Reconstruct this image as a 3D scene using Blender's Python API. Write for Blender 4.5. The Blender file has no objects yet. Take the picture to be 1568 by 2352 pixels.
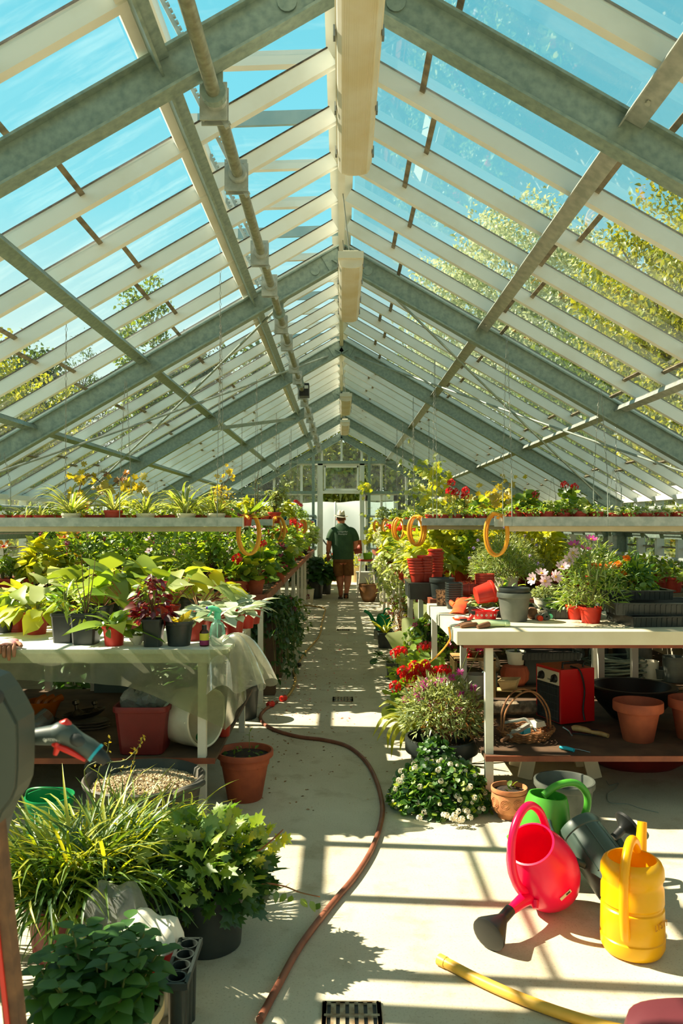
SUN=13.0; SKY=1.05; EXPOSURE=0.06; SUNPHI=13.0; SUNCOT=1.05
import bpy, math, random
import numpy as np
SC = bpy.context.scene
COL = SC.collection
PI = math.pi
rnd = random.Random(7)
NR = np.random.RandomState(7)
FPX = 1829.0; CAMZ = 1.6; TP = 26.0 / FPX
CP = 1 / math.sqrt(1 + TP * TP); SP = TP * CP

def ray(x, y):
    a = (x - 784.0) / FPX; b = -(y - 1176.0) / FPX
    return a, CP - b * SP, SP + b * CP
def P(x, y, z=0.0):
    "point of the plane at height z (metres) seen at photo position x, y"
    a, b, c = ray(x, y); t = (z - CAMZ) / c
    return (a * t, b * t, z)
def at(x, y, Y):
    a, b, c = ray(x, y); t = Y / b
    return (a * t, Y, CAMZ + c * t)

# ---------------------------------------------------------------- geometry
class Geo:
    def __init__(s): s.V = []; s.L = []; s.N = []; s.M = []; s.nv = 0
    def add(s, V, faces, m=0):
        V = np.asarray(V, float).reshape(-1, 3)
        if isinstance(faces, np.ndarray):
            L = faces.ravel(); N = np.full(len(faces), faces.shape[1])
        else:
            L = np.array([i for f in faces for i in f], int); N = np.array([len(f) for f in faces], int)
        s.V.append(V); s.L.append(L + s.nv); s.N.append(N)
        s.M.append(np.asarray(m) if np.ndim(m) else np.full(len(N), m)); s.nv += len(V)
        return s
    def flat(s):
        return np.concatenate(s.V), np.concatenate(s.L), np.concatenate(s.N), np.concatenate(s.M)
    def inst(s, T, Pp, R, S=1.0, m=None):
        V, L, N, M = T
        k = len(Pp); S = np.asarray(S, float)
        if S.ndim == 0: S = np.full((k, 3), float(S))
        elif S.ndim == 1: S = np.repeat(S[:, None], 3, 1)
        W = np.einsum('kij,kaj->kai', R, V[None] * S[:, None, :]) + np.asarray(Pp)[:, None, :]
        s.V.append(W.reshape(-1, 3))
        s.L.append((L[None] + (np.arange(k) * len(V))[:, None]).ravel() + s.nv)
        s.N.append(np.tile(N, k)); s.M.append(np.tile(M, k) if m is None else np.full(len(N) * k, m)); s.nv += k * len(V)
        return s
    def join(s, g, off=(0, 0, 0), R=None, sc=1.0, m=None):
        V, L, N, M = g.flat(); V = V * sc
        if R is not None: V = V @ np.asarray(R).T
        s.V.append(V + np.asarray(off)); s.L.append(L + s.nv); s.N.append(N)
        s.M.append(M if m is None else np.full(len(N), m)); s.nv += len(V)
        return s
    def xf(s, R=None, off=(0, 0, 0)):
        s.V = [(v if R is None else v @ np.asarray(R).T) + np.asarray(off) for v in s.V]; return s
    def box(s, c, d, R=None, m=0, tp=1.0):
        x, y, z = d[0] / 2, d[1] / 2, d[2] / 2
        V = np.array([[-x, -y, -z], [x, -y, -z], [x, y, -z], [-x, y, -z], [-x * tp, -y * tp, z], [x * tp, -y * tp, z], [x * tp, y * tp, z], [-x * tp, y * tp, z]])
        if R is not None: V = V @ np.asarray(R).T
        return s.add(V + np.asarray(c), [[3, 2, 1, 0], [4, 5, 6, 7], [0, 1, 5, 4], [1, 2, 6, 5], [2, 3, 7, 6], [3, 0, 4, 7]], m)
    def bar(s, a, b, w, h, up=(0, 0, 1), m=0):
        "rectangular bar from a to b, h along up"
        a = np.array(a, float); b = np.array(b, float); d = b - a; n = np.linalg.norm(d); d /= n
        x = np.cross(d, up); x /= np.linalg.norm(x); z = np.cross(x, d)
        return s.box((a + b) / 2, (w, n, h), np.stack([x, d, z], 1), m)
    def tube(s, pts, r, n=8, m=0, cap=True, sm=0, sx=1.0):
        p = np.array(pts, float)
        if sm: p = smooth(p, sm)
        k = len(p); r = np.interp(np.linspace(0, 1, k), np.linspace(0, 1, len(r)), r) if np.ndim(r) else np.full(k, r)
        t = np.gradient(p, axis=0); t /= np.linalg.norm(t, axis=1)[:, None] + 1e-12
        u = np.cross(t[0], (0, 0, 1)); u = np.cross(t[0], (1, 0, 0)) if np.linalg.norm(u) < .1 else u
        u /= np.linalg.norm(u); U = []
        for i in range(k):
            u = u - t[i] * np.dot(u, t[i]); u /= np.linalg.norm(u) + 1e-12; U.append(u)
        U = np.array(U); W = np.cross(t, U); a = np.arange(n) * 2 * PI / n
        V = p[:, None] + r[:, None, None] * (np.cos(a)[None, :, None] * U[:, None] * sx + np.sin(a)[None, :, None] * W[:, None])
        return s._grid(V.reshape(-1, 3), k, n, m, cap)
    def _grid(s, V, k, n, m, cap):
        i = np.arange(k - 1)[:, None] * n; j = np.arange(n)[None]; j2 = (j + 1) % n
        q = np.stack([i + j, i + j2, i + n + j2, i + n + j], 2).reshape(-1, 4)
        nv = s.nv; s.add(V, q, m)
        if cap:
            s.L.append(np.arange(n)[::-1] + nv); s.N.append(np.array([n])); s.M.append(np.array([m]))
            s.L.append(np.arange(n) + nv + (k - 1) * n); s.N.append(np.array([n])); s.M.append(np.array([m]))
        return s
    def lathe(s, prof, n=24, c=(0, 0, 0), sq=0, m=0, R=None, el=(1, 1), cap=True, wob=0, fl=0):
        pr = np.array(prof, float); a = np.arange(n) * 2 * PI / n + (PI / n if sq else 0)
        k = 1.0 if not sq else (np.abs(np.cos(a)) ** sq + np.abs(np.sin(a)) ** sq) ** (-1.0 / sq)
        rr = pr[:, 0][:, None] * k * np.ones(n) 
        if wob: rr = rr * (1 + wob * np.sin(a * 3 + 1) + wob * .6 * np.sin(a * 7))
        if fl: rr = rr * (1 + fl * np.cos(a * (n // 2)))
        V = np.stack([rr * np.cos(a) * el[0], rr * np.sin(a) * el[1], pr[:, 1][:, None] * np.ones(n)], 2).reshape(-1, 3)
        if R is not None: V = V @ np.asarray(R).T
        return s._grid(V + np.asarray(c), len(pr), n, m, cap)
    def ball(s, c, r, n=10, m=0, R=None):
        r = np.ones(3) * np.asarray(r, float); ph = np.linspace(.12, PI - .12, n // 2 + 2)
        g = Geo().lathe([(math.sin(x), -math.cos(x)) for x in ph], n)
        V, L, N, M = g.flat(); V = V * r
        if R is not None: V = V @ np.asarray(R).T
        s.V.append(V + np.asarray(c)); s.L.append(L + s.nv); s.N.append(N); s.M.append(np.full(len(N), m)); s.nv += len(V)
        return s
    def sheet(s, f, nu, nv, m=0, th=0):
        u = np.linspace(0, 1, nu + 1); v = np.linspace(0, 1, nv + 1)
        V = np.array([[f(a, b) for b in v] for a in u], float).reshape(-1, 3); w = nv + 1
        i = np.arange(nu)[:, None] * w; j = np.arange(nv)[None]
        return s.add(V, np.stack([i + j, i + w + j, i + w + j + 1, i + j + 1], 2).reshape(-1, 4), m)
    def prism(s, poly, z0, z1, m=0, R=None, off=(0, 0, 0)):
        n = len(poly); V = np.array([(x, y, z0) for x, y in poly] + [(x, y, z1) for x, y in poly], float)
        if R is not None: V = V @ np.asarray(R).T
        F = [list(range(n))[::-1], list(range(n, 2 * n))] + [[i, (i + 1) % n, n + (i + 1) % n, n + i] for i in range(n)]
        return s.add(V + np.asarray(off), F, m)
    def build(s, name, mats, parent=None, smooth=True, ang=40, mods=()):
        V, L, N, M = s.flat(); me = bpy.data.meshes.new(name)
        me.vertices.add(len(V)); me.vertices.foreach_set('co', V.astype(np.float32).ravel())
        me.loops.add(len(L)); me.loops.foreach_set('vertex_index', L.astype(np.int32))
        me.polygons.add(len(N)); me.polygons.foreach_set('loop_start', np.concatenate([[0], np.cumsum(N)[:-1]]).astype(np.int32))
        me.polygons.foreach_set('loop_total', N.astype(np.int32))
        if not isinstance(mats, (list, tuple)): mats = [mats]
        for x in mats: me.materials.append(x)
        me.polygons.foreach_set('material_index', M.astype(np.int32))
        me.polygons.foreach_set('use_smooth', np.full(len(N), bool(smooth)))
        me.update(calc_edges=True)
        if smooth and ang: me.set_sharp_from_angle(angle=math.radians(ang))
        o = bpy.data.objects.new(name, me); COL.objects.link(o)
        if parent is not None: o.parent = parent; KIDS.setdefault(parent.name, []).append(o)
        return o

def smooth(p, k):
    "Catmull-Rom resampling, k points per span"
    p = np.array(p, float); q = np.vstack([2 * p[0] - p[1], p, 2 * p[-1] - p[-2]]); out = []
    for i in range(len(p) - 1):
        a, b, c, d = q[i:i + 4]
        for t in np.arange(k) / k:
            out.append(.5 * ((2 * b) + (c - a) * t + (2 * a - 5 * b + 4 * c - d) * t * t + (3 * b - a - 3 * c + d) * t ** 3))
    return np.array(out + [p[-1]])
def rotm(ax, ang):
    c, s = math.cos(ang), math.sin(ang)
    return np.array({'x': [[1, 0, 0], [0, c, -s], [0, s, c]], 'y': [[c, 0, s], [0, 1, 0], [-s, 0, c]], 'z': [[c, -s, 0], [s, c, 0], [0, 0, 1]]}[ax])
def frames(d, up=None, roll=0.0):
    d = np.asarray(d, float); d = d / (np.linalg.norm(d, axis=1)[:, None] + 1e-9)
    up = np.tile((0, 0, 1.0), (len(d), 1)) if up is None else np.asarray(up, float)
    up = up + NR.normal(0, .05, d.shape)
    x = np.cross(d, up); x /= np.linalg.norm(x, axis=1)[:, None] + 1e-9
    z = np.cross(x, d)
    if np.ndim(roll) or roll:
        a = NR.normal(0, roll, len(d))[:, None]; x, z = x * np.cos(a) + z * np.sin(a), z * np.cos(a) - x * np.sin(a)
    return np.stack([x, d, z], 2)

# ---------------------------------------------------------------- things
USED = {}
def props(o, label, cat, group=None):
    o['label'] = label; o['category'] = cat
    if group: o['group'] = group
    USED.setdefault(label, []).append((o.name, group))
    return o
def thing(name, label, cat, loc=(0, 0, 0), rz=0.0, group=None, sc=1.0):
    o = bpy.data.objects.new(name, None); COL.objects.link(o); o.empty_display_size = .05
    o.location = loc; o.rotation_euler = (0, 0, rz); o.scale = (sc, sc, sc)
    return props(o, label, cat, group)
def struct(name, geo, m, parent=None, **k):
    o = geo.build(name, m, parent, **k)
    if parent is None: o['kind'] = 'structure'
    return o
def dup(root, label, loc, rz=0.0, group=None, sc=1.0):
    r = root.copy(); COL.objects.link(r); r.location = loc; r.rotation_euler = (0, 0, rz); r.scale = (sc,) * 3 if np.ndim(sc) == 0 else sc
    r['label'] = label; USED.setdefault(label, []).append((r.name, group))
    if group: r['group'] = group
    elif 'group' in r: del r['group']
    for ch in KIDS.get(root.name, ()):
        c = ch.copy(); COL.objects.link(c); c.parent = r
        for g in KIDS.get(ch.name, ()):
            d = g.copy(); COL.objects.link(d); d.parent = c
    return r
KIDS = {}
ORD = ['first', 'second', 'third', 'fourth', 'fifth', 'sixth', 'seventh', 'eighth', 'ninth', 'tenth', 'eleventh', 'twelfth', 'thirteenth', 'fourteenth', 'fifteenth', 'sixteenth', 'seventeenth', 'eighteenth', 'nineteenth', 'twentieth', 'twenty-first', 'twenty-second', 'twenty-third', 'twenty-fourth', 'twenty-fifth', 'twenty-sixth']

# ---------------------------------------------------------------- materials
MATS = {}
def srgb(r, g, b):
    f = lambda c: (c / 255 / 12.92) if c / 255 <= .04045 else ((c / 255 + .055) / 1.055) ** 2.4
    return (f(r), f(g), f(b))
class NT:
    def __init__(s, m): s.t = m.node_tree; s.t.nodes.clear()
    def n(s, ty, **k):
        x = s.t.nodes.new(ty)
        for a, v in k.items():
            if a.startswith('i_'):
                key = a[2:]; key = int(key) if key.isdigit() else key.replace('_', ' ')
                x.inputs[key].default_value = v
            else: setattr(x, a, v)
        return x
    def l(s, a, b): s.t.links.new(a, b)
def newmat(name):
    m = bpy.data.materials.new(name); m.use_nodes = True; MATS[name] = m
    return m, NT(m)
def c4(c): return (c[0], c[1], c[2], 1)
def noisecol(nt, c, c2, scale, detail=4, lo=.35, hi=.65, src='Object'):
    tc = nt.n('ShaderNodeTexCoord'); no = nt.n('ShaderNodeTexNoise', i_Scale=scale, i_Detail=detail)
    nt.l(tc.outputs[src], no.inputs['Vector'])
    r = nt.n('ShaderNodeValToRGB'); r.color_ramp.elements[0].position = lo; r.color_ramp.elements[1].position = hi
    r.color_ramp.elements[0].color = c4(c); r.color_ramp.elements[1].color = c4(c2)
    nt.l(no.outputs['Fac'], r.inputs['Fac'])
    return r.outputs['Color'], no
def mat(name, c, rough=.5, metal=0, c2=None, scale=12, detail=4, bump=0, spec=.5, lo=.35, hi=.65, sub=0, bscale=None, tr=0):
    m, nt = newmat(name); out = nt.n('ShaderNodeOutputMaterial')
    b = nt.n('ShaderNodeBsdfPrincipled', i_Roughness=rough, i_Metallic=metal)
    b.inputs['Base Color'].default_value = c4(c); b.inputs['Specular IOR Level'].default_value = spec
    no = None
    if c2 is not None:
        col, no = noisecol(nt, c, c2, scale, detail, lo, hi); nt.l(col, b.inputs['Base Color'])
    if bump:
        tc = nt.n('ShaderNodeTexCoord'); nb = nt.n('ShaderNodeTexNoise', i_Scale=bscale or scale * 3, i_Detail=5)
        nt.l(tc.outputs['Object'], nb.inputs['Vector'])
        bp = nt.n('ShaderNodeBump', i_Strength=bump, i_Distance=.01); nt.l(nb.outputs['Fac'], bp.inputs['Height']); nt.l(bp.outputs['Normal'], b.inputs['Normal'])
    sh = b.outputs[0]
    if tr:
        t = nt.n('ShaderNodeBsdfTranslucent'); t.inputs[0].default_value = c4(c); mx = nt.n('ShaderNodeMixShader', i_0=tr)
        if c2 is not None: nt.l(col, t.inputs[0])
        nt.l(sh, mx.inputs[1]); nt.l(t.outputs[0], mx.inputs[2]); sh = mx.outputs[0]
    nt.l(sh, out.inputs[0])
    return m
def leaf(name, c1, c2, tr=.5, tcol=None, rough=.45, gl=.06):
    "leaf: every leaf its own tint, light passes through the blade"
    m, nt = newmat(name); out = nt.n('ShaderNodeOutputMaterial')
    ge = nt.n('ShaderNodeNewGeometry'); r = nt.n('ShaderNodeValToRGB')
    r.color_ramp.elements[0].color = c4(c1); r.color_ramp.elements[1].color = c4(c2)
    nt.l(ge.outputs['Random Per Island'], r.inputs['Fac'])
    d = nt.n('ShaderNodeBsdfDiffuse'); t = nt.n('ShaderNodeBsdfTranslucent'); nt.l(r.outputs[0], d.inputs[0])
    mu = nt.n('ShaderNodeMix', data_type='RGBA', blend_type='MULTIPLY'); mu.inputs[0].default_value = 1
    nt.l(r.outputs[0], mu.inputs[6]); mu.inputs[7].default_value = c4(tcol or (1.9, 1.6, .55)); nt.l(mu.outputs[2], t.inputs[0])
    mx = nt.n('ShaderNodeMixShader', i_0=tr); nt.l(d.outputs[0], mx.inputs[1]); nt.l(t.outputs[0], mx.inputs[2])
    g = nt.n('ShaderNodeBsdfGlossy', i_Roughness=rough); g.inputs[0].default_value = (.9, .95, .9, 1)
    m2 = nt.n('ShaderNodeMixShader', i_0=gl); nt.l(mx.outputs[0], m2.inputs[1]); nt.l(g.outputs[0], m2.inputs[2])
    nt.l(m2.outputs[0], out.inputs[0])
    return m
def clear(name, tint, haze=.06, haze2=.2, scale=3, gloss=.08, hcol=(.9, .92, .9), rough=.02, lo=.45, hi=.75, stretch=None):
    "clear sheet (glass, polythene) with dirt that scatters light"
    m, nt = newmat(name); out = nt.n('ShaderNodeOutputMaterial')
    tr = nt.n('ShaderNodeBsdfTransparent'); tr.inputs[0].default_value = c4(tint)
    gl = nt.n('ShaderNodeBsdfGlossy', i_Roughness=rough); fr = nt.n('ShaderNodeFresnel', i_IOR=1.45)
    mu = nt.n('ShaderNodeMath', operation='MULTIPLY', i_1=gloss * 10); nt.l(fr.outputs[0], mu.inputs[0])
    mx = nt.n('ShaderNodeMixShader'); nt.l(mu.outputs[0], mx.inputs[0]); nt.l(tr.outputs[0], mx.inputs[1]); nt.l(gl.outputs[0], mx.inputs[2])
    di = nt.n('ShaderNodeBsdfTranslucent'); di.inputs[0].default_value = c4(hcol)
    df = nt.n('ShaderNodeBsdfDiffuse'); df.inputs[0].default_value = c4(hcol)
    md = nt.n('ShaderNodeMixShader', i_0=.4); nt.l(di.outputs[0], md.inputs[1]); nt.l(df.outputs[0], md.inputs[2])
    tc = nt.n('ShaderNodeTexCoord'); no = nt.n('ShaderNodeTexNoise', i_Scale=scale, i_Detail=8, i_Roughness=.65); mp = nt.n('ShaderNodeMapping'); mp.inputs['Scale'].default_value = stretch or (1, 1, 1); nt.l(tc.outputs['Object'], mp.inputs[0]); nt.l(mp.outputs[0], no.inputs['Vector'])
    mr = nt.n('ShaderNodeMapRange', i_1=lo, i_2=hi, i_3=haze, i_4=haze2); nt.l(no.outputs['Fac'], mr.inputs[0])
    m3 = nt.n('ShaderNodeMixShader'); nt.l(mr.outputs[0], m3.inputs[0]); nt.l(mx.outputs[0], m3.inputs[1]); nt.l(md.outputs[0], m3.inputs[2])
    nt.l(m3.outputs[0], out.inputs[0])
    return m
M = MATS
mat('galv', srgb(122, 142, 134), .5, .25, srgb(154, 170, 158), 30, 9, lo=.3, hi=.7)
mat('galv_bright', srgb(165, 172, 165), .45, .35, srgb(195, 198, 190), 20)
mat('white_wood', srgb(238, 237, 228), .6, 0, srgb(214, 206, 184), 3, 8, lo=.5, hi=.95)
mat('white_metal', srgb(222, 216, 198), .5, 0, srgb(200, 190, 168), 8, 6, lo=.5, hi=.9)
mat('lap', srgb(150, 138, 112), .8, 0, srgb(104, 94, 76), 14)
mat('putty', srgb(52, 46, 38), .9, 0, srgb(96, 88, 74), 30)
mat('vent_sky_grey', srgb(140, 168, 172), .5, 0, srgb(160, 182, 182), 6)  # grey plate with the sky's bluish light put into its colour
clear('glass', (.96, .985, .97), .008, .15, 1.3, .03, lo=.48, hi=.8, stretch=(1, 5, 1))
mat('grate', srgb(186, 174, 146), .7, .2, srgb(140, 112, 80), 30)
clear('glass_wall', (.90, .97, .95), .03, .14, 2.5, .05)
clear('glass_gable', (.86, .95, .92), .06, .2, 1.5, .05)
mat('brown_wood', srgb(150, 78, 48), .6, 0, srgb(118, 58, 36), 9, 6, bump=.2)
mat('grey_wood', srgb(128, 112, 90), .8, 0, srgb(90, 74, 58), 7, 6)
mat('cream_board', srgb(226, 214, 184), .55, 0, srgb(206, 190, 155), 5, 8, lo=.4, hi=.9)
mat('ply', srgb(104, 78, 54), .8, 0, srgb(74, 54, 38), 6, 6)
mat('low_wall', srgb(196, 188, 168), .8, 0, srgb(160, 150, 130), 2, 8)
mat('diffuser', srgb(246, 242, 228), .45, 0, srgb(236, 226, 196), 4, 5, tr=.35)
mat('lamp_white', srgb(226, 220, 200), .45)
mat('pipe_paint', srgb(150, 152, 130), .45, .3, srgb(122, 122, 102), 30, 6)
mat('black', srgb(24, 26, 25), .45)
mat('blackpot', srgb(34, 40, 38), .38, 0, srgb(48, 54, 50), 9)
mat('greypot', srgb(96, 100, 90), .5, 0, srgb(70, 76, 70), 8, 6)
mat('redpot', srgb(198, 64, 42), .42, 0, srgb(172, 50, 34), 10, tr=.12)
mat('brightredpot', srgb(214, 50, 26), .4, 0, srgb(190, 38, 22), 10, tr=.15)
mat('terracotta', srgb(186, 92, 56), .75, 0, srgb(152, 72, 46), 8, 6, bump=.15)
mat('terra_light', srgb(208, 140, 92), .8, 0, srgb(178, 108, 68), 12, 6, bump=.2)
mat('whitepot', srgb(224, 218, 196), .45, 0, srgb(205, 196, 170), 8)
mat('creampot', srgb(205, 180, 130), .5, 0, srgb(182, 155, 108), 8)
mat('brownpot', srgb(136, 92, 48), .5, 0, srgb(98, 64, 34), 6, 6)
mat('specklepot', srgb(178, 130, 96), .6, 0, srgb(70, 42, 30), 70, 2, lo=.5, hi=.56)
mat('soil', srgb(58, 44, 32), .95, 0, srgb(32, 25, 19), 40, 4, bump=.6)
mat('stem', srgb(120, 128, 62), .6, 0, srgb(88, 92, 44), 20)
mat('woody', srgb(124, 86, 56), .8, 0, srgb(84, 58, 40), 25)
mat('redstem', srgb(150, 78, 44), .6, 0, srgb(120, 96, 50), 15)
mat('bark', srgb(120, 104, 82), .9, 0, srgb(76, 64, 50), 9, 8, bump=.5)
mat('chain', srgb(150, 150, 138), .45, .6)
mat('rod', srgb(172, 180, 168), .45, .3, srgb(140, 152, 142), 12)
mat('orange_hose', srgb(250, 178, 52), .4, 0, srgb(240, 158, 34), 8, tr=.1)
mat('brown_hose', srgb(150, 92, 68), .5, 0, srgb(120, 66, 48), 9)
mat('yellow_hose', srgb(206, 168, 88), .5, 0, srgb(170, 132, 64), 12)
mat('yellow_hose2', srgb(238, 192, 82), .45, 0, srgb(224, 172, 62), 10)
mat('redplastic', srgb(216, 40, 26), .35)
mat('pinkcan', srgb(248, 14, 84), .3, 0, tr=.22)
mat('yellowcan', srgb(255, 204, 14), .32, 0, srgb(255, 194, 10), 5, tr=.3)
mat('greencan', srgb(84, 170, 54), .35, 0, tr=.15)
mat('darkgreencan', srgb(70, 88, 78), .38, 0, srgb(60, 76, 68), 4)
mat('emerald', srgb(20, 138, 78), .4, 0, tr=.12)
mat('maroon', srgb(98, 36, 44), .55, 0, srgb(88, 30, 38), 3)
mat('darkred', srgb(120, 28, 26), .5, 0, srgb(98, 20, 20), 5)
mat('heater_red', srgb(206, 16, 20), .35)
mat('gravel', srgb(206, 186, 148), .9, 0, srgb(140, 116, 86), 3)
mat('tubgrey', srgb(62, 62, 56), .65, 0, srgb(104, 94, 76), 7, 8, lo=.45, hi=.8)
mat('amber', srgb(176, 90, 18), .1, 0, tr=.5)
clear('clearglass', (.88, .9, .84), .08, .15, 8, .1)
clear('polythene', (.66, .70, .54), .30, .5, 3, .06, (.56, .58, .40), .15)
clear('polythene2', (.86, .86, .76), .30, .55, 6, .07, (.86, .82, .64), .2)
clear('bag', (.84, .86, .82), .3, .5, 9, .08, (.85, .87, .85), .15)
mat('silver', srgb(96, 84, 66), .3, .8, srgb(60, 52, 42), 12)
mat('teal', srgb(30, 168, 190), .4)
mat('wicker', srgb(160, 108, 62), .7, 0, srgb(112, 70, 38), 30)
mat('woodhandle', srgb(190, 152, 96), .6, 0, srgb(160, 120, 70), 18)
mat('steel', srgb(150, 156, 156), .35, .8)
mat('darksteel', srgb(66, 72, 72), .5, .4)
mat('rope', srgb(128, 136, 116), .7, 0, srgb(98, 108, 92), 20)
mat('hosebox', srgb(70, 76, 66), .5, 0, srgb(62, 68, 58), 4)
mat('gungrey', srgb(62, 74, 70), .42)
mat('gundark', srgb(44, 50, 48), .55)
mat('print_white', srgb(222, 222, 212), .6)
mat('print_dark', srgb(60, 48, 30), .6)
mat('faded_ink', srgb(205, 138, 20), .6)
mat('skin', srgb(208, 132, 98), .55, 0, srgb(190, 112, 80), 12, sub=0)
mat('shirt', srgb(52, 82, 50), .85, 0, srgb(42, 70, 42), 10, bump=.3, bscale=14)
mat('shorts', srgb(128, 82, 38), .85, 0, srgb(108, 66, 28), 12, bump=.3, bscale=14)
mat('hair', srgb(92, 58, 36), .8)
mat('hat', srgb(228, 216, 190), .8, 0, srgb(206, 190, 160), 60)
mat('hatband', srgb(70, 70, 58), .8)
mat('watch', srgb(40, 28, 24), .5)
mat('sandal', srgb(70, 56, 46), .8)
mat('greenbox', srgb(132, 200, 36), .4, 0, tr=.2)
mat('glove_pink', srgb(240, 120, 140), .75, 0, srgb(240, 190, 180), 30)
mat('glove_tan', srgb(170, 118, 88), .8, 0, srgb(140, 92, 66), 20)
mat('glove_brown', srgb(124, 84, 54), .85, 0, srgb(98, 64, 40), 14)
mat('glove_orange', srgb(236, 96, 20), .8, 0, srgb(220, 50, 20), 12)
mat('glove_green', srgb(176, 196, 150), .85)
mat('paper', srgb(236, 230, 212), .8)
mat('label_yellow', srgb(226, 206, 60), .5)
mat('label_purple', srgb(140, 30, 84), .5)
mat('amberbottle', srgb(70, 30, 14), .15)
clear('spraybottle', (.68, .96, .84), .12, .22, 5, .1, (.55, .92, .75), .05)
mat('spray_head', srgb(120, 222, 178), .35, 0, tr=.3)
mat('purple', srgb(90, 60, 190), .4)
mat('fabric_white', srgb(248, 250, 249), .7, 0, srgb(238, 244, 242), 1.2, 4, tr=.7)
mat('bluecloth', srgb(60, 170, 215), .6)
mat('boxblue', srgb(60, 96, 130), .5)
mat('beaker', srgb(208, 210, 200), .4, 0, tr=.2)
mat('stooltop', srgb(206, 82, 62), .6, 0, srgb(186, 66, 50), 10)
mat('stoolback', srgb(150, 66, 44), .5)
mat('concretepot', srgb(150, 148, 136), .8, 0, srgb(126, 124, 112), 14)
mat('stone', srgb(172, 150, 120), .95, 0, srgb(90, 78, 62), 20, 6, bump=.6)
mat('clay_saucer', srgb(178, 84, 50), .7)
mat('bluegrey', srgb(74, 92, 92), .6)
# leaves
leaf('lf_mid', srgb(60, 98, 30), srgb(120, 150, 48), .45)
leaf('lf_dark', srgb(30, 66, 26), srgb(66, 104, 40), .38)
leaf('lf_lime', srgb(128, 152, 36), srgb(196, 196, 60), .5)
leaf('lf_yellow', srgb(176, 160, 36), srgb(214, 190, 60), .5)
leaf('lf_fresh', srgb(86, 130, 42), srgb(158, 180, 66), .5)
leaf('lf_pale', srgb(150, 168, 96), srgb(208, 212, 150), .45, (1.3, 1.3, .7))
leaf('lf_silver', srgb(176, 192, 168), srgb(226, 230, 206), .25, (1.1, 1.15, .8))
leaf('lf_spider', srgb(92, 130, 40), srgb(140, 164, 60), .5)
leaf('lf_spider_edge', srgb(196, 196, 112), srgb(226, 220, 150), .45, (1.2, 1.1, .6))
leaf('lf_big', srgb(70, 106, 44), srgb(128, 150, 62), .45)
leaf('lf_red', srgb(96, 18, 24), srgb(150, 26, 30), .45, (1.8, .8, .6))
leaf('lf_purple', srgb(62, 24, 46), srgb(110, 40, 60), .4, (1.6, .8, .8))
leaf('lf_autumn', srgb(178, 160, 40), srgb(206, 190, 60), .5, (1.4, 1.25, .5))
leaf('lf_brown', srgb(140, 86, 44), srgb(176, 130, 62), .4, (1.4, 1.1, .6))
leaf('lf_herb', srgb(42, 88, 36), srgb(80, 124, 50), .38)
leaf('lf_sage', srgb(120, 138, 86), srgb(176, 184, 112), .4, (1.4, 1.3, .7))
leaf('lf_tree_yellow', srgb(122, 138, 42), srgb(186, 182, 70), .5, (1.4, 1.3, .5))
leaf('lf_tree_green', srgb(66, 96, 36), srgb(120, 142, 54), .45)
leaf('lf_tree_dark', srgb(42, 70, 36), srgb(84, 110, 50), .4)
leaf('lf_tree_white', srgb(176, 190, 140), srgb(232, 232, 206), .45, (1.05, 1.08, .85))
leaf('lf_lawn', srgb(90, 122, 40), srgb(150, 160, 60), .4)
leaf('fl_red', srgb(220, 12, 24), srgb(240, 30, 34), .35, (1.2, .9, .9))
leaf('fl_pink', srgb(220, 20, 96), srgb(236, 60, 130), .4, (1.2, 1, 1))
leaf('fl_magenta', srgb(180, 44, 140), srgb(220, 80, 170), .4, (1.2, 1, 1.1))
leaf('fl_palepink', srgb(226, 184, 206), srgb(240, 212, 222), .45, (1.1, 1, 1))
leaf('fl_white', srgb(236, 232, 216), srgb(246, 244, 232), .4, (1.05, 1, .95))
leaf('fl_orange', srgb(244, 130, 12), srgb(250, 176, 30), .4, (1.2, 1, .8))
leaf('fl_lilac', srgb(150, 130, 190), srgb(186, 164, 206), .4, (1.1, 1, 1.1))
leaf('fl_yellow', srgb(236, 190, 30), srgb(246, 210, 50), .4, (1.1, 1, .8))
leaf('fl_dusk', srgb(120, 30, 70), srgb(160, 50, 90), .35, (1.2, 1, 1))
# ================================================================ camera, light, sky
cd = bpy.data.cameras.new('camera'); cam = bpy.data.objects.new('camera', cd); COL.objects.link(cam)
cam.location = (0, 0, CAMZ); cam.rotation_euler = (PI / 2 + math.atan(TP), 0, 0)
cd.sensor_width = 36; cd.lens = FPX / 2352 * 36; cd.clip_start = .05; cd.clip_end = 400
cd.dof.use_dof = True; cd.dof.focus_distance = 5.5; cd.dof.aperture_fstop = 7.1
SC.camera = cam
SC.view_settings.view_transform = 'Standard'; SC.view_settings.look = 'None'
SC.view_settings.exposure = EXPOSURE; SC.view_settings.gamma = 1; SC.view_settings.use_curve_mapping = False
sd = bpy.data.lights.new('sun', 'SUN'); sun = bpy.data.objects.new('sun', sd); COL.objects.link(sun)
sd.energy = SUN; sd.color = (1, .89, .68); sd.angle = math.radians(.53)
_a, _e = math.radians(180 - SUNPHI), math.atan(1 / SUNCOT)
sv = (math.cos(_a) * math.cos(_e), math.sin(_a) * math.cos(_e), math.sin(_e))
import mathutils
sun.rotation_euler = mathutils.Vector(sv).to_track_quat('Z', 'Y').to_euler(); sun.location = (-8, 4, 9)
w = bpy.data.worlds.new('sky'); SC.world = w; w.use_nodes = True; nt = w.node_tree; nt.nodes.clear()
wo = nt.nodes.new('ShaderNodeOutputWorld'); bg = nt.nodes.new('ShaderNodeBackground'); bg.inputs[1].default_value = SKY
tc = nt.nodes.new('ShaderNodeTexCoord'); sx = nt.nodes.new('ShaderNodeSeparateXYZ'); rp = nt.nodes.new('ShaderNodeValToRGB')
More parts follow.
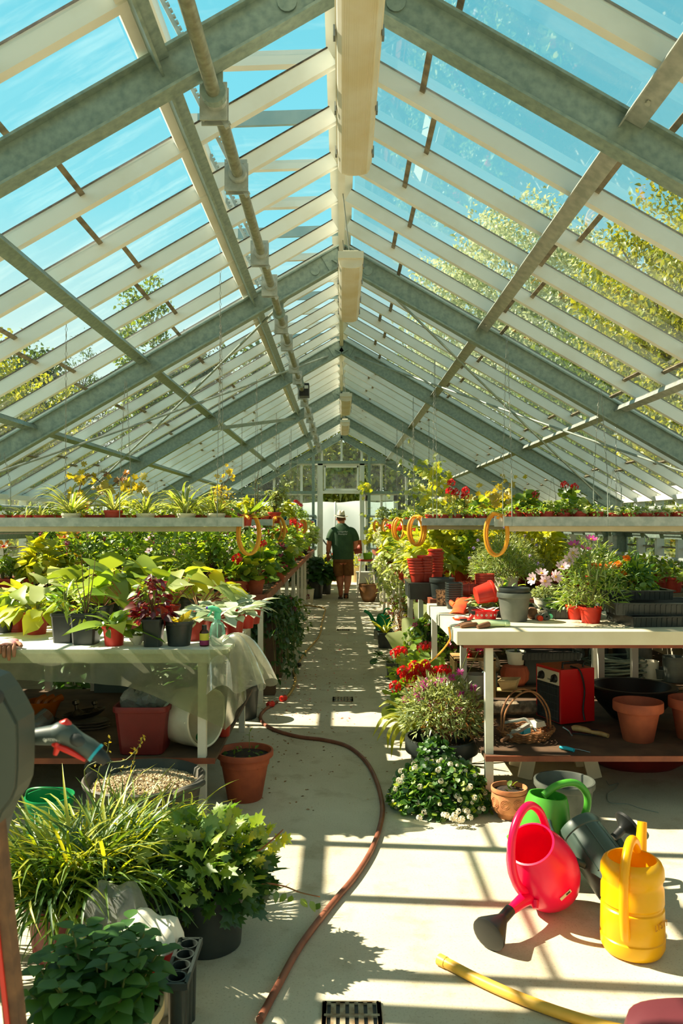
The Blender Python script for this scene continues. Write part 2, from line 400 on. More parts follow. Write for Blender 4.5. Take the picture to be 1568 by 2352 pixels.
nt.links.new(tc.outputs['Generated'], sx.inputs[0]); nt.links.new(sx.outputs['Z'], rp.inputs[0])
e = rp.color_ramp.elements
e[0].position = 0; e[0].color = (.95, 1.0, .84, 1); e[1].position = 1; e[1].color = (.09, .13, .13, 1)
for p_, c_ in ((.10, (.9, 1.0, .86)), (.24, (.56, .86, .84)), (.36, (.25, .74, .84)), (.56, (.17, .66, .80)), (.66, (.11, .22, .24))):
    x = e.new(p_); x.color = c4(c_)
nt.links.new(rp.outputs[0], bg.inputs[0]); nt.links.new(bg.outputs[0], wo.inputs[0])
SC.cycles.transparent_max_bounces = 16; SC.cycles.max_bounces = 8; SC.cycles.caustics_reflective = False; SC.cycles.caustics_refractive = False

# ================================================================ ground
m, nt = newmat('concrete'); out = nt.n('ShaderNodeOutputMaterial'); b = nt.n('ShaderNodeBsdfPrincipled', i_Roughness=.8)
tc = nt.n('ShaderNodeTexCoord'); geo = nt.n('ShaderNodeNewGeometry')
def _ns(sc_, de, lo, hi, ca, cb):
    no = nt.n('ShaderNodeTexNoise', i_Scale=sc_, i_Detail=de, i_Roughness=.6); nt.l(geo.outputs['Position'], no.inputs['Vector'])
    r = nt.n('ShaderNodeValToRGB'); r.color_ramp.elements[0].position = lo; r.color_ramp.elements[1].position = hi
    r.color_ramp.elements[0].color = c4(ca); r.color_ramp.elements[1].color = c4(cb); nt.l(no.outputs['Fac'], r.inputs[0]); return r, no
r1, _ = _ns(1.4, 6, .3, .7, srgb(198, 188, 162), srgb(218, 210, 186))
r2, n2 = _ns(110, 5, .30, .44, (.70, .66, .58), (1, 1, 1)); r3, _ = _ns(5, 8, .28, .46, (.76, .72, .64), (1, 1, 1))
def _mul(a, bb):
    x = nt.n('ShaderNodeMix', data_type='RGBA', blend_type='MULTIPLY'); x.inputs[0].default_value = 1
    nt.l(a, x.inputs[6]); nt.l(bb, x.inputs[7]); return x.outputs[2]
nt.l(_mul(_mul(r1.outputs[0], r2.outputs[0]), r3.outputs[0]), b.inputs['Base Color'])
bp = nt.n('ShaderNodeBump', i_Strength=.25, i_Distance=.004); nt.l(n2.outputs['Fac'], bp.inputs['Height']); nt.l(bp.outputs[0], b.inputs['Normal'])
nt.l(b.outputs[0], out.inputs[0])
mat('lawn', srgb(66, 88, 32), .95, 0, srgb(104, 110, 48), 1.5, 8)
mat('dirt', srgb(74, 62, 48), .95, 0, srgb(110, 94, 70), 4, 6)
HW = 3.6; SL = .58; RZ = 3.93; YG = 20.3; YN = -4.2
def rz_(x): return RZ - SL * abs(x)
struct('floor', Geo().box((0, (YN + YG + .3) / 2, -.06), (2 * HW + .3, YG - YN + .3, .12)), M['concrete'], smooth=False)
struct('lawn', Geo().box((0, 40, -.22), (160, 160, .12)), M['lawn'], smooth=False)
struct('doorstep', Geo().box((0, 21.4, -.05), (2.4, 2.0, .1)), M['concrete'], smooth=False)

# ================================================================ steel frame
TR = [-3.64, -.22, 3.2, 6.62, 10.04, 13.46, 16.88, 20.26]
WD, FW = .165, .085
def trans(v): return np.array(v, float)
cosr = 1 / math.sqrt(1 + SL * SL)
for k, Y in enumerate(TR):
    rt = None
    for s_ in (-1, 1):
        nrm = np.array([s_ * SL * cosr, 0, cosr])
        g = Geo()
        def ln(off, w_, h_, x0=0.0, x1=HW - .05):
            a = np.array([s_ * x0, Y, rz_(x0)]) - nrm * off; c = np.array([s_ * x1, Y, rz_(x1)]) - nrm * off
            g.bar(a, c, w_, h_, nrm)
        ln(.006, FW, .012); ln(WD / 2, .010, WD - .01); ln(WD - .006, FW, .012)
        for xb in (.22,):                              # round lightening hole plate at the apex
            g.lathe([(.0, -.008), (.04, -.008), (.04, .008), (0, .008)], 14, (s_ * xb, Y - .006, rz_(xb) - .095), R=rotm('x', PI / 2))
        if s_ == -1:
            rt = struct('trim_frame', g, [M['galv']], smooth=False)
            rt['label'] = 'galvanised steel roof frame, %s from the front of the greenhouse' % ORD[k]
        else: g.build('rafter', M['galv'], rt, smooth=False)
        c = Geo().box((s_ * (HW - .08), Y, .86), (.13, .008, 1.72)); c.box((s_ * (HW - .02), Y, .9), (.012, .085, 1.8)); c.box((s_ * (HW - .14), Y, .86), (.012, .085, 1.72))
        c.build('column', M['galv'], rt, smooth=False)
        b_ = Geo().bar((s_ * (HW - .14), Y - .05, 1.48), (s_ * (HW - .52), Y - .05, 1.94), .05, .012, (0, 1, 0)); b_.box((s_ * (HW - .3), Y - .02, 1.88), (.16, .012, .16))
        b_.build('knee_brace', M['galv'], rt, smooth=False)
    ap = Geo()
    for s_ in (-1, 1): ap.box((s_ * .07, Y - .012, RZ - .13), (.15, .008, .14), rotm('y', s_ * math.atan(SL)))
    ap.build('apex_plate', M['galv'], rt, smooth=False)

# purlins
pn = 0
for s_, x in ((-1, 1.66), (-1, 2.60), (1, 1.19), (1, 2.34)):
    nrm = np.array([s_ * SL * cosr, 0, cosr]); tang = np.array([s_ * cosr, 0, -SL * cosr])
    c = np.array([s_ * x, 0, rz_(x)]) - nrm * .028
    for k in range(len(TR) - 1):
        g = Geo(); a = c + (0, TR[k] + .008, 0); b2 = c + (0, TR[k + 1] - .008, 0)
        g.bar(a, b2, .09, .006, nrm); g.bar(a - tang * .042 - nrm * .02, b2 - tang * .042 - nrm * .02, .006, .045, nrm)
        for q in (.05, .95): g.lathe([(0, 0), (.011, 0), (.011, .012), (0, .012)], 6, a * (1 - q) + b2 * q - nrm * .018, R=rotm('y', s_ * math.atan(SL)))
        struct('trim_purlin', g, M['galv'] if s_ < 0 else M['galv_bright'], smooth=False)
# beam under the left ridge vents
xv = .765; g = Geo()
nrm = np.array([-SL * cosr, 0, cosr])
c = np.array([-xv, 0, rz_(xv)]) - nrm * .03
for k in range(len(TR) - 1):
    g = Geo().bar(c + (0, TR[k] + .01, 0), c + (0, TR[k + 1] - .01, 0), .012, .13, nrm); g.bar(c + (.03, TR[k] + .01, .02), c + (.03, TR[k + 1] - .01, .02), .05, .01, nrm)
    t_ = struct('trim_vent_beam', g, M['galv'], smooth=False)
    Geo().bar(c + np.array([-.055, TR[k] + .01, .055]), c + np.array([-.055, TR[k + 1] - .01, .055]), .06, .05, nrm).build('timber_edge', M['white_wood'], t_, smooth=False)

# ridge and eaves
g = Geo().box((0, (YN + YG) / 2, RZ - .02), (.045, YG - YN, .14)); g.box((0, (YN + YG) / 2, RZ + .12), (.16, YG - YN, .02))
struct('trim_ridge', g, M['white_wood'], smooth=False)
for s_ in (-1, 1):
    g = Geo().box((s_ * (HW + .02), (YN + YG) / 2, 1.885), (.09, YG - YN, .05)); g.box((s_ * (HW + .07), (YN + YG) / 2, 1.95), (.02, YG - YN, .13))
    struct('trim_eave', g, M['white_wood'], smooth=False)

# ---- roof glazing, one roof window per bay and side
BARS = .09
ys = [3.45 + .57 * j for j in range(-13, 30)]
ys = [y for y in ys if YN < y < YG - .05]
VENT0, VP_, VL = 2.89, 1.87, 1.27
def vent_open(y):                                       # glazing space lies under an opened ridge vent
    q = (y - VENT0) % VP_
    return -.05 < q < VL + .05 and y > 0
def slope_pt(s_, x, y, off):
    return np.array([s_ * x, y, rz_(x)]) + np.array([s_ * SL * cosr, 0, cosr]) * off
LAPS = {1: (.40, 1.28, 2.22, 3.05), -1: (1.30, 2.10, 2.95)}
wn = 0
for k in range(len(TR) - 1):
    yb = [y for y in ys if TR[k] - .001 < y <= TR[k + 1] + .001]
    yn = [y for y in ys if y > yb[-1] + .1][:1] or [YG]
    yl = yb + yn
    for s_ in (-1, 1):
        wn += 1; g = Geo()
        for y0, y1 in zip(yl[:-1], yl[1:]):
            x0 = .05
            if s_ < 0: x0 = xv + .05
            V = [slope_pt(s_, x0, y0 + .02, .085), slope_pt(s_, HW + .07, y0 + .02, .085), slope_pt(s_, HW + .07, y1 - .02, .085), slope_pt(s_, x0, y1 - .02, .085)]
            g.add(V, [[0, 1, 2, 3]])
        root = struct('window_%d' % wn, g, M['glass'], smooth=False)
        root['label'] = 'roof glazing on the %s slope, %s bay from the front' % ('left' if s_ < 0 else 'right', ORD[k])
        nrm = np.array([s_ * SL * cosr, 0, cosr])
        for i_, y in enumerate(yb):
            bg_ = Geo()
            a = slope_pt(s_, .02, y, .055); c = slope_pt(s_, HW + .05, y, .055)
            bg_.bar(a, c, .046, BARS, nrm)
            bg_.bar(slope_pt(s_, .02, y, .102), slope_pt(s_, HW + .05, y, .102), .062, .006, nrm, 1)
            bg_.build('glazing_bar', [M['white_wood'], M['putty']], root, smooth=False)
        g = Geo()
        for i_, (y0, y1) in enumerate(zip(yl[:-1], yl[1:])):
            for x in LAPS[s_]:
                xx = x + (.05 if i_ % 2 else -.03)
                g.bar(slope_pt(s_, xx, y0 + .024, .078), slope_pt(s_, xx, y1 - .024, .078), .028, .012, nrm)
        g.build('lap_strips', M['lap'], root, smooth=False)

# ---- ridge vents on the left slope, propped nearly level
k = 0; y = VENT0 - VP_
while y < YG - 1:
    a0 = math.radians(-2); L_ = .86; hz = RZ + .13
    def vp(u, yy, dz=0): return np.array([-.03 - u * math.cos(a0), yy, hz + u * math.sin(a0) + dz])
    g = Geo().add([vp(.03, y + .02), vp(L_, y + .02), vp(L_, y + VL - .02), vp(.03, y + VL - .02)], [[0, 1, 2, 3]])
    wn += 1; r_ = struct('window_%d' % wn, g, M['glass'], smooth=False)
    r_['label'] = 'ridge vent propped open on the left slope, %s from the front' % ORD[k]
    Geo().bar(vp(0, y, -.01), vp(L_, y, -.01), .022, .085).build('end_rail', M['vent_sky_grey'], r_, smooth=False)
    Geo().bar(vp(0, y + VL, -.01), vp(L_, y + VL, -.01), .05, .075).build('end_rail', M['white_wood'], r_, smooth=False)
    Geo().bar(vp(0, y + VL / 2, -.01), vp(L_, y + VL / 2, -.01), .04, .06).build('middle_bar', M['white_wood'], r_, smooth=False)
    Geo().bar(vp(L_, y - .02, -.01), vp(L_, y + VL + .02, -.01), .05, .075).build('outer_rail', M['white_wood'], r_, smooth=False)
    # fixed pane between two vents
    k += 1; y += VP_

# ================================================================ side walls and gable
ZS = .98
for s_, nm in ((-1, 'left'), (1, 'right')):
    wl = struct('wall_' + nm, Geo().box((s_ * (HW + .06), (YN + YG) / 2, ZS / 2 - .02), (.12, YG - YN, ZS - .04)), M['low_wall'], smooth=False)
    Geo().box((s_ * (HW + .02), (YN + YG) / 2, ZS), (.2, YG - YN, .055)).build('sill', M['brown_wood'], wl, smooth=False)
    for y in ys:
        Geo().box((s_ * (HW + .05), y, (ZS + 1.92) / 2 + .02), (.085, .062, 1.92 - ZS)).build('post', M['white_wood'], wl, smooth=False)
    wn += 1; g = Geo()
    for y0, y1 in zip(ys[:-1], ys[1:]):
        x = s_ * (HW + .085); g.add([(x, y0 + .03, ZS + .02), (x, y1 - .03, ZS + .02), (x, y1 - .03, 1.92), (x, y0 + .03, 1.92)], [[0, 1, 2, 3]])
    wi = struct('window_%d' % wn, g, M['glass_wall'], smooth=False)
    g = Geo()
    for y0, y1 in zip(ys[:-1], ys[1:]): g.box((s_ * (HW + .075), (y0 + y1) / 2, 1.33), (.02, y1 - y0 - .06, .02))
    g.build('lap_strips', M['lap'], wi, smooth=False)
    g = Geo().box((s_ * (HW - .03), (YN + YG) / 2, 1.475), (.012, YG - YN, .09)); g.box((s_ * (HW - .05), (YN + YG) / 2, 1.515), (.04, YG - YN, .01))
    struct('trim_rail', g, M['galv'], smooth=False)

Z1 = lambda x: rz_(x) + .02
gp = struct('wall_back', Geo().box((-2.12, YG + .03, .32), (2.9, .1, .7)).box((2.12, YG + .03, .32), (2.9, .1, .7)), M['low_wall'], smooth=False)
for x in (-3.1, -2.42, -1.72, -1.02, 1.02, 1.66, 2.4, 3.1):
    Geo().box((x, YG + .03, (.67 + Z1(x)) / 2), (.06, .07, Z1(x) - .67)).build('post', M['white_wood'], gp, smooth=False)
for x, z0 in ((0, 3.2), (-.5, 3.2), (.52, 3.2)):
    Geo().box((x, YG + .03, (z0 + Z1(x)) / 2), (.055, .06, Z1(x) - z0)).build('post', M['white_wood'], gp, smooth=False)
wn += 1; g = Geo(); yy = YG + .06
g.add([(-HW, yy, .67), (-.62, yy, .67), (-.62, yy, 3.2), (-.62, yy, Z1(.62)), (-HW, yy, Z1(HW))], [[0, 1, 2, 3, 4]])
g.add([(HW, yy, .67), (.62, yy, .67), (.62, yy, Z1(.62)), (HW, yy, Z1(HW))], [[0, 1, 2, 3]])
g.add([(-.62, yy, 3.2), (.62, yy, 3.2), (.62, yy, Z1(.62)), (0, yy, Z1(0)), (-.62, yy, Z1(.62))], [[0, 1, 2, 3, 4]])
g2 = struct('window_%d' % wn, g, M['glass_gable'], smooth=False); g2['label'] = 'gable glazing around the far doorway'
for z, x0, x1 in ((3.155, -1.45, 1.45), (2.385, -2.72, -.62), (2.385, .56, 2.9), (1.47, -3.4, -.62), (1.47, .56, 3.4)):
    b_ = Geo().box(((x0 + x1) / 2, YG - .05, z), (x1 - x0, .06, .07)); struct('trim_gable_rail', b_, M['galv'], smooth=False)
    Geo().box(((x0 + x1) / 2, YG + .03, z - .05), (x1 - x0, .05, .035)).build('timber_strip', M['white_wood'], COL.objects[-1], smooth=False)
for x in (-.715, .70, -2.83, 2.83):
    struct('trim_gable_column', Geo().box((x, YG - .1, (Z1(x) - .2) / 2), (.07, .06, Z1(x) - .2)), M['galv'], smooth=False)
# far door: frame, transom light and the sliding leaf pushed aside outside
df = struct('door_1', Geo().box((-.545, YG + .02, 1.58), (.14, .12, 3.16)).box((.525, YG + .02, 1.58), (.12, .12, 3.16)).box((0, YG + .02, 3.12), (1.2, .12, .08)), M['white_wood'], smooth=False)
Geo().box((0, YG + .02, 2.395), (1.0, .11, .07)).build('lintel', M['white_wood'], df, smooth=False)
Geo().box((0, YG + .03, .02), (1.1, .25, .05)).build('threshold', M['cream_board'], df, smooth=False)
tf = Geo(); 
for x in (-.43, .42): tf.box((x, YG + .02, 2.76), (.05, .06, .62))
for z in (2.46, 3.05): tf.box((0, YG + .02, z), (.86, .06, .05))
tf.build('transom_frame', M['white_wood'], df, smooth=False)
Geo().add([(-.42, YG + .03, 2.46), (.42, YG + .03, 2.46), (.42, YG + .03, 3.05), (-.42, YG + .03, 3.05)], [[0, 1, 2, 3]]).build('transom_pane', M['glass_gable'], df, smooth=False)
sl = Geo()
for x in (.66, 1.40): sl.box((x, YG + .25, 1.18), (.11, .05, 2.3))
sl.box((1.03, YG + .25, 2.26), (.84, .05, .16)); sl.box((1.03, YG + .25, .3), (.84, .05, .5))
d2 = struct('door_2', sl, M['white_wood'], smooth=False); d2['label'] = 'white sliding door leaf pushed aside outside the gable'
Geo().add([(.7, YG + .25, .5), (1.37, YG + .25, .5), (1.37, YG + .25, 2.2), (.7, YG + .25, 2.2)], [[0, 1, 2, 3]]).build('pane', M['glass_gable'], d2, smooth=False)

# diagonal bracing rods in the roof
def rodpt(s_, x, Y, d=.1): return slope_pt(s_, x, Y, -d)
for s_ in (-1, 1):
    for ya, yb_, d in ((TR[3], TR[4], .07), (TR[4], TR[3], .10)):
        a = rodpt(s_, .22, ya, d); b_ = rodpt(s_, HW - .25, yb_, d + .03)
        struct('trim_brace_rod', Geo().tube([a, (a + b_) / 2 - (0, 0, .015), b_], .012, 7, sm=3), M['rod'])
struct('trim_brace_rod', Geo().bar(rodpt(-1, 1.72, TR[4] + .1, .15), rodpt(-1, .82, TR[5] - .05, .1), .008, .05), M['galv'], smooth=False)

# ================================================================ fluorescent lights along the ridge
for k, (y0, y1) in enumerate(((2.25, 3.76), (5.13, 6.52), (10.75, 12.2), (13.5, 14.95))):
    nm = ['nearest the camera, filling the top of the photo', 'second from the camera, under the second roof frame', 'third from the camera, small under the ridge', 'farthest from the camera, under the far ridge'][k]
    L_ = y1 - y0; t = thing('strip_light', 'cream ribbed fluorescent strip light, ' + nm, 'light', (.06, (y0 + y1) / 2, 3.26), 0, 'strip lights under the ridge')
    pr = [(-.08, .0), (-.084, .03), (-.075, .07), (-.05, .085), (.05, .085), (.075, .07), (.084, .03), (.08, 0), (.06, -.0)]
    g = Geo()
    xs_ = [(-.078, .055), (-.074, .018), (-.06, 0), (-.03, -.008), (0, -.01), (.03, -.008), (.06, 0), (.074, .018), (.078, .055)]
    n_ = len(xs_); V = [(x, yv, z) for yv in (-L_ / 2, L_ / 2) for x, z in xs_]
    g.add(V, [[i, i + 1, n_ + i + 1, n_ + i] for i in range(n_ - 1)] + [list(range(n_)), list(range(2 * n_ - 1, n_ - 1, -1))])
    for x in np.linspace(-.055, .055, 15): g.box((x, 0, -.0085 + abs(x) ** 2 * 2.2), (.003, L_ - .03, .004))
    g.build('diffuser', M['diffuser'], t, smooth=False)
    h = Geo().box((0, 0, .075), (.166, L_ + .03, .045)); h.box((0, 0, .11), (.1, L_ - .1, .03)); h.build('housing', M['lamp_white'], t, smooth=False)
    for yv in (-L_ / 2 + .12, -L_ / 6, L_ / 6, L_ / 2 - .12):
        for s_ in (-1, 1): Geo().box((s_ * .085, yv, .05), (.008, .035, .04)).build('clip', M['steel'], t, smooth=False)
    for yv in (-L_ / 2 + .25, L_ / 2 - .25): Geo().tube([(0, yv, .12), (-.05, yv, .58)], .004, 5).build('hanger', M['chain'], t)

# ================================================================ vent gear: shaft, racks and motor
vg = thing('vent_opener', 'painted steel vent shaft with racks under the left ridge vents', 'vent opener', (-.525, 0, 3.37))
Geo().tube([(0, -2, 0), (0, 18.6, 0)], .029, 14).build('shaft', M['pipe_paint'], vg)
for Y in TR[1:7]:
    g = Geo().box((.0, Y + .05, .06), (.075, .012, .20)); g.lathe([(.03, -.02), (.052, -.02), (.052, .02), (.03, .02)], 16, (0, Y + .05, 0), R=rotm('x', PI / 2)); g.build('bearing_bracket', M['galv'], vg, smooth=False)
k = 0; y = VENT0
while y < 18:
    for q in (.47, 1.18):
        Y = y + q
        g = Geo().box((-.012, Y, .0), (.115, .008, .16)).box((-.012, Y - .045, 0), (.115, .008, .16)).box((-.045, Y - .022, .06), (.03, .045, .03))
        for dx, dz in ((-.055, .062), (.03, .062), (-.055, -.062), (.03, -.062)): g.lathe([(0, -.03), (.006, -.03), (.006, .03), (0, .03)], 6, (-.005 + dx, Y - .022, dz), R=rotm('x', PI / 2))
        g.lathe([(.03, -.02), (.046, -.02), (.046, .02), (.03, .02)], 14, (0, Y - .065, 0), R=rotm('x', PI / 2)); g.build('gear_plate', M['galv_bright'], vg, smooth=False)
        a = np.array([.12, Y - .02, -.10]); b_ = np.array([-.345, Y - .02, .66]); a = np.array([-.036 + .08, Y - .02, -.10])
        d_ = (b_ - a) / np.linalg.norm(b_ - a); n2_ = np.array([d_[2], 0, -d_[0]])
        g = Geo().bar(a, b_, .016, .018, n2_)
        for i_ in range(30):
            c_ = a + (b_ - a) * (i_ + .5) / 30; g.bar(c_ + n2_ * .008, c_ + n2_ * .020, .016, .012, d_)
        g.build('rack', M['galv_bright'], vg, smooth=False)
    k += 1; y += VP_
g = Geo().box((.03, 10.6, .0), (.13, .2, .17)).box((-.02, 10.7, .1), (.06, .12, .12)); g.build('motor', M['black'], vg, smooth=False)
Geo().box((.06, 10.49, .03), (.05, .02, .04)).build('motor_plate', M['print_white'], vg, smooth=False)

# ================================================================ heating pipes along the glass
def pipe(label, pts, r=.03, grp='heating pipes along the side walls'):
    t = thing('heating_pipe', label, 'pipe', (0, 0, 0), 0, grp)
    Geo().tube(pts, r, 12).build('pipe', M['galv_bright'], t)
    for p_, a, b_ in zip(pts[1:-1], pts[:-2], pts[2:]):
        p_, a, b_ = [np.array(q, float) for q in (p_, a, b_)]; ua = (a - p_) / np.linalg.norm(a - p_); ub = (b_ - p_) / np.linalg.norm(b_ - p_)
        Geo().tube([p_ + ua * .07, p_ + ua * .03, p_ + (ua + ub) * .008, p_ + ub * .03, p_ + ub * .07], [r * 1.3, r * 1.25, r * 1.3, r * 1.25, r * 1.3], 12, sm=3).build('elbow', M['galv'], t)
for s_, nm in ((-1, 'left'), (1, 'right')):
    X = s_ * (HW - .17)
    pipe('upper heating pipe along the %s wall just below the eave' % nm, [(X, -3, 1.76), (X, 19.9, 1.76), (s_ * 1.0, 19.98, 1.76)])
    ye = 10.0
    pipe('near looped heating pipe on the %s wall turning down before the third roof frame' % nm, [(X, -3, 1.52), (X, ye, 1.52), (X, ye, 1.22), (X, -3, 1.22)])
    pipe('far looped heating pipe on the %s wall starting after the third roof frame' % nm, [(X, 19.7, 1.5), (X, ye + .35, 1.5), (X, ye + .35, 1.2), (X, 19.7, 1.2)])
    xa = s_ * .66
    for z0, z1 in ((1.78, 1.45), (1.25, .95), (.72, .3)):
        pipe('galvanised pipe loop on the gable %s of the door, %s' % (nm, {1.78: 'at head height', 1.25: 'at waist height', .72: 'near the floor'}[z0]), [(s_ * 2.9, 20.125, z0), (xa, 20.125, z0), (xa, 20.125, z1), (s_ * 2.9, 20.125, z1)], .032, 'pipe loops on the gable')
# ================================================================ leaf and flower templates
def tpl(g): return g.flat()
def leaf_t(n=4, w=.5, shape='ovate', fold=.25, curl=.35, m0=0, m1=None, wave=0.0):
    "one leaf along +y, length 1"
    V = []; F = []; MM = []
    for i in range(n + 1):
        t = i / n
        if shape == 'ovate': hw = math.sin(PI * min(1, t ** .75)) ** .8
        elif shape == 'lance': hw = math.sin(PI * t ** .8) ** 1.0 * (1 - .25 * t)
        elif shape == 'heart': hw = (1 - t) ** .6 * (min(1, t * 5 + .55) if t < .2 else 1) * (1.15 - .15 * t)
        elif shape == 'blade': hw = min(1, t * 6 + .4) * (1 - t ** 3) ** .8
        elif shape == 'spoon': hw = .35 + .65 * math.sin(PI * max(0, t - .3) / .7) if t > .3 else .3
        else: hw = math.sin(PI * t) ** .6
        hw = max(hw, .02) * w / 2
        if i == n: hw = .015 * w
        z = -curl * t * t; wv = wave * math.sin(t * 14)
        V += [(-hw, t, z + fold * hw + wv), (0, t, z), (hw, t, z + fold * hw - wv)]
    for i in range(n):
        a = i * 3; F += [[a, a + 1, a + 4, a + 3], [a + 1, a + 2, a + 5, a + 4]]
    return tpl(Geo().add(V, F, 0))
def blade_t(n=7, w=.05, droop=.6, lift=.5, var=False):
    "arching strap leaf, length about 1: rises then droops; optional pale margins"
    V = []; F = []; MM = []; y = z = 0; a = lift
    P_ = [(0, 0)]
    for i in range(n):
        y += math.cos(a) / n; z += math.sin(a) / n; P_.append((y, z)); a -= (lift + droop) / n * (.5 + i / n)
    k = 5 if var else 3
    for i, (y, z) in enumerate(P_):
        t = i / n; hw = w / 2 * min(1, .55 + t * 3) * max(.04, (1 - t ** 2.6))
        xs = (-1, -.52, 0, .52, 1) if var else (-1, 0, 1)
        for x in xs: V.append((x * hw, y, z + abs(x) * hw * .35))
    for i in range(n):
        for j in range(k - 1):
            F.append([i * k + j, i * k + j + 1, i * k + k + j + 1, i * k + k + j]); MM.append(1 if var and j in (0, 3) else 0)
    return tpl(Geo().add(V, F, MM))
def disc_t(n=9, cup=.25, lob=.12, notch=True, wave=.05):
    "round scalloped leaf, attached at its edge near the origin, diameter 1"
    V = [(0, .45, 0)]; F = []
    for i in range(n):
        a = -PI / 2 + (i + .5) * 2 * PI / n; r = .5 * (1 - lob * (i % 2)); 
        if notch and i in (0, n - 1): r *= .8
        V.append((r * math.cos(a), .45 + r * math.sin(a), cup * r * r * 2 + wave * math.sin(i * 2.4)))
    for i in range(n): F.append([0, 1 + i, 1 + (i + 1) % n])
    return tpl(Geo().add(V, F))
def lobed_t(curl=.3):
    "five-lobed vine or maple-like leaf"
    a_ = [(-.06, .0), (-.34, .02), (-.28, .2), (-.55, .36), (-.27, .48), (-.3, .72), (-.1, .68), (0, 1), (.1, .68), (.3, .72), (.27, .48), (.55, .36), (.28, .2), (.34, .02), (.06, .0)]
    V = [(0, .3, .03)] + [(x, y, -curl * (x * x * .8 + y * y * .45) + .03 * math.sin(i * 3)) for i, (x, y) in enumerate(a_)]
    return tpl(Geo().add(V, [[0, i + 1, i] for i in range(1, len(a_))]))
def needle_t(w=.12, n=1):
    return tpl(Geo().add([(-w / 2, .1, 0), (0, 0, 0), (w / 2, .1, .01), (0, .55, .05), (w / 2.4, .6, .04), (0, 1, .0), (-w / 2.4, .6, .04)], [[1, 2, 4, 3], [3, 4, 5], [0, 1, 3, 6], [6, 3, 5]]))
def petal_t(w=.6, cup=.2):
    return tpl(Geo().add([(0, 0, 0), (-w * .42, .55, cup * .4), (w * .42, .55, cup * .4), (-w * .3, .95, cup), (w * .3, .95, cup), (0, .55, cup * .2), (0, 1.0, cup * .8)], [[0, 5, 1], [0, 2, 5], [1, 5, 6, 3], [5, 2, 4, 6]]))
T_OV = leaf_t(4, .55, 'ovate'); T_OVW = leaf_t(4, .75, 'ovate', .2, .3); T_LA = leaf_t(4, .28, 'lance', .3, .3); T_SM = leaf_t(2, .6, 'ovate', .25, .2)
T_BIG = leaf_t(7, .80, 'heart', .16, .4, wave=.012); T_HEART = leaf_t(5, .85, 'heart', .2, .35); T_SPOON = leaf_t(5, .5, 'spoon', .3, .45)
T_DISC = disc_t(); T_DISC2 = disc_t(11, .15, .08); T_LOB = lobed_t(); T_NEE = needle_t(); T_NEE2 = needle_t(.22); T_PET = petal_t(); T_PETW = petal_t(.95, .1)
T_LET = leaf_t(5, .62, 'spoon', .35, .55, wave=.03)
B_SP = [blade_t(8, .062, d, l, True) for d, l in ((.5, .9), (.9, .7), (1.3, .8), (1.6, .5), (1.0, 1.1))]
B_GR = [blade_t(6, .045, d, l) for d, l in ((.2, 1.0), (.6, .9), (1.0, .8), (.4, 1.2))]
B_ST = [blade_t(8, .10, d, l) for d, l in ((.8, .9), (1.5, .9), (.3, 1.2), (1.9, .7))]

def rdir(n, zmin=0.0, zmax=1.0, rs=NR):
    z = rs.uniform(zmin, zmax, n); a = rs.uniform(0, 2 * PI, n); r = np.sqrt(np.maximum(0, 1 - z * z))
    return np.stack([r * np.cos(a), r * np.sin(a), z], 1)
def bush(n, R, H, z0, ls, T, tilt=.45, zmin=-.15, inner=.35, up=.5, g=None, var=.35, pw=.45, roll=.5, el=(1, 1), m=None):
    "leaves spread through a dome"
    g = g or Geo(); d = rdir(n, zmin); k = inner + (1 - inner) * NR.uniform(0, 1, n) ** pw
    p = d * k[:, None] * np.array([R * el[0], R * el[1], H]) + (0, 0, z0)
    dirn = d * (1, 1, .6) + NR.normal(0, tilt, (n, 3)) + (0, 0, -.15)
    return g.inst(T, p, frames(dirn, np.tile((0, 0, 1.), (n, 1)) + d * up, roll), ls * NR.uniform(1 - var, 1 + var, n), m)
def stems(n, R, H, z0, r=.003, g=None, z1=None, n_=5, m=0):
    g = g or Geo(); d = rdir(n, .15)
    for q in d:
        e = q * (R * .8, R * .8, H * .85) + (0, 0, z1 if z1 is not None else z0)
        g.tube([(q[0] * .01, q[1] * .01, z0 - .01), (q[0] * R * .22, q[1] * R * .22, z0 + (e[2] - z0) * .45), e], [r * 1.3, r, r * .7], n_, cap=False, m=m)
    return g
def blades(n, L, z0, B, spread=1.0, g=None, r0=.012, var=.3, a0=0, a1=2 * PI):
    g = g or Geo(); k = len(B)
    for i, T in enumerate(B):
        q = n // k + (1 if i < n % k else 0)
        if not q: continue
        a = NR.uniform(a0, a1, q); d = np.stack([np.cos(a) * spread, np.sin(a) * spread, NR.uniform(-.1, .45, q)], 1)
        p = np.stack([np.cos(a) * r0 * NR.uniform(0, 1, q), np.sin(a) * r0 * NR.uniform(0, 1, q), np.full(q, z0)], 1)
        g.inst(T, p, frames(d, None, .25), L * NR.uniform(1 - var, 1 + var, q))
    return g
# ---- flower heads, each returned as (geo) around its own centre
def head_ball(n=46, r=.032, ps=.02, zmin=-.3, T=None):
    d = rdir(n, zmin); up = NR.normal(0, 1, (n, 3))
    side = np.cross(d, up); side /= np.linalg.norm(side, axis=1)[:, None]
    R = np.stack([np.cross(side, d), side, d], 2)
    return Geo().inst(T or T_PETW, d * r * NR.uniform(.75, 1, n)[:, None], R, ps * NR.uniform(.8, 1.2, n))
def head_pom(n=70, r=.016, ps=.014):
    d = rdir(n, -.7); return Geo().inst(T_NEE2, d * r * .35, frames(d), ps * NR.uniform(.8, 1.15, n))
def head_daisy(n=8, r=.035, cup=.2, w=None):
    a = np.arange(n) * 2 * PI / n; d = np.stack([np.cos(a), np.sin(a), np.full(n, .25)], 1)
    g = Geo().inst(w or T_PET, d * r * .12, frames(d), r); g.ball((0, 0, .006), (r * .22, r * .22, r * .14), 8, 1); return g
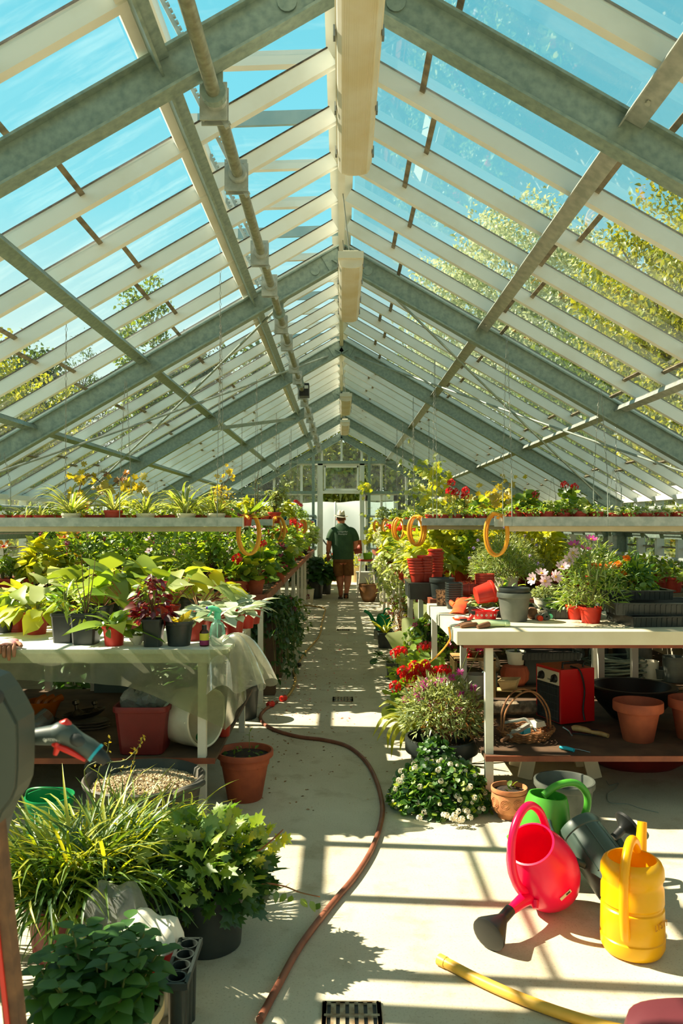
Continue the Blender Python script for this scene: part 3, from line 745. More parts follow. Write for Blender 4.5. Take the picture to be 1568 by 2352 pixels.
def head_mari(n=60, r=.022):
    d = rdir(n, -.1); return Geo().inst(T_PETW, d * r * .45, frames(d), r * NR.uniform(.5, .8, n))
def head_small5(r=.009):
    a = np.arange(5) * 2 * PI / 5; d = np.stack([np.cos(a), np.sin(a), np.full(5, .1)], 1)
    g = Geo().inst(T_PETW, d * r * .1, frames(d), r); g.ball((0, 0, .002), r * .18, 6, 1); return g
def heads_cluster(k, rad, r):
    g = Geo()
    for i in range(k):
        d = rdir(1, .0)[0]; R = frames([np.cross(d, (.3, .8, .1))], [d])[0]; g.join(head_small5(r), d * rad, R)
    return g
HEADS = {}
def head(kind, parent, p, d=(0, 0, 1), sc=1.0, name='flower_head'):
    "one flower head as a part of its plant; heads of a kind share their mesh"
    if kind not in HEADS:
        f, mats = HEADGEN[kind]; o = f().build(name, mats, None, ang=0); HEADS[kind] = o.data; bpy.data.objects.remove(o)
    o = bpy.data.objects.new(name, HEADS[kind]); COL.objects.link(o); o.parent = parent; o.location = p; KIDS.setdefault(parent.name, []).append(o)
    o.rotation_euler = mathutils.Vector(d).to_track_quat('Z', 'Y').to_euler(); o.scale = (sc,) * 3
    return o
HEADGEN = {'ger_red': (lambda: head_ball(), [M['fl_red']]), 'ger_pink': (lambda: head_ball(), [M['fl_pink']]), 'ger_small': (lambda: head_ball(22, .022, .018), [M['fl_red']]),
           'pom': (head_pom, [M['fl_magenta']]), 'cosmos_mag': (lambda: head_daisy(8, .038), [M['fl_magenta'], M['fl_yellow']]),
           'cosmos_pale': (lambda: head_daisy(8, .04), [M['fl_palepink'], M['fl_yellow']]), 'marigold': (head_mari, [M['fl_orange']]),
           'bacopa': (lambda: heads_cluster(7, .012, .010), [M['fl_white'], M['fl_yellow']]), 'whites': (lambda: heads_cluster(9, .022, .012), [M['fl_white'], M['fl_yellow']]),
           'lav': (lambda: head_ball(20, .012, .01, -1), [M['fl_lilac']]), 'petunia': (lambda: head_daisy(5, .03, .2, T_PETW), [M['fl_palepink'], M['fl_dusk']]),
           'fuchsia': (lambda: head_ball(20, .018, .018, -1), [M['fl_dusk']]), 'orchid': (lambda: head_daisy(5, .03, .1, T_PETW), [M['fl_red'], M['fl_red']]),
           'lily': (lambda: head_daisy(6, .055, .9), [M['fl_orange'], M['fl_red']]), 'purple': (lambda: head_daisy(5, .026, .2, T_PETW), [M['fl_pink'], M['fl_dusk']])}

# ================================================================ pots
def pot(parent, rt, rb, h, m='redpot', rim=.16, lip=.06, sq=0, n=26, soil=.86, name='pot', th=.07, el=(1, 1), soilm='soil', wob=0):
    ri = rt * (1 - lip) if lip > 0 else rt
    zr = h * (1 - rim); k = rb + (ri - rb) * (1 - rim) if lip else rb + (rt - rb) * (1 - rim)
    pr = [(0, 0), (rb * .96, 0), (rb, h * .015), (k, zr - .001)] + ([(rt * .985, zr)] if lip else []) + [(rt, zr + h * .02), (rt, h - .004), (rt * .99, h), (rt * (1 - th), h), (rt * (1 - th) * .985, h - .006), (rb + (rt * (1 - th) - rb) * .75, h * .72), (0, h * .72)]
    o = Geo().lathe(pr, n, sq=sq, el=el, wob=wob).build(name, M[m], parent, ang=35)
    if soil:
        rs = rb + (rt * (1 - th) - rb) * soil; a = np.linspace(0, 1, 5)
        Geo().lathe([(rs * .995 * q if q else 0.0, h * soil + (1 - q * q) * rt * .06) for q in a[::-1]], n, sq=sq, el=el, cap=False).build('soil', M[soilm], parent)
    return h * (soil or .8)
def foliage(parent, g, m, name='foliage'):
    return g.build(name, [M[x] for x in (m if isinstance(m, (list, tuple)) else [m])], parent, smooth=True, ang=0)

# ---- plant kinds: (root, soil height) -> parts
def pl_bush(t, z, R=.16, H=.28, n=260, ls=.055, T=T_OV, lm='lf_mid', sm='stem', ns=9, zc=.1, heads=None, nh=0, hs=1.0, **k):
    foliage(t, bush(n, R, H, z + zc, ls, T, **k), lm); stems(ns, R, H, z, .004, z1=z + zc).build('stems', M[sm], t)
    if heads:
        for q in rdir(nh, .1): head(heads, t, q * (R * 1.02, R * 1.02, H * 1.04) + (0, 0, z + zc), q + (0, 0, .5), hs)
def pl_spider(t, z, n=48, L=.30, B=None, m=('lf_spider', 'lf_spider_edge')):
    foliage(t, blades(n, L, z, B or B_SP), m)
def pl_geranium(t, z, R=.17, H=.26, n=90, ls=.075, lm='lf_fresh', head_='ger_red', nh=4, tall=.10):
    foliage(t, bush(n, R, H, z + .07, ls, T_DISC2, .35, up=.8), lm); stems(9, R, H, z, .005, z1=z + .07).build('stems', M['stem'], t)
    for q in rdir(nh, .35):
        p = q * (R * .9, R * .9, H) + (0, 0, z + .07); e = p + (q[0] * .04, q[1] * .04, tall * NR.uniform(.5, 1.2))
        Geo().tube([p * (.3, .3, .6), p, e], .0025, 5, sm=2).build('flower_stalk', M['stem'], t); head(head_, t, e + (0, 0, .015))
def pl_seed(t, z, R=.055, n=60, ls=.03, H=.06, lm='lf_fresh', T=T_OV):
    foliage(t, bush(n, R, H, z + .005, ls, T, .5, zmin=-.05), lm)
def pl_rosette(t, z, n=12, L=.2, T=T_LET, lm='lf_fresh', up=.7, pet=.0, sm='stem'):
    a = NR.uniform(0, 2 * PI, n); u = NR.uniform(.25, 1.5, n) * up; d = np.stack([np.cos(a), np.sin(a), u], 1); d /= np.linalg.norm(d, axis=1)[:, None]
    b0 = np.stack([np.cos(a) * .012, np.sin(a) * .012, np.full(n, z)], 1); p = b0 + d * pet
    if pet:
        g = Geo()
        for q, e in zip(b0, p): g.tube([q, (q + e) / 2 + (0, 0, .01), e + 0 * q], .003, 5, cap=False)
        g.build('leaf_stalks', M[sm], t); d = d * (1, 1, .25) + NR.normal(0, .3, (n, 3)) + (0, 0, -.12)
    foliage(t, Geo().inst(T, p, frames(d, None, .45 if pet else .2), L * NR.uniform(.6, 1.15, n)), lm)
def pl_strap(t, z, n=14, L=.4, lm='lf_fresh', B=None):
    foliage(t, blades(n, L, z, B or B_ST, .8), lm)
def pl_shrub(t, z, H=.5, R=.22, n=220, ls=.05, T=T_LOB, lm='lf_autumn', nb=6, sm='woody', lm2=None):
    g = Geo(); ends = []
    for i in range(nb):
        a = rnd.uniform(0, 6.28); r = R * rnd.uniform(.3, 1); e = np.array([r * math.cos(a), r * math.sin(a), z + H * rnd.uniform(.6, 1)])
        mid = np.array([e[0] * .35 + rnd.uniform(-.04, .04), e[1] * .35 + rnd.uniform(-.04, .04), z + (e[2] - z) * .55]); pts = smooth([(0, 0, z - .01), mid, e], 5); g.tube(pts, [.006, .004, .002], 6); ends.append(pts)
    g.build('stems', M[sm], t); q = np.concatenate([p[3:] for p in ends]); p = q[NR.randint(0, len(q), n)] + NR.normal(0, .028, (n, 3))
    foliage(t, Geo().inst(T, p, frames(NR.normal(0, 1, (n, 3)) * (1, 1, .5), None, .5), ls * NR.uniform(.6, 1.3, n)), lm)
def pl_trail(t, z, R=.2, drop=.5, n=30, ls=.035, T=T_SM, lm='lf_mid', a0=0, a1=6.28, seg=16):
    g = Geo(); f = Geo(); pts = []
    for i in range(n):
        a = rnd.uniform(a0, a1); r = R * rnd.uniform(.7, 1.25); d = drop * rnd.uniform(.4, 1)
        q = smooth([(0, 0, z), (r * .6 * math.cos(a), r * .6 * math.sin(a), z + .05), (r * math.cos(a), r * math.sin(a), z - d * .3), (r * 1.1 * math.cos(a + .1), r * 1.1 * math.sin(a + .1), z - d)], 6)
        g.tube(q, .0018, 4, cap=False); pts.append(q[2:])
    q = np.concatenate(pts); k = n * seg; p = q[NR.randint(0, len(q), k)] + NR.normal(0, .018, (k, 3))
    f.inst(T, p, frames(NR.normal(0, 1, (k, 3)) + (0, 0, -.4), None, .6), ls * NR.uniform(.7, 1.3, k))
    g.build('runners', M['stem'], t); foliage(t, f, lm); return q
def potted(name, label, cat, loc, potk, plant, rz=0.0, group=None, sc=1.0, **k):
    t = thing(name, label, cat, loc, rz, group, sc); z = pot(t, **potk) if potk else 0.0
    if plant: plant(t, z, **k)
    return t
POT = {'red13': dict(rt=.075, rb=.055, h=.125, m='redpot'), 'red9': dict(rt=.05, rb=.036, h=.085, m='redpot'), 'red18': dict(rt=.095, rb=.07, h=.16, m='redpot'),
       'blk18': dict(rt=.095, rb=.072, h=.17, m='blackpot'), 'blk14': dict(rt=.075, rb=.058, h=.13, m='blackpot'), 'wht15': dict(rt=.075, rb=.062, h=.10, m='whitepot', rim=.2, lip=.04), 'terr': dict(rt=.08, rb=.055, h=.14, m='terracotta', rim=.25),
       'sq14': dict(rt=.072, rb=.056, h=.17, m='blackpot', sq=7, rim=.1, lip=.05, n=32)}
# ================================================================ potting tables and slatted benches
def leg(t, x, y, z1, w=.045, z0=0.0, m='white_metal'): Geo().box((x, y, (z0 + z1) / 2), (w, w, z1 - z0)).build('leg', M[m], t, smooth=False)
LT = .912
t = thing('potting_table', 'white potting table draped in clear polythene, left of the aisle', 'table', (-2.1, 5.28, 0))
def lx(x, y): return (x + 2.1, y - 5.28)
g = Geo().box((0, 0, LT - .012), (2.96, 1.86, .024)); g.build('tabletop', M['white_wood'], t, smooth=False)
g = Geo()
for y in (-.90, .90): g.box((0, y, LT - .05), (2.9, .04, .05))
g.build('apron', M['white_metal'], t, smooth=False)
for x, y in ((-.765, 4.40), (-.765, 6.14), (-1.9, 6.14), (-2.25, 6.14), (-3.4, 4.40), (-3.4, 6.14)): leg(t, *lx(x, y), LT - .02)
g = Geo().box((-.02, .0, .305), (2.86, 1.82, .022)); g.build('lower_shelf', M['ply'], t, smooth=False)
Geo().box((-.02, -.92, .305), (2.86, .012, .03)).build('shelf_edge', M['brown_wood'], t, smooth=False)

RT = 1.0
t = thing('potting_table', 'cream board potting table with wrapped edge, right of the aisle', 'table', (2.07, 5.2, 0))
def rx(x, y): return (x - 2.07, y - 5.2)
Geo().box((0, 0, RT - .037), (2.86, 1.56, .074)).build('tabletop', M['cream_board'], t, smooth=False)
g = Geo().box((0, 0, RT - .085), (2.78, 1.5, .022)); g.build('under_frame', M['brown_wood'], t, smooth=False)
for y in (-.62, -.5, .1): Geo().tube([(-1.30, y, RT + .003), (-1.40, y, RT + .003), (-1.434, y, RT - .012), (-1.434, y, RT - .075)], .006, 6, sm=3).build('edge_strap', M['rod'], t)
for x, y in ((.832, 4.52), (.90, 5.9), (1.92, 5.92), (2.17, 5.92), (3.3, 4.52), (3.3, 5.9)): leg(t, *rx(x, y), RT - .09)
Geo().box((.03, 0, .292), (2.6, 1.5, .022)).build('lower_shelf', M['ply'], t, smooth=False)
Geo().box((.03, -.755, .292), (2.6, .012, .03)).build('shelf_edge', M['brown_wood'], t, smooth=False)

BZ = .97
BENCH = {'left': [(7.05, 8.98), (9.05, 11.9), (11.97, 14.5), (14.57, 17.0), (17.07, 19.4)], 'right': [(6.62, 8.98), (9.05, 11.9), (11.97, 14.5), (14.57, 17.0), (17.07, 19.2)]}
BX0 = {'left': .66, 'right': .735}
for side, s_ in (('left', -1), ('right', 1)):
    for k, (y0, y1) in enumerate(BENCH[side]):
        x0 = BX0[side]; x1 = 3.5; L_ = y1 - y0; W_ = x1 - x0; cx = s_ * (x0 + x1) / 2; cy = (y0 + y1) / 2
        t = thing('slatted_bench', 'brown-edged slatted plant bench on white legs, %s along the %s of the aisle' % (ORD[k], side), 'bench', (cx, cy, 0), 0, 'slatted benches along the aisle')
        g = Geo()
        for q in (-1, 1): g.box((0, q * (L_ / 2 - .016), BZ - .035), (W_, .032, .07)); g.box((q * (W_ / 2 - .016), 0, BZ - .035), (.032, L_ - .07, .07))
        g.build('rim', M['brown_wood'], t, smooth=False)
        g = Geo(); n = int(L_ / .1)
        for i in range(n): g.box((0, -L_ / 2 + (i + .5) * L_ / n, BZ - .035), (W_ - .07, .06, .018))
        for q in (-.33, 0, .33): g.box((W_ * q, 0, BZ - .058), (.05, L_ - .07, .028))
        g.build('slats', M['grey_wood'], t, smooth=False)
        for x in (-W_ / 2 + .04, 0, W_ / 2 - .06):
            for y in np.linspace(-L_ / 2 + .05, L_ / 2 - .05, 3 if L_ > 2.2 else 2): leg(t, x, y, BZ - .07)
        if k < 3 and side == 'right': Geo().box((.12, 0, .2), (W_ - .4, L_ - .3, .02)).build('lower_shelf', M['ply'], t, smooth=False)

# ================================================================ plants filling the benches
KIND = {
 'bush': ('bushy mid-green plant', 'red13', pl_bush, dict(R=.20, H=.28, n=300, ls=.066, lm='lf_fresh')),
 'bush_purple': ('bush with dusky flowers', 'red13', pl_bush, dict(R=.21, H=.32, n=520, ls=.046, T=T_SM, lm='lf_mid', heads='fuchsia', nh=9)),
 'petunia': ('bush with pale purple flowers', 'red13', pl_bush, dict(R=.20, H=.27, n=380, ls=.048, T=T_SM, lm='lf_fresh', heads='petunia', nh=7)),
 'lime': ('lime-green broad-leaved plant', 'blk14', pl_bush, dict(R=.20, H=.28, n=150, ls=.10, T=T_HEART, lm='lf_lime', inner=.5)),
 'yellow': ('yellow-leaved potted plant', 'red13', pl_bush, dict(R=.19, H=.24, n=170, ls=.085, T=T_LOB, lm='lf_yellow')),
 'variegated': ('cream and green variegated plant', 'blk14', pl_bush, dict(R=.19, H=.24, n=260, ls=.065, T=T_OVW, lm='lf_pale')),
 'ger': ('red geranium in flower', 'terr', pl_geranium, dict(nh=3)),
 'gerp': ('pink geranium in flower', 'terr', pl_geranium, dict(head_='ger_pink', nh=3)),
 'tall': ('tall woody shrub', 'blk18', pl_shrub, dict(H=.5, R=.2, n=240, ls=.06, T=T_OV, lm='lf_fresh')),
 'strap': ('strap-leaved potted plant', 'red13', pl_strap, dict(n=20, L=.36, lm='lf_fresh')),
 'slender': ('narrow-leaved yellow-green plant', 'red13', pl_bush, dict(R=.22, H=.3, n=280, ls=.09, T=T_LA, lm='lf_lime')),
 'whitefl': ('plant with white flower clusters', 'red13', pl_bush, dict(R=.2, H=.22, n=280, ls=.05, lm='lf_pale', heads='whites', nh=16)),
 'seedtray': ('low seedlings in red pot', 'red13', pl_bush, dict(R=.12, H=.12, n=140, ls=.045, lm='lf_fresh', zc=.02, ns=4)),
}
FIRST = {}
NAMES = {'bush': 'potted_bush', 'bush_purple': 'potted_fuchsia', 'petunia': 'potted_petunia', 'lime': 'broadleaf_plant', 'yellow': 'yellow_leaf_plant', 'variegated': 'variegated_plant', 'ger': 'potted_geranium', 'gerp': 'potted_geranium', 'tall': 'potted_shrub', 'strap': 'strap_plant', 'slender': 'slender_leaf_plant', 'whitefl': 'white_flower_plant', 'seedtray': 'potted_seedling', 'seedA': 'seedling_pot', 'seedB': 'seedling_pot'}
def grow(kind, label, loc, rz=0, group=None, sc=1.0, var=0):
    key = (kind, var)
    if key in FIRST: return dup(FIRST[key], label, loc, rz, group, sc)
    d, pk, fn, kw = KIND[kind]; n_ = NAMES[kind]
    t = potted(n_, label, 'plant', loc, POT[pk], fn, rz, group, **kw); t.scale = (sc,) * 3; FIRST[key] = t
    return t
MIX = {('left', 0): ['bush_purple', 'bush_purple', 'petunia', 'bush', 'lime', 'tall'], ('left', 1): ['bush', 'yellow', 'lime', 'petunia', 'tall', 'bush_purple'], ('left', 2): ['slender', 'yellow', 'ger', 'variegated', 'lime'],
       ('left', 3): ['variegated', 'bush', 'lime', 'yellow'], ('left', 4): ['bush', 'variegated', 'lime'],
       ('right', 0): ['slender', 'lime', 'bush'], ('right', 1): ['slender', 'slender', 'lime', 'yellow', 'slender'], ('right', 2): ['lime', 'variegated', 'slender', 'yellow'], ('right', 3): ['variegated', 'lime', 'whitefl'], ('right', 4): ['variegated', 'bush', 'lime']}
CNT = {}
BN = ['first', 'second', 'third', 'fourth', 'fifth']
for side, s_ in (('left', -1), ('right', 1)):
    for k, (y0, y1) in enumerate(BENCH[side]):
        sp = .37 if k < 1 else (.42 if k < 2 else .5)
        rows = int((3.5 - BX0[side] - .12) / sp) if k < 2 else 4; cols = int((y1 - y0 - .1) / sp)
        for i in range(rows):
            for j in range(cols):
                x = BX0[side] + .2 + i * sp; y = y0 + .2 + j * (y1 - y0 - .4) / max(1, cols - 1)
                if side == 'right' and k == 0 and (i < 4 and j < 3 or j < 2 and i < 6): continue        # kept free for the stacked pots and the lavender
                if side == 'left' and k == 0 and j == 0 and i in (0, 1): continue
                if side == 'left' and k == 0 and i > 5 and j < 3: continue
                kd = rnd.choice(MIX[(side, k)])
                if i == 0 and k > 0 and side == 'right': kd = rnd.choice(['whitefl', 'whitefl', 'ger' if k < 3 else 'whitefl', 'lime'])
                if i == 0 and k > 0 and side == 'left': kd = rnd.choice(['variegated', 'bush', 'ger', 'petunia'])
                if side == 'right' and k == 0 and i > 3: kd = 'seedtray'
                if (side == 'right' and k >= 1 and i >= 3) or (side == 'left' and k >= 1 and i >= 5): kd = 'seedtray'
                sc = rnd.uniform(.95, 1.25) * (1.2 if j > cols // 2 else 1.05) * (1.1 if k > 1 else 1)
                lab = '%s, %s from aisle, %s row of the %s %s bench' % (KIND[kd][0], ORD[i], ORD[j], BN[k], side)
                grow(kd, lab, (s_ * (x + rnd.uniform(-.04, .04)), y + rnd.uniform(-.04, .04), BZ - .026), rnd.uniform(0, 6.28), 'plants on the %s %s bench' % (BN[k], side), sc, rnd.randint(0, 1))

# ================================================================ hanging shelves
def hshelf(label, x0, x1, y, z=1.575, d=.34, ztop=2.9, chains=()):
    t = thing('hanging_shelf', label, 'shelf', ((x0 + x1) / 2, y, z), 0, 'galvanised shelves hung on chains'); W_ = x1 - x0
    g = Geo().box((0, 0, .002), (W_, d, .005))
    g.box((0, -d / 2, .035), (W_, .005, .07)).box((0, d / 2, .035), (W_, .005, .07)); g.build('tray', M['galv_bright'], t, smooth=False)
    for q in (-1, 1): Geo().box((q * (W_ / 2 + .004), 0, .036), (.008, d + .01, .085)).build('end_cap', M['lamp_white'], t, smooth=False)
    g = Geo().box((0, .0, -.022), (W_ - .1, .05, .04)); g.build('support_rail', M['cream_board'], t, smooth=False)
    for cx in chains:
        for q in (-1, 1):
            zt = rz_(cx) - .12 - z; g = Geo(); n = int((zt - .35) / .045)
            for i in range(n):
                zz = .35 + i * .045; a = (cx - (x0 + x1) / 2, q * d / 2 * (1 - .9 * i / n), zz)
                g.tube([(a[0] - (.006 if i % 2 else 0), a[1] - (0 if i % 2 else .006), zz), (a[0], a[1], zz + .027), (a[0] + (.006 if i % 2 else 0), a[1] + (0 if i % 2 else .006), zz), (a[0], a[1], zz - .027), (a[0] - (.006 if i % 2 else 0), a[1] - (0 if i % 2 else .006), zz)], .0022, 3, cap=False)
            g.build('chain', M['chain'], t, smooth=False)
            Geo().tube([(cx - (x0 + x1) / 2, q * d / 2, .0), (cx - (x0 + x1) / 2, q * d / 2 * .97, .36)], .004, 5).build('hook_rod', M['rod'], t)
    return t
HS = [('left', -3.5, -.78, 6.45, (-2.75, -1.75, -.98)), ('left', -3.5, -.76, 8.9, (-2.7, -.95)), ('left', -3.5, -.76, 11.6, (-2.7, -.95)), ('left', -3.5, -.76, 14.6, (-2.7, -.95)), ('left', -3.5, -.76, 17.2, (-2.7, -.95)),
      ('right', 1.22, 3.5, 6.15, (1.28, 2.0, 2.9)), ('right', .78, 3.5, 7.85, (.92, 2.7)), ('right', .78, 3.5, 10.2, (.92, 2.7)), ('right', .78, 3.5, 13.2, (.92, 2.7)), ('right', .78, 3.5, 16.6, (.92, 2.7))]
cnt = {'left': 0, 'right': 0}
SH = []
for side, x0, x1, y, ch in HS:
    k = cnt[side]; cnt[side] += 1
    hshelf('long galvanised shelf hung on chains over the %s benches, %s from the camera' % (side, ORD[k]), x0, x1, y, 1.575 if side == 'left' else 1.58, chains=ch); SH.append((side, k, x0, x1, y))
# orange hose loops hanging from the aisle end of each shelf
def loops(label, x, y, z, n, r, s_, seed):
    rr = random.Random(seed); t = thing('orange_hose', label, 'hose', (x, y, z), 0, 'orange hose loops on the shelf ends'); pts = []
    for i in range(n):
        ry = .01 + .035 * i; rq = r * rr.uniform(.85, 1.1)
        for a in np.linspace(0, 2 * PI, 15)[:-1]: pts.append((s_ * (rq * math.sin(a) * .62 + .02 * i), -ry - .012 * a + .08, -r + rq * math.cos(a) * 1.25))
    pts.append((s_ * .02, -.04 * n, 0)); Geo().tube(pts, .0115, 9, sm=2).build('loop', M['orange_hose'], t)
    Geo().tube([pts[0], (-s_ * .06, .06, .0), (-s_ * .14, .1, -.045)], .0115, 7, sm=3).build('feed_end', M['orange_hose'], t)
for i, (side, k, x0, x1, y) in enumerate(SH):
    s_ = -1 if side == 'left' else 1; xe = x1 if side == 'left' else x0
    loops('orange hose looped over the aisle end of the %s hanging shelf on the %s' % (ORD[k], side), xe - s_ * .03, y - .1, 1.64, 2 if k == 0 else 3, .125 if k == 0 else (.11 if k < 3 else .10), -s_, i)

# ---- pots on the shelves
KIND['seedA'] = ('green seedling in a small red pot', 'red9', pl_seed, dict()); KIND['seedB'] = ('pale seedling in a small red pot', 'red9', pl_seed, dict(lm='lf_pale', n=50))
for side, k, x0, x1, y in SH:
    if side == 'left' and k == 0: continue
    st = .125; n = int((x1 - x0 - .1) / st); s_ = -1 if side == 'left' else 1
    if k > 1: n = n // 2; st *= 2
    for i in range(n):
        x = (x0 + .09 + i * st) if side == 'right' else (x1 - .09 - i * st)
        kd = rnd.choice(['seedA', 'seedA', 'seedB']) if k < 2 else rnd.choice(['bush', 'lime', 'variegated', 'seedtray'])
        sc = rnd.uniform(1.05, 1.2) if k < 2 else rnd.uniform(.6, .8)
        grow(kd, '%s, %s along the %s %s hanging shelf' % (KIND[kd][0], ORD[i], ORD[k], side), (x, y - (.09 if k < 2 else 0), 1.59), rnd.uniform(0, 6), 'pots on the %s hanging shelf of the %s side' % (ORD[k], side), sc, rnd.randint(0, 2))
# spider plants and seedling troughs on the nearest left shelf
t0 = None
for i in range(12):
    x = -1.0 - i * .20; lab = 'red seedling trough at the back of the nearest left shelf, %s from aisle' % ORD[i]
    if t0 is None:
        t = t0 = thing('seedling_trough', lab, 'planter', (x, 6.56, 1.58), 0, 'red troughs on the left hanging shelf')
        Geo().lathe([(0, 0), (.1, 0), (.118, .09), (.112, .09), (.1, .07), (0, .07)], 4, sq=0, el=(1, .62), R=rotm('z', PI / 4)).build('trough', M['redpot'], t, smooth=False)
        pl_seed(t, .075, .1, 60, .035, .07)
    else: dup(t0, lab, (x, 6.56, 1.58), 0 if i % 2 else PI, 'red troughs on the left hanging shelf')
for px, pk, n, L, dsc in ((163, 'wht15', 46, .34, 'spider plant in a white pot, leftmost white pot on the left hanging shelf'), (260, 'red13', 40, .26, 'small spider plant in a red pot between two white pots on the left shelf'), (334, 'wht15', 40, .28, 'upright spider plant in a white pot, middle of the left hanging shelf'),
                       (428, 'wht15', 70, .34, 'large yellow-green spider plant hiding its pot on the left hanging shelf'), (496, 'wht15', 46, .28, 'spider plant in a cream pot beside the yellow sprig on the left shelf')):
    p = at(px, 1202, 6.36); potted('spider_plant', dsc, 'plant', (p[0], 6.36, 1.58), POT[pk], pl_spider, rnd.uniform(0, 6), 'spider plants on the left hanging shelf', n=n, L=L)
p = at(212, 1202, 6.4); 
for px, dsc in ((60, 'tiny spider plantlets at the far left of the left hanging shelf'), (92, 'small pale spider plantlet just left of the first white pot')):
    p = at(px, 1202, 6.4); potted('spider_plant', dsc, 'plant', (p[0], 6.4, 1.58), POT['red9'], pl_spider, 0, 'spider plants on the left hanging shelf', n=18, L=.15)
p = at(566, 1202, 6.36); potted('aloe', 'spiky aloe in a red pot at the aisle end of the left hanging shelf', 'plant', (p[0], 6.36, 1.58), POT['red9'], pl_strap, n=9, L=.24, lm='lf_fresh', B=[leaf_t(5, .13, 'lance', .3, -.1)])
p = at(506, 1202, 6.5); potted('yellow_sprig', 'upright yellow-leaved sprig standing over the spider plants on the left shelf', 'plant', (p[0], 6.53, 1.58), POT['red9'], pl_shrub, H=.36, R=.09, n=190, ls=.032, T=T_SM, lm='lf_yellow', nb=4)
p = at(625, 1202, 8.8); potted('dry_shrub', 'bushy half-dry shrub on the second left shelf beside the hose loops', 'plant', (p[0] + .02, 8.86, 1.6), POT['red13'], pl_shrub, H=.34, R=.17, n=330, ls=.045, T=T_OV, lm='lf_sage', nb=9)
p = at(475, 1202, 8.9); potted('young_conifer', 'slim feathery young tree behind the shelf end on the left', 'plant', (at(590, 1202, 8.9)[0], 8.93, 1.6), POT['red13'], pl_shrub, H=.5, R=.07, n=170, ls=.035, T=T_NEE, lm='lf_sage', nb=3)
# red orchid sprays above the far left shelf and the blue bowl
p = at(672, 1202, 11.5); t = thing('potted_orchid', 'red-flowered spray arching over the far left shelf', 'plant', (p[0], 11.6, 1.6)); z = pot(t, .055, .04, .09)
pl_strap(t, z, n=6, L=.14); q = smooth([(0, 0, z), (.0, 0, .22), (.03, 0, .33), (.12, 0, .27)], 6); Geo().tube(q, .0025, 5).build('flower_stalk', M['stem'], t)
for i in range(12, 19): head('orchid', t, tuple(q[i] + (0, 0, -.01)), (0, -1, .2), .8)
p = at(688, 1202, 11.4); t = thing('blue_tray', 'blue and white patterned bowl on the far left shelf', 'bowl', (-.95, 11.56, 1.6))
Geo().lathe([(0, 0), (.09, 0), (.15, .1), (.145, .1), (.09, .02), (0, .02)], 24, fl=.05).build('bowl', M['bluecloth'], t)
p = at(712, 1210, 19.9); t = thing('control_box', 'grey control box with red sign on the gable left of the door', 'box', (-.76, 20.05, 1.2)); Geo().box((0, 0, .25), (.26, .1, .5)).build('case', M['boxblue'], t, smooth=False)
Geo().box((.03, -.055, .38), (.05, .01, .14)).build('red_sign', M['redplastic'], t, smooth=False); Geo().box((-.02, -.054, .37), (.2, .008, .2)).build('panel', M['print_white'], t, smooth=False)
# geraniums rising from the right shelves
def tallger(label, x, y, z, stalks, sc=1.0, pk='red13'):
    t = thing('potted_geranium', label, 'plant', (x, y, z), 0, 'geraniums on the right shelves'); zz = pot(t, **POT[pk]) if pk else 0
    foliage(t, bush(34, .09, .12, zz + .03, .065, T_DISC2, .35), 'lf_fresh')
    for px, py in stalks:
        q = at(px, py, y - .02); e = np.array([q[0] - x, q[1] - y, q[2] - z]); Geo().tube([(0, 0, zz), (e[0] * .3, 0, zz + (e[2] - zz) * .5), e], .004, 5, sm=4).build('flower_stalk', M['stem'], t)
        n = 14; s = NR.uniform(.25, .85, n)[:, None]; pp = np.array([0, 0, zz]) * (1 - s) + e * s + NR.normal(0, .02, (n, 3)); foliage(t, Geo().inst(T_DISC2, pp, frames(NR.normal(0, 1, (n, 3)) + (0, 0, .2)), .05), 'lf_mid', 'stalk_leaves')
        head('ger_red', t, e, (0, 0, 1), sc)
tallger('tall red geranium with one flower near the left end of the nearest right shelf', at(1215, 1202, 6.15)[0], 6.24, 1.59, [(1229, 1137), (1192, 1170)], .9)
tallger('tall red geranium with paired flowers, middle of the nearest right shelf', at(1318, 1202, 6.15)[0], 6.24, 1.59, [(1319, 1119), (1296, 1114)], .9)
tallger('red geranium crowding the second right shelf beside the vine', at(1110, 1202, 7.85)[0], 7.95, 1.59, [(1110, 1190), (1126, 1188), (1097, 1199)], 1.1)
tallger('tall red geranium climbing above the second right shelf', at(1060, 1202, 8.6)[0], 8.6, BZ, [(1036, 1109), (1046, 1131), (1069, 1127), (1032, 1128), (1067, 1140)], 1.25, 'blk18')
# vines
def vine(label, pts, y, lm, n, ls, zb, T=T_LOB, sp=.05):
    q = np.array([at(a, b, y) for a, b in pts]); q[0][2] = zb; o = q[0].copy(); t = thing('climbing_vine', label, 'vine', tuple(o)); q = smooth(q - o, 6)
    Geo().tube(q, .0045, 6).build('stem', M['woody'], t); s = q[NR.randint(1, len(q), n)] + NR.normal(0, sp, (n, 3)); foliage(t, Geo().inst(T, s, frames(NR.normal(0, 1, (n, 3)) * (1, .6, 1) + (0, 0, -.3), np.tile((0, -1., .4), (n, 1)), .6), ls * NR.uniform(.6, 1.3, n)), lm)
vine('autumn-yellow vine sprawling up the left rafter above the shelf', [(180, 1300), (170, 1200), (180, 1130), (205, 1090), (250, 1120), (310, 1115), (322, 1118)], 7.3, ['lf_autumn'], 110, .075, BZ)
vine('second strand of the autumn vine under the left rafter', [(205, 1290), (200, 1190), (215, 1150), (265, 1110), (285, 1090)], 7.6, ['lf_brown'], 40, .07, BZ)
vine('thin vine with few yellow leaves on the left by the chains', [(490, 1280), (505, 1180), (498, 1130), (520, 1105), (528, 1088)], 9.4, ['lf_yellow'], 30, .07, BZ)
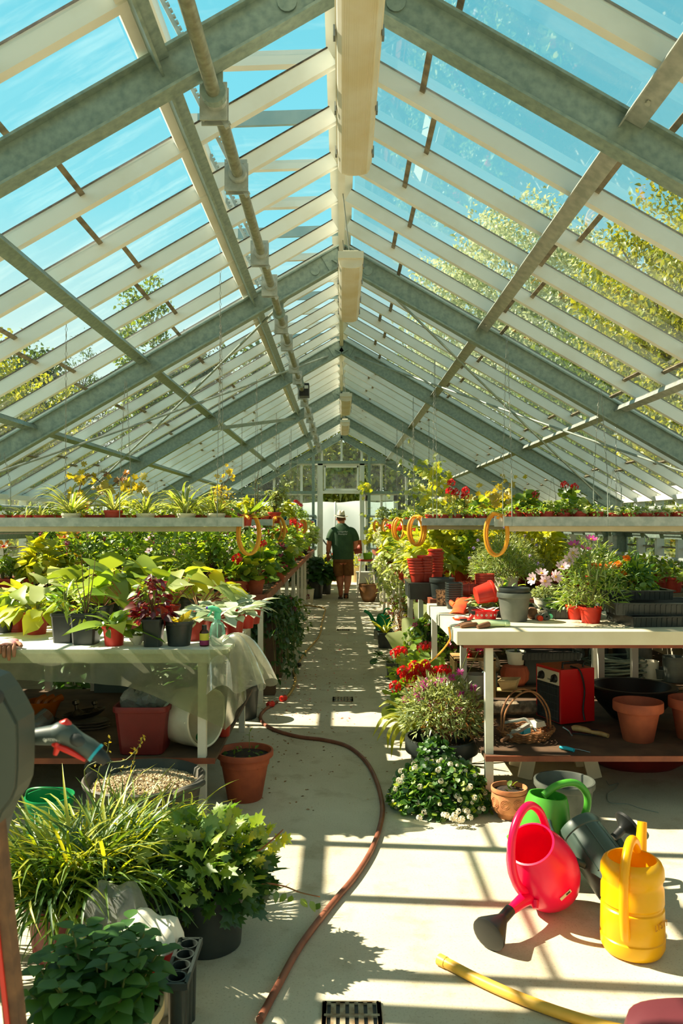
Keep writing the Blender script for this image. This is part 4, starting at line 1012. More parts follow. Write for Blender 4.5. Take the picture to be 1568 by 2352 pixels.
vine('leafy vine climbing beside the red geranium on the right', [(1010, 1290), (1000, 1200), (1020, 1150), (1000, 1105), (985, 1085)], 9.0, ['lf_lime'], 190, .085, BZ, T_LOB, .10)
vine('vine spreading behind the second right shelf', [(1090, 1290), (1060, 1190), (1100, 1165), (1140, 1150), (1150, 1130)], 8.8, ['lf_autumn'], 130, .08, BZ, T_LOB, .11)
vine('pale flowering climber at the far right corner by the gable', [(950, 1280), (960, 1200), (975, 1160), (960, 1120), (985, 1105)], 14.5, ['lf_pale'], 330, .10, 0, T_OV, .24)
vine('green climber hanging on the gable right of the transom window', [(842, 1330), (842, 1200), (838, 1130), (826, 1119), (852, 1117)], 19.9, ['lf_lime'], 36, .14, 0, T_LOB, .07)
# single chains hanging from the roof
def chain(label, px, y0, y1, Y):
    a = np.array(at(px, y0, Y)); b_ = np.array(at(px, y1, Y)); t = thing('hanging_chain', label, 'chain', tuple(b_), 0, 'chains hanging from the roof'); g = Geo(); n = int((a[2] - b_[2]) / .042); r = max(.0022, Y * .00032)
    for i in range(n):
        z = i * .042 + .02; q = i % 2; g.tube([(-.007 * (1 - q), -.007 * q, z), (0, 0, z + .025), (.007 * (1 - q), .007 * q, z), (0, 0, z - .025), (-.007 * (1 - q), -.007 * q, z)], r, 3, cap=False)
    g.build('links', M['chain'], t, smooth=False)
chain('thin chain on the left hanging from the third glazing bar', 150, 700, 1160, 5.4)
chain('long thin chain hanging left of the vent shaft', 505, 500, 985, 6.0)
chain('thin chain hanging far right in front of the side glass', 1415, 900, 1180, 7.2)
for i, px in enumerate((555, 600, 640, 668)): chain('thin chain over the far left benches, %s counted from the left' % ORD[i], px, 960 + i * 8, 1180, 10.5 + 1.5 * i)
for i, px in enumerate((985, 950, 925, 1010)): chain('thin chain over the far right benches, %s of four' % ['third', 'second', 'leftmost', 'rightmost'][i], px, 960 + i * 5, 1190, 12.5 + .4 * i)
# ================================================================ helpers for this part
def text(parent, name, body, size, loc, R, m, depth=.0006):
    cu = bpy.data.curves.new(name, 'FONT'); cu.body = body; cu.size = size; cu.align_x = 'CENTER'; cu.align_y = 'CENTER'; cu.extrude = depth
    o = bpy.data.objects.new(name, cu); COL.objects.link(o); dg = bpy.context.evaluated_depsgraph_get(); dg.update()
    me = bpy.data.meshes.new_from_object(o.evaluated_get(dg)); bpy.data.objects.remove(o); me.materials.clear(); me.materials.append(M[m])
    n = bpy.data.objects.new(name, me); COL.objects.link(n); n.parent = parent
    n.matrix_local = mathutils.Matrix.Translation(loc) @ mathutils.Matrix([list(r) for r in R]).to_4x4(); return n
def rotxyz(root, R): root.rotation_euler = mathutils.Matrix([list(r) for r in R]).to_euler()
def fl(x, y): return P(x, y, 0.0)

# ================================================================ hoses and drains on the floor
def hose(name, label, px, r, m, z=None, sm=6):
    p = [np.array(fl(a, b)) for a, b in px]; o = p[0].copy(); t = thing(name, label, 'hose', tuple(o)); q = smooth(np.array(p) - o + (0, 0, r), sm)
    Geo().tube(q, r, 10).build('tube', M[m], t); return t, p, o
t, p, o = hose('garden_hose', 'reddish-brown garden hose winding along the concrete aisle to a red connector', [(596, 2353), (640, 2270), (690, 2180), (757, 2090), (815, 2020), (852, 1960), (872, 1905), (878, 1860), (868, 1810), (848, 1765), (822, 1735), (790, 1715), (740, 1703), (690, 1697), (640, 1684), (608, 1668), (598, 1650), (606, 1636), (622, 1624), (636, 1616)], .0135, 'brown_hose')
def coupler(t, o, x, y, d, m='redplastic', L=.07, r=.028):
    q = np.array(fl(x, y)) - o + (0, 0, r); d = np.array(d, float); d /= np.linalg.norm(d); Geo().tube([q - d * L / 2, q - d * L * .3, q, q + d * L * .35, q + d * L / 2], [r * .7, r, r * .8, r, r * .75], 12).build('connector', M[m], t)
coupler(t, o, 621, 1625, (.5, .6, 0))
t, p, o = hose('garden_hose', 'pale yellow garden hose lying down the aisle beyond the red connectors', [(652, 1609), (664, 1598), (676, 1576), (678, 1560), (674, 1545), (678, 1538), (686, 1526), (694, 1510), (710, 1490), (728, 1470), (736, 1452), (738, 1436), (744, 1412), (745, 1399), (720, 1394), (690, 1391)], .0135, 'yellow_hose')
coupler(t, o, 650, 1611, (.45, .6, 0)); coupler(t, o, 686, 1532, (.3, .7, 0), 'black', .05, .024)
t, p, o = hose('garden_hose', 'bright yellow hose end lying at the bottom right of the floor', [(1009, 2216), (1040, 2232), (1085, 2256), (1130, 2278), (1180, 2300), (1235, 2322), (1300, 2345), (1400, 2375), (1520, 2400)], .019, 'yellow_hose2')
_e = np.array(fl(1009, 2216)) - o + (0, 0, .019); _d = (np.array(fl(1040, 2232)) - np.array(fl(1009, 2216))); _d /= np.linalg.norm(_d); Geo().tube([_e - _d * .002, _e + _d * .03], .0205, 12).build('cuff', M['yellow_hose2'], t)
for x, y, w, lab in ((808, 2345, .18, 'iron floor drain grate cut off by the bottom edge'), (787, 1607, .17, 'small sunlit floor drain grate in the middle of the aisle'), (788, 1447, .17, 'farthest floor drain grate in shade near the green watering can')):
    q = fl(x, y); t = thing('drain_grate', lab, 'drain', (q[0], q[1], .0), 0, 'drain grates in the aisle'); n = 6
    g = Geo()
    for a in (-1, 1): g.box((0, a * w * .5, .003), (w, .014, .008)); g.box((a * w * .5, 0, .003), (.014, w + .014, .008))
    for i in range(n + 1): g.box((-w / 2 + i * w / n, 0, .004), (w / n * .58, w, .006))
    g.box((0, .02, .0045), (w, .012, .006)); g.build('grate', M['grate'], t, smooth=False)
    Geo().box((0, 0, .0008), (w, w, .0012)).build('dark_pit', M['black'], t, smooth=False)

# ================================================================ watering cans
def can(label, m, loc, R, body, spout, handle, rose=None, hr=.016, sr=(.034, .017), el=(1, 1), mouth=None, extra=None):
    t = thing('watering_can', label, 'watering can', loc, 0, 'watering cans on the floor'); rotxyz(t, R)
    Geo().lathe(body, 36, el=el, cap=False).build('body', M[m], t, ang=30)
    if spout is not None: Geo().tube(spout, list(np.linspace(sr[0], sr[1], 6)), 14, sm=4).build('spout', M[m], t)
    if handle is not None: Geo().tube(handle, hr, 12, sm=5).build('handle', M[m], t)
    if rose: 
        a, d, L, r0, r1 = rose; d = np.array(d, float) / np.linalg.norm(d); a = np.array(a, float)
        Geo().tube([a - d * .03, a + d * .02, a + d * .03, a + d * L, a + d * (L + .012), a + d * (L + .018)], [r0, r0, r0 * 1.05, r1, r1, r1 * .8], 22).build('rose', M['black'], t, ang=50)
    return t
th = math.radians(37); yaw = math.radians(-134); R = rotm('z', yaw) @ rotm('y', th); e = np.array(fl(1256, 2093)) - R @ np.array([.085, 0, 0])
RB = [(0, .0), (.082, 0), (.09, .012), (.118, .05), (.138, .11), (.143, .16), (.138, .21), (.125, .26), (.104, .305), (.094, .325), (.098, .33), (.09, .331), (.1, .30), (.118, .26), (.13, .2), (.13, .12), (.1, .05), (0, .02)]
t = can('glossy pink-red watering can tipped forward with its black rose on the floor', 'pinkcan', tuple(e), R, RB, [(.09, 0, .13), (.15, 0, .185), (.21, 0, .225), (.268, 0, .258)],
        [(.128, 0, .20), (.150, 0, .25), (.150, 0, .32), (.12, 0, .40), (.06, 0, .465), (-.02, 0, .485), (-.09, 0, .455), (-.125, 0, .37), (-.118, 0, .27)], ((.275, 0, .262), (.93, 0, .38), .115, .022, .066))
Geo().tube([(.14, .03, .17), (.165, .04, .16)], [.016, .012], 10).build('knob', M['pinkcan'], t)
Rl = rotm('z', .75); g = Geo().box((0, 0, 0), (.055, .002, .016)); g2 = Geo().box((.012, -.0012, 0), (.02, .001, .009)); 
for gg, nm, mm in ((g, 'sticker', 'cream_board'), (g2, 'sticker_print', 'print_dark')):
    ph = math.radians(62); gg.xf(rotm('z', ph + PI / 2) @ rotm('y', -.1), (.1445 * math.cos(ph), .1445 * math.sin(ph), .155)); gg.build(nm, M[mm], t, smooth=False)
q = fl(1452, 2182); R = rotm('z', math.radians(58))
YB = [(0, 0), (.085, 0), (.105, .008), (.116, .03), (.117, .062), (.113, .066), (.113, .072), (.116, .078), (.114, .17), (.109, .175), (.109, .183), (.114, .19), (.113, .24), (.107, .255), (.108, .27), (.115, .285), (.113, .315), (.104, .335), (.09, .346), (.086, .344), (.1, .325), (.106, .30), (.104, .2), (.106, .1), (.1, .03), (0, .02)]
t = can('bright yellow plastic watering can standing upright at right', 'yellowcan', q, R, YB, [(.095, 0, .16), (.13, 0, .24), (.158, 0, .33), (.185, 0, .42)],
        [(-.11, 0, .09), (-.128, 0, .14), (-.140, 0, .22), (-.135, 0, .30), (-.105, 0, .365), (-.055, 0, .405), (.0, 0, .41), (.05, 0, .385), (.085, 0, .345)], None, .0175, (.03, .018))
text(t, 'handwriting', 'LYSTI', .034, (.1168 * math.cos(math.radians(-110)), .1168 * math.sin(math.radians(-110)), .135), rotm('z', math.radians(-20)) @ rotm('x', PI / 2), 'faded_ink')
# dark green can leaning on its side
a = np.array(at(1428, 2045, 3.31)); b = np.array(at(1325, 1898, 3.55)); ax = (b - a); L = np.linalg.norm(ax); ax /= L; xx = np.cross(ax, (0, 0, 1)); xx /= np.linalg.norm(xx); yy_ = np.cross(ax, xx); R = np.stack([xx, yy_, ax], 1)
GB = [(0, 0), (.085, 0), (.098, .01), (.1, .04), (.098, .2), (.094, L - .05), (.098, L - .045), (.1, L - .02), (.092, L), (.084, L), (.088, L - .04), (.09, .1), (0, .05)]
t = can('dark grey-green watering can lying behind the yellow one', 'darkgreencan', tuple(a), R, GB, [(.07, 0, .05), (.13, 0, .12), (.155, 0, .22)] , [(-.085, 0, L - .04), (-.13, 0, L + .05), (-.10, 0, L + .10), (-.03, 0, L + .09), (-.135, 0, L - .03), (-.15, 0, L - .12), (-.11, 0, L - .20)][:0] or [(.02, .05, L - .01), (-.03, .02, L + .06), (-.09, 0, L + .08), (-.14, 0, L + .03), (-.152, 0, L - .06), (-.13, 0, L - .14), (-.093, 0, L - .18)], ((.157, -.02, .23), (.75, -.45, .25), .06, .02, .062), .017, (.028, .018))
for i in range(3): Geo().box((-.1 * math.cos(.5 + i * .7), -.098 * math.sin(.5 + i * .7), .17), (.006, .006, .18)).build('rib', M['darkgreencan'], t, smooth=False)
q = np.array([.90, 3.62, 0]); R = rotm('z', .25) @ rotm('y', .10); 
t = can('light green watering can half hidden behind the pink-red one', 'greencan', (q[0], q[1], .012), R, [(0, 0), (.11, 0), (.125, .015), (.127, .08), (.118, .2), (.095, .33), (.085, .36), (.078, .36), (.1, .25), (.115, .1), (0, .02)], [(-.1, 0, .08), (-.16, .02, .17)], [(-.02, 0, .355), (.04, 0, .40), (.13, 0, .415), (.195, 0, .37), (.205, 0, .30), (.17, 0, .22), (.11, 0, .17)], None, .017)
# emerald can farther along the aisle
q = np.array(fl(880, 1474)); t = can('small emerald watering can beside the strap-leaved black pot', 'emerald', (q[0] + .02, q[1] + .32, .12), rotm('z', math.radians(172)), [(0, 0), (.11, 0), (.115, .02), (.1, .16), (.075, .22), (.07, .22), (.09, .1), (0, .02)], [(.09, 0, .05), (.14, 0, .12), (.2, 0, .22), (.27, 0, .26)], [(.0, 0, .22), (-.03, 0, .29), (-.10, 0, .28), (-.14, 0, .2), (-.11, 0, .08)], None, .013, (.03, .02))
t = thing('upturned_crate', 'low grey block under the small emerald watering can', 'block', (q[0] + .02, q[1] + .32, 0)); Geo().box((0, 0, .06), (.26, .22, .119)).build('block', M['concretepot'], t, smooth=False)

# ================================================================ pots and tubs on the floor
q = fl(562, 1833); t = potted('terracotta_pot', 'large orange terracotta pot with tiny seedlings beside the white table leg', 'pot', q, dict(rt=.166, rb=.1, h=.28, m='terracotta', rim=.12, lip=.10, n=40, soil=.88), None)
foliage(t, bush(40, .11, .04, .25, .03, T_SM), 'lf_mid', 'seedlings')
foliage(t, Geo().inst(T_OV, np.array([[.02, .05, .32], [.02, .05, .35], [.025, .05, .37]]), frames(np.array([[1, 0, .3], [-1, .2, .3], [.2, .1, 1]])), .03), 'lf_fresh', 'sprout_leaves'); Geo().tube([(.02, .05, .25), (.02, .05, .37)], .002, 5).build('sprout_stem', M['stem'], t)
t = thing('gravel_tub', 'round dark grey rubber tub heaped with pale gravel', 'tub', (-1.0, 4.05, 0))
TB = [(0, 0), (.235, 0), (.245, .02), (.285, .29), (.30, .30), (.305, .318), (.295, .325), (.278, .315), (.265, .26), (0, .25)]
Geo().lathe(TB, 48, wob=.006, cap=False).build('tub', M['tubgrey'], t, ang=50)
for a in (2.6, 5.7): Geo().tube([(.27 * math.cos(a - .3), .27 * math.sin(a - .3), .28), (.345 * math.cos(a - .2), .345 * math.sin(a - .2), .33), (.36 * math.cos(a), .36 * math.sin(a), .335), (.345 * math.cos(a + .2), .345 * math.sin(a + .2), .33), (.27 * math.cos(a + .3), .27 * math.sin(a + .3), .28)], .016, 8, sm=3).build('handle', M['tubgrey'], t)
g = Geo(); n = 5200; rr = .265 * np.sqrt(NR.uniform(0, 1, n)); aa = NR.uniform(0, 6.28, n); p = np.stack([rr * np.cos(aa), rr * np.sin(aa), .268 + .045 * (1 - (rr / .27) ** 2) + NR.uniform(-.004, .006, n)], 1)
s = np.array([[-.5, -.5, -.4], [.5, -.45, -.4], [.45, .5, -.4], [-.5, .5, -.4], [-.4, -.4, .4], [.4, -.5, .35], [.4, .4, .45], [-.45, .4, .4]])
TP_ = tpl(Geo().add(s, [[4, 5, 6, 7], [0, 1, 5, 4], [1, 2, 6, 5], [2, 3, 7, 6], [3, 0, 4, 7]])); g.inst(TP_, p, frames(NR.normal(0, 1, (n, 3)), NR.normal(0, 1, (n, 3))), NR.uniform(.007, .013, n))
g.lathe([(.272, .262), (.2, .285), (.1, .305), (0, .308)], 32, cap=False)
m, nt = newmat('pebbles'); ge = nt.n('ShaderNodeNewGeometry'); r_ = nt.n('ShaderNodeValToRGB'); r_.color_ramp.elements[0].color = c4(srgb(150, 122, 88)); r_.color_ramp.elements[1].color = c4(srgb(232, 214, 178)); nt.l(ge.outputs['Random Per Island'], r_.inputs[0]); b_ = nt.n('ShaderNodeBsdfPrincipled', i_Roughness=.9); nt.l(r_.outputs[0], b_.inputs['Base Color']); o_ = nt.n('ShaderNodeOutputMaterial'); nt.l(b_.outputs[0], o_.inputs[0])
go = g.build('gravel', M['pebbles'], t, smooth=False); go['kind'] = 'stuff'
q = fl(1169, 1876); t = potted('terracotta_pot', 'small carved pale terracotta pot by the right table leg', 'pot', q, dict(rt=.098, rb=.062, h=.165, m='terra_light', rim=.14, lip=.03, n=44), None)
Geo().lathe([(.083, .035), (.094, .06), (.098, .09), (.096, .115), (.093, .135)], 44, cap=False).build('belly', M['terra_light'], t)
for ph in (3.6, 4.3, 5.0, 5.7):
    for k, rq in enumerate((.028, .02, .012)): Geo().tube([(.0975 * math.cos(ph + rq * 10 * math.cos(a)), .0975 * math.sin(ph + rq * 10 * math.cos(a)), .092 + rq * math.sin(a)) for a in np.linspace(0, 2 * PI, 15)], .0018, 5).build('carved_ring', M['terra_light'], t)
foliage(t, Geo().inst(T_OV, np.array([[-.03, -.02, .16], [-.01, 0, .17], [.0, .01, .16], [.03, -.02, .16], [.02, .02, .155]]), frames(NR.normal(0, 1, (5, 3)) + (0, 0, .8)), .05), 'lf_mid', 'leaves')
for q_ in range(9): pass
q = fl(1296, 1900); t = thing('black_pot', 'empty black plastic pot behind the watering cans', 'pot', (q[0], q[1], 0)); pot(t, .158, .12, .25, 'greypot', .13, .05, soil=.5, n=40)
# shrub pot and its spilling neighbours
SX, SY = at(1014, 1693, 4.92)[0], 4.92
t = thing('shrub_pot', 'big black pot of silvery shrub beside the right table leg', 'plant', (SX, SY, 0)); z = pot(t, .225, .165, .29, 'blackpot', .3, .09, soil=.72, n=48)
g = Geo(); ends = []
for i in range(13):
    a = rnd.uniform(0, 6.28); r = rnd.uniform(.08, .26); e = np.array([r * math.cos(a) + .02, r * math.sin(a), .42 + rnd.uniform(0, .14)]); qq = smooth([(rnd.uniform(-.03, .05), 0, z - .01), (e[0] * .35, e[1] * .35, z + .12), e], 5); g.tube(qq, [.009, .006, .003], 6); ends.append(qq)
g.build('branches', M['woody'], t)
foliage(t, bush(2600, .27, .24, .42, .042, T_NEE2, .55, zmin=-.35, inner=.45, el=(1, .9)), 'lf_sage')
foliage(t, bush(500, .22, .16, .37, .040, T_NEE2, .6, zmin=-.3, inner=.6).xf(None, (.10, 0, 0)), 'lf_brown', 'dry_foliage')
POM = [(931, 1606), (958, 1596), (967, 1609), (990, 1617), (958, 1582), (967, 1582), (976, 1578), (971, 1570), (973, 1564), (986, 1569), (996, 1571), (1001, 1563), (1017, 1563), (1024, 1566), (1038, 1556), (1056, 1544), (1058, 1594), (1087, 1608), (1054, 1632), (1086, 1580), (1081, 1478), (1102, 1488)]
pt_ = thing('pompom_flowers', 'tall-stemmed magenta pompom flowers rising through the silvery shrub', 'flowers', (SX, SY + .16, 0.2))
for i, (px, py) in enumerate(POM):
    e = np.array(at(px, py, SY + rnd.uniform(-.12, .12))) - (SX, SY + .16, .2); b0 = np.array([e[0] * .25, .0, .08])
    Geo().tube([b0, (b0 + e) / 2 + (0, 0, .04), e], .0028, 5, sm=3).build('flower_stalk', M['stem'], pt_); head('pom', pt_, e, (rnd.uniform(-.3, .3), -.6, 1), 1.5)
# trailing white bacopa
t = thing('trailing_plant', 'trailing plant with tiny white flowers spilling over the floor before the black pot', 'plant', (at(1012, 1800, 4.5)[0], 4.52, 0))
g = bush(2100, .285, .24, .02, .034, disc_t(7, .2, .1), .6, zmin=0, inner=.55, up=.8, el=(1, .8)); g.join(bush(300, .10, .10, .20, .034, disc_t(7, .2, .1), .6, zmin=-.8, up=.8), (0, .16, .04)); foliage(t, g, 'lf_herb')
foliage(t, bush(360, .30, .24, .02, .03, disc_t(7, .2, .1), .6, zmin=0, inner=.85, up=.8, el=(1, .8)), 'lf_fresh', 'young_leaves')
stems(24, .27, .22, .03, .002).build('stems', M['stem'], t)
d = rdir(92, .02)
for v in d:
    if v[1] > .55: continue
    head('bacopa', t, v * (.30, .245, .25) * rnd.uniform(.9, 1.06) + (0, 0, .025), v + (0, -.3, .2), rnd.uniform(.5, 1.0))
for i in range(10): head('bacopa', t, (rnd.uniform(-.15, .3), -.25 - rnd.uniform(0, .07), .02 + rnd.uniform(0, .05)), (0, -.5, 1), 1)
# strap plant, geraniums
q = at(958, 1660, 5.3); t = thing('strap_plant', 'pale strap-leaved plant arching left over the aisle by the black pot', 'plant', (q[0] + .05, 5.36, 0)); z = pot(t, .11, .085, .2, 'blackpot')
for tip in [((930, 1640), (895, 1612), (870, 1622)), ((920, 1650), (880, 1650), (856, 1690)), ((925, 1655), (890, 1660), (866, 1700)), ((930, 1660), (895, 1680), (890, 1722)), ((935, 1662), (905, 1690), (898, 1740)), ((940, 1650), (905, 1640), (875, 1650)), ((945, 1665), (925, 1690), (918, 1725))]:
    pts = smooth(np.array([(0, 0, z)] + [np.array(at(a, b, 5.22)) - np.array([q[0] + .05, 5.36, 0]) for a, b in tip]), 6); n = len(pts); w = .019 * np.minimum(1, np.linspace(.5, 3, n)) * (1 - np.linspace(0, 1, n) ** 3) + .001
    tg = np.gradient(pts, axis=0); sd_ = np.cross(tg, (0.3, -.6, 1)); sd_ /= np.linalg.norm(sd_, axis=1)[:, None]; V = np.stack([pts - sd_ * w[:, None], pts + (0, 0, -.006), pts + sd_ * w[:, None]], 1).reshape(-1, 3)
    foliage(t, Geo().add(V, [[i * 3 + j, i * 3 + j + 1, i * 3 + j + 4, i * 3 + j + 3] for i in range(n - 1) for j in (0, 1)]), 'lf_lime', 'leaf')
foliage(t, blades(14, .3, z, B_ST, .7), 'lf_fresh', 'inner_leaves')
def gercl(label, x, y, zb, R_, H_, fl_, n=160, pk=None, lm='lf_fresh', ls=.085):
    t = thing('potted_geranium', label, 'plant', (x, y, zb), 0, 'red geraniums by the right table'); z = pot(t, **(pk or POT['blk18'])); foliage(t, bush(n, R_, H_, z + .06, ls, T_DISC2, .35, up=.8), lm); stems(10, R_, H_, z, .005, z1=z + .06).build('stems', M['stem'], t)
    for px, py in fl_:
        e = np.array(at(px, py, y - R_ * .6)) - (x, y, zb); Geo().tube([(e[0] * .4, e[1] * .4, z + .04), (e[0] * .8, e[1] * .8, e[2] * .7), e], .003, 5, sm=2).build('flower_stalk', M['stem'], t); head('ger_red', t, e, (0, -.4, 1), 1.25)
gercl('big red geranium covered in flower heads behind the silvery shrub', at(975, 1600, 5.95)[0], 5.95, 0, .24, .42, [(940, 1547), (962, 1537), (968, 1548), (985, 1545), (1001, 1543), (1015, 1540), (952, 1530), (975, 1528), (966, 1562), (975, 1566), (950, 1578), (942, 1585), (957, 1582), (932, 1552), (907, 1576), (1023, 1540), (925, 1542)], 240)
gercl('red geranium with one big flower near the round-leaved plant in the aisle', at(925, 1530, 7.4)[0], 7.4, 0, .12, .22, [(906, 1500), (915, 1494), (925, 1495)], 40, POT['blk14'])
gercl('dark red geranium between the white bench legs', at(980, 1500, 6.9)[0], 6.95, 0, .14, .45, [(968, 1487), (978, 1483), (988, 1485)], 60)
q = fl(905, 1559); potted('round_leaf_plant', 'small round-leaved plant in a black pot at the aisle edge', 'plant', q, dict(rt=.085, rb=.07, h=.17, m='blackpot', sq=7), pl_rosette, n=16, L=.1, T=T_DISC2, lm='lf_dark', up=.6, pet=.16)
q = fl(886, 1487); potted('hosta', 'yellow-striped strap plant in a square black pot in the aisle', 'plant', q, dict(rt=.115, rb=.1, h=.2, m='blackpot', sq=7), pl_strap, n=12, L=.3, lm='lf_lime')
# tall big-leaf stems and dry flowers by the first right bench legs
t = potted('big_leaf_plant', 'tall plant with large pale heart leaves between white bench legs', 'plant', (at(962, 1500, 8.1)[0], 8.05, 0), dict(rt=.1, rb=.08, h=.18, m='blackpot'), None)
for i, (px, py, L_) in enumerate(((950, 1435, .26), (958, 1475, .24), (905, 1465, .24), (985, 1420, .22), (925, 1487, .2), (970, 1400, .2))):
    e = np.array(at(px, py, 7.9)) - (at(962, 1500, 8.1)[0], 8.05, 0); Geo().tube([(0, 0, .16), (e[0] * .4, 0, e[2] * .6), e + (0, .05, .04)], .004, 5, sm=3).build('leaf_stalk', M['stem'], t); foliage(t, Geo().inst(T_BIG, [e + (0, .05, .05)], frames(np.array([[rnd.uniform(-.7, .3), -.5, -.55]]), np.array([[0, -.5, 1.]])), L_), 'lf_pale', 'leaf')
t = potted('dry_flowers', 'straggly dry pinkish flowers beside the green watering can', 'plant', (at(925, 1450, 9.6)[0], 9.6, 0), dict(rt=.1, rb=.08, h=.2, m='blackpot'), pl_shrub, H=.55, R=.26, n=330, ls=.06, T=T_NEE2, lm='lf_brown', nb=12)
for i in range(9): head('fuchsia', t, (rnd.uniform(-.2, .2), rnd.uniform(-.2, .1), rnd.uniform(.5, .78)), (0, 0, 1), 1.1)
# trailing plants over the bench edges
for lab, x, y, z, nk, lm, hd, drop in (('white-flowered trailing plant hanging over the second right bench edge', .74, 9.5, BZ, 40, 'lf_pale', 'whites', .45), ('white-flowered trailing plant hanging over the third right bench edge', .74, 12.4, BZ, 36, 'lf_pale', 'whites', .4), ('green trailing plant spilling by the corner of the first right bench', .85, 7.6, .55, 30, 'lf_mid', 'purple', .5),
                                   ('dark leafy trailer hanging from the first left bench to the floor', -.70, 7.5, .72, 60, 'lf_dark', None, .66), ('dark leafy trailer farther along the first left bench', -.70, 8.35, .70, 60, 'lf_dark', 'fuchsia', .64), ('dark trailer with yellow leaves under the second left bench', -.72, 9.6, .6, 46, 'lf_mid', None, .55)):
    t = thing('trailing_plant', lab, 'plant', (x, y, z - .04)); zz = pot(t, **POT['red13']) if z > .9 else pot(t, .1, .08, .1, 'blackpot')
    if z < .9: Geo().box((0, 0, -(z - .04) / 2 - .001), (.16, .16, z - .042)).build('stand', M['ply'], t, smooth=False)
    pts = pl_trail(t, zz, .24, drop, nk, .055 if z < .9 else .06, T_OV, lm, seg=22)
    if hd:
        for i in range(18 if hd == 'whites' else 8): head(hd, t, tuple(pts[rnd.randrange(len(pts))] + (0, -.02, .01)), (-.3, -.5, .6), 1.1)

# ================================================================ left foreground
GX, GY = -1.0, 3.02
t = thing('grass_plant', 'big clump of narrow grassy leaves at the lower left', 'plant', (GX, GY, 0)); z = pot(t, .19, .15, .22, 'darkred')
BD = [blade_t(8, .034, d, l) for d, l in ((1.5, .7), (1.9, .5), (1.2, .9), (2.2, .8))]; BT = [blade_t(7, .032, d, l) for d, l in ((.5, 1.0), (.9, .9), (1.3, .9), (.2, .9))]
def clumps(cs, n, L, z, B, r0=.05):
    g = Geo()
    for cx, cy, k in cs: g.join(blades(int(n * k), L * k ** .3, z, B, 1.0, r0=r0, var=.35), (cx, cy, 0))
    return g
CS = [(0, 0, 1), (-.14, .02, .8), (.13, -.02, .9), (.03, .12, .8), (-.08, -.10, .7), (.12, .12, .8), (-.02, -.14, .7)]
foliage(t, clumps(CS, 125, .40, z, BT + BD), 'lf_mid'); foliage(t, clumps(CS, 80, .40, z, BD + BT[:1]), 'lf_dark', 'inner_blades'); foliage(t, clumps(CS, 46, .40, z + .03, BT), 'lf_lime', 'sunlit_blades'); foliage(t, blades(12, .32, z + .02, B_GR[:2], .9, r0=.12), 'lf_yellow', 'yellow_blades')  # lime blades carry sun highlights in their colour, dark ones the inner shade
t = thing('grass_plant', 'second grassy clump reaching right toward the gravel tub', 'plant', (GX + .14, GY + .34, 0)); z = pot(t, .13, .1, .18, 'blackpot')
CS = [(0, 0, 1), (.10, -.04, .9), (-.08, .02, .7), (.14, .03, .7)]
foliage(t, clumps(CS, 85, .38, z, BT + BD), 'lf_mid'); foliage(t, clumps(CS, 50, .32, z, BD), 'lf_dark', 'inner_blades'); foliage(t, clumps(CS, 30, .38, z + .02, BT), 'lf_lime', 'sunlit_blades')  # same colouring: sun put into the lime blades, shade into the dark
for pts in (((195, 1790), (240, 1740), (252, 1700)), ((225, 1780), (290, 1745), (320, 1712), (328, 1692)), ((250, 1790), (300, 1760), (312, 1725)), ((300, 1990), (380, 1960), (440, 1945), (452, 1890)), ((310, 1990), (400, 1940), (470, 1892))):
    qq = smooth(np.array([(0, 0, z)] + [np.array(at(a, b, GY + .3)) - (GX + .14, GY + .34, 0) for a, b in pts]), 5); Geo().tube(qq, [.003, .0015], 5).build('flower_stalk', M['stem'], t); k = 16; foliage(t, Geo().inst(T_SM, qq[NR.randint(len(qq) // 2, len(qq), k)] + NR.normal(0, .006, (k, 3)), frames(NR.normal(0, 1, (k, 3)) + (0, 0, .7)), .018), 'lf_yellow', 'buds')
VX, VY = at(478, 2100, 3.06)[0], 3.06
t = thing('vine_plant', 'maple-leaved plant trailing from a wide black pot at lower left', 'plant', (VX, VY, 0)); z = pot(t, .148, .125, .22, 'blackpot', .12, .05, n=36)
foliage(t, bush(480, .25, .17, z + .07, .066, T_LOB, .4, zmin=-.6, inner=.35, up=.9, roll=.6, el=(.95, .8)), 'lf_dark'); foliage(t, bush(190, .24, .2, z + .10, .062, T_LOB, .4, zmin=0, inner=.6, up=.9, roll=.6), 'lf_fresh', 'young_leaves')
for k, (pts, m_) in enumerate(((((520, 2010), (545, 1950), (585, 1905), (625, 1905)), 'stem'), (((540, 1990), (600, 1950), (640, 1915), (650, 1905)), 'redstem'), (((540, 2040), (600, 2029), (650, 2035), (690, 2050), (735, 2060)), 'redstem'), (((480, 1990), (505, 1945), (525, 1900), (535, 1870)), 'stem'), (((420, 1990), (390, 1930), (455, 1930), (482, 1925)), 'stem'))):
    qq = smooth(np.array([(0, 0, z)] + [np.array(at(a, b, VY - .1)) - (VX, VY, 0) for a, b in pts]), 6); Geo().tube(qq, [.0045, .0022], 6).build('runner', M[m_], t)
    n = 9 if k != 2 else 7; idx = np.linspace(len(qq) * .45, len(qq) - 1, n).astype(int); pp = qq[idx] - (0, 0, .022 if k in (1, 2) else 0); dd = NR.normal(0, .6, (n, 3)) + (0, 0, -1.3 if k in (1, 2) else .3)
    foliage(t, Geo().inst(T_LOB if k != 2 else T_OV, pp, frames(dd, np.tile((.2, -1, .3), (n, 1))), .05 if k != 2 else .042), 'lf_lime' if k != 2 else 'lf_mid', 'runner_leaves')
HX, HY = -.69, 2.3
t = thing('herb_pot', 'dark green leafy herb in a cream pot at the bottom left', 'plant', (HX, HY, 0)); z = pot(t, .18, .14, .22, 'creampot', .15, .04, n=40)
n = 34; g = Geo(); st = []
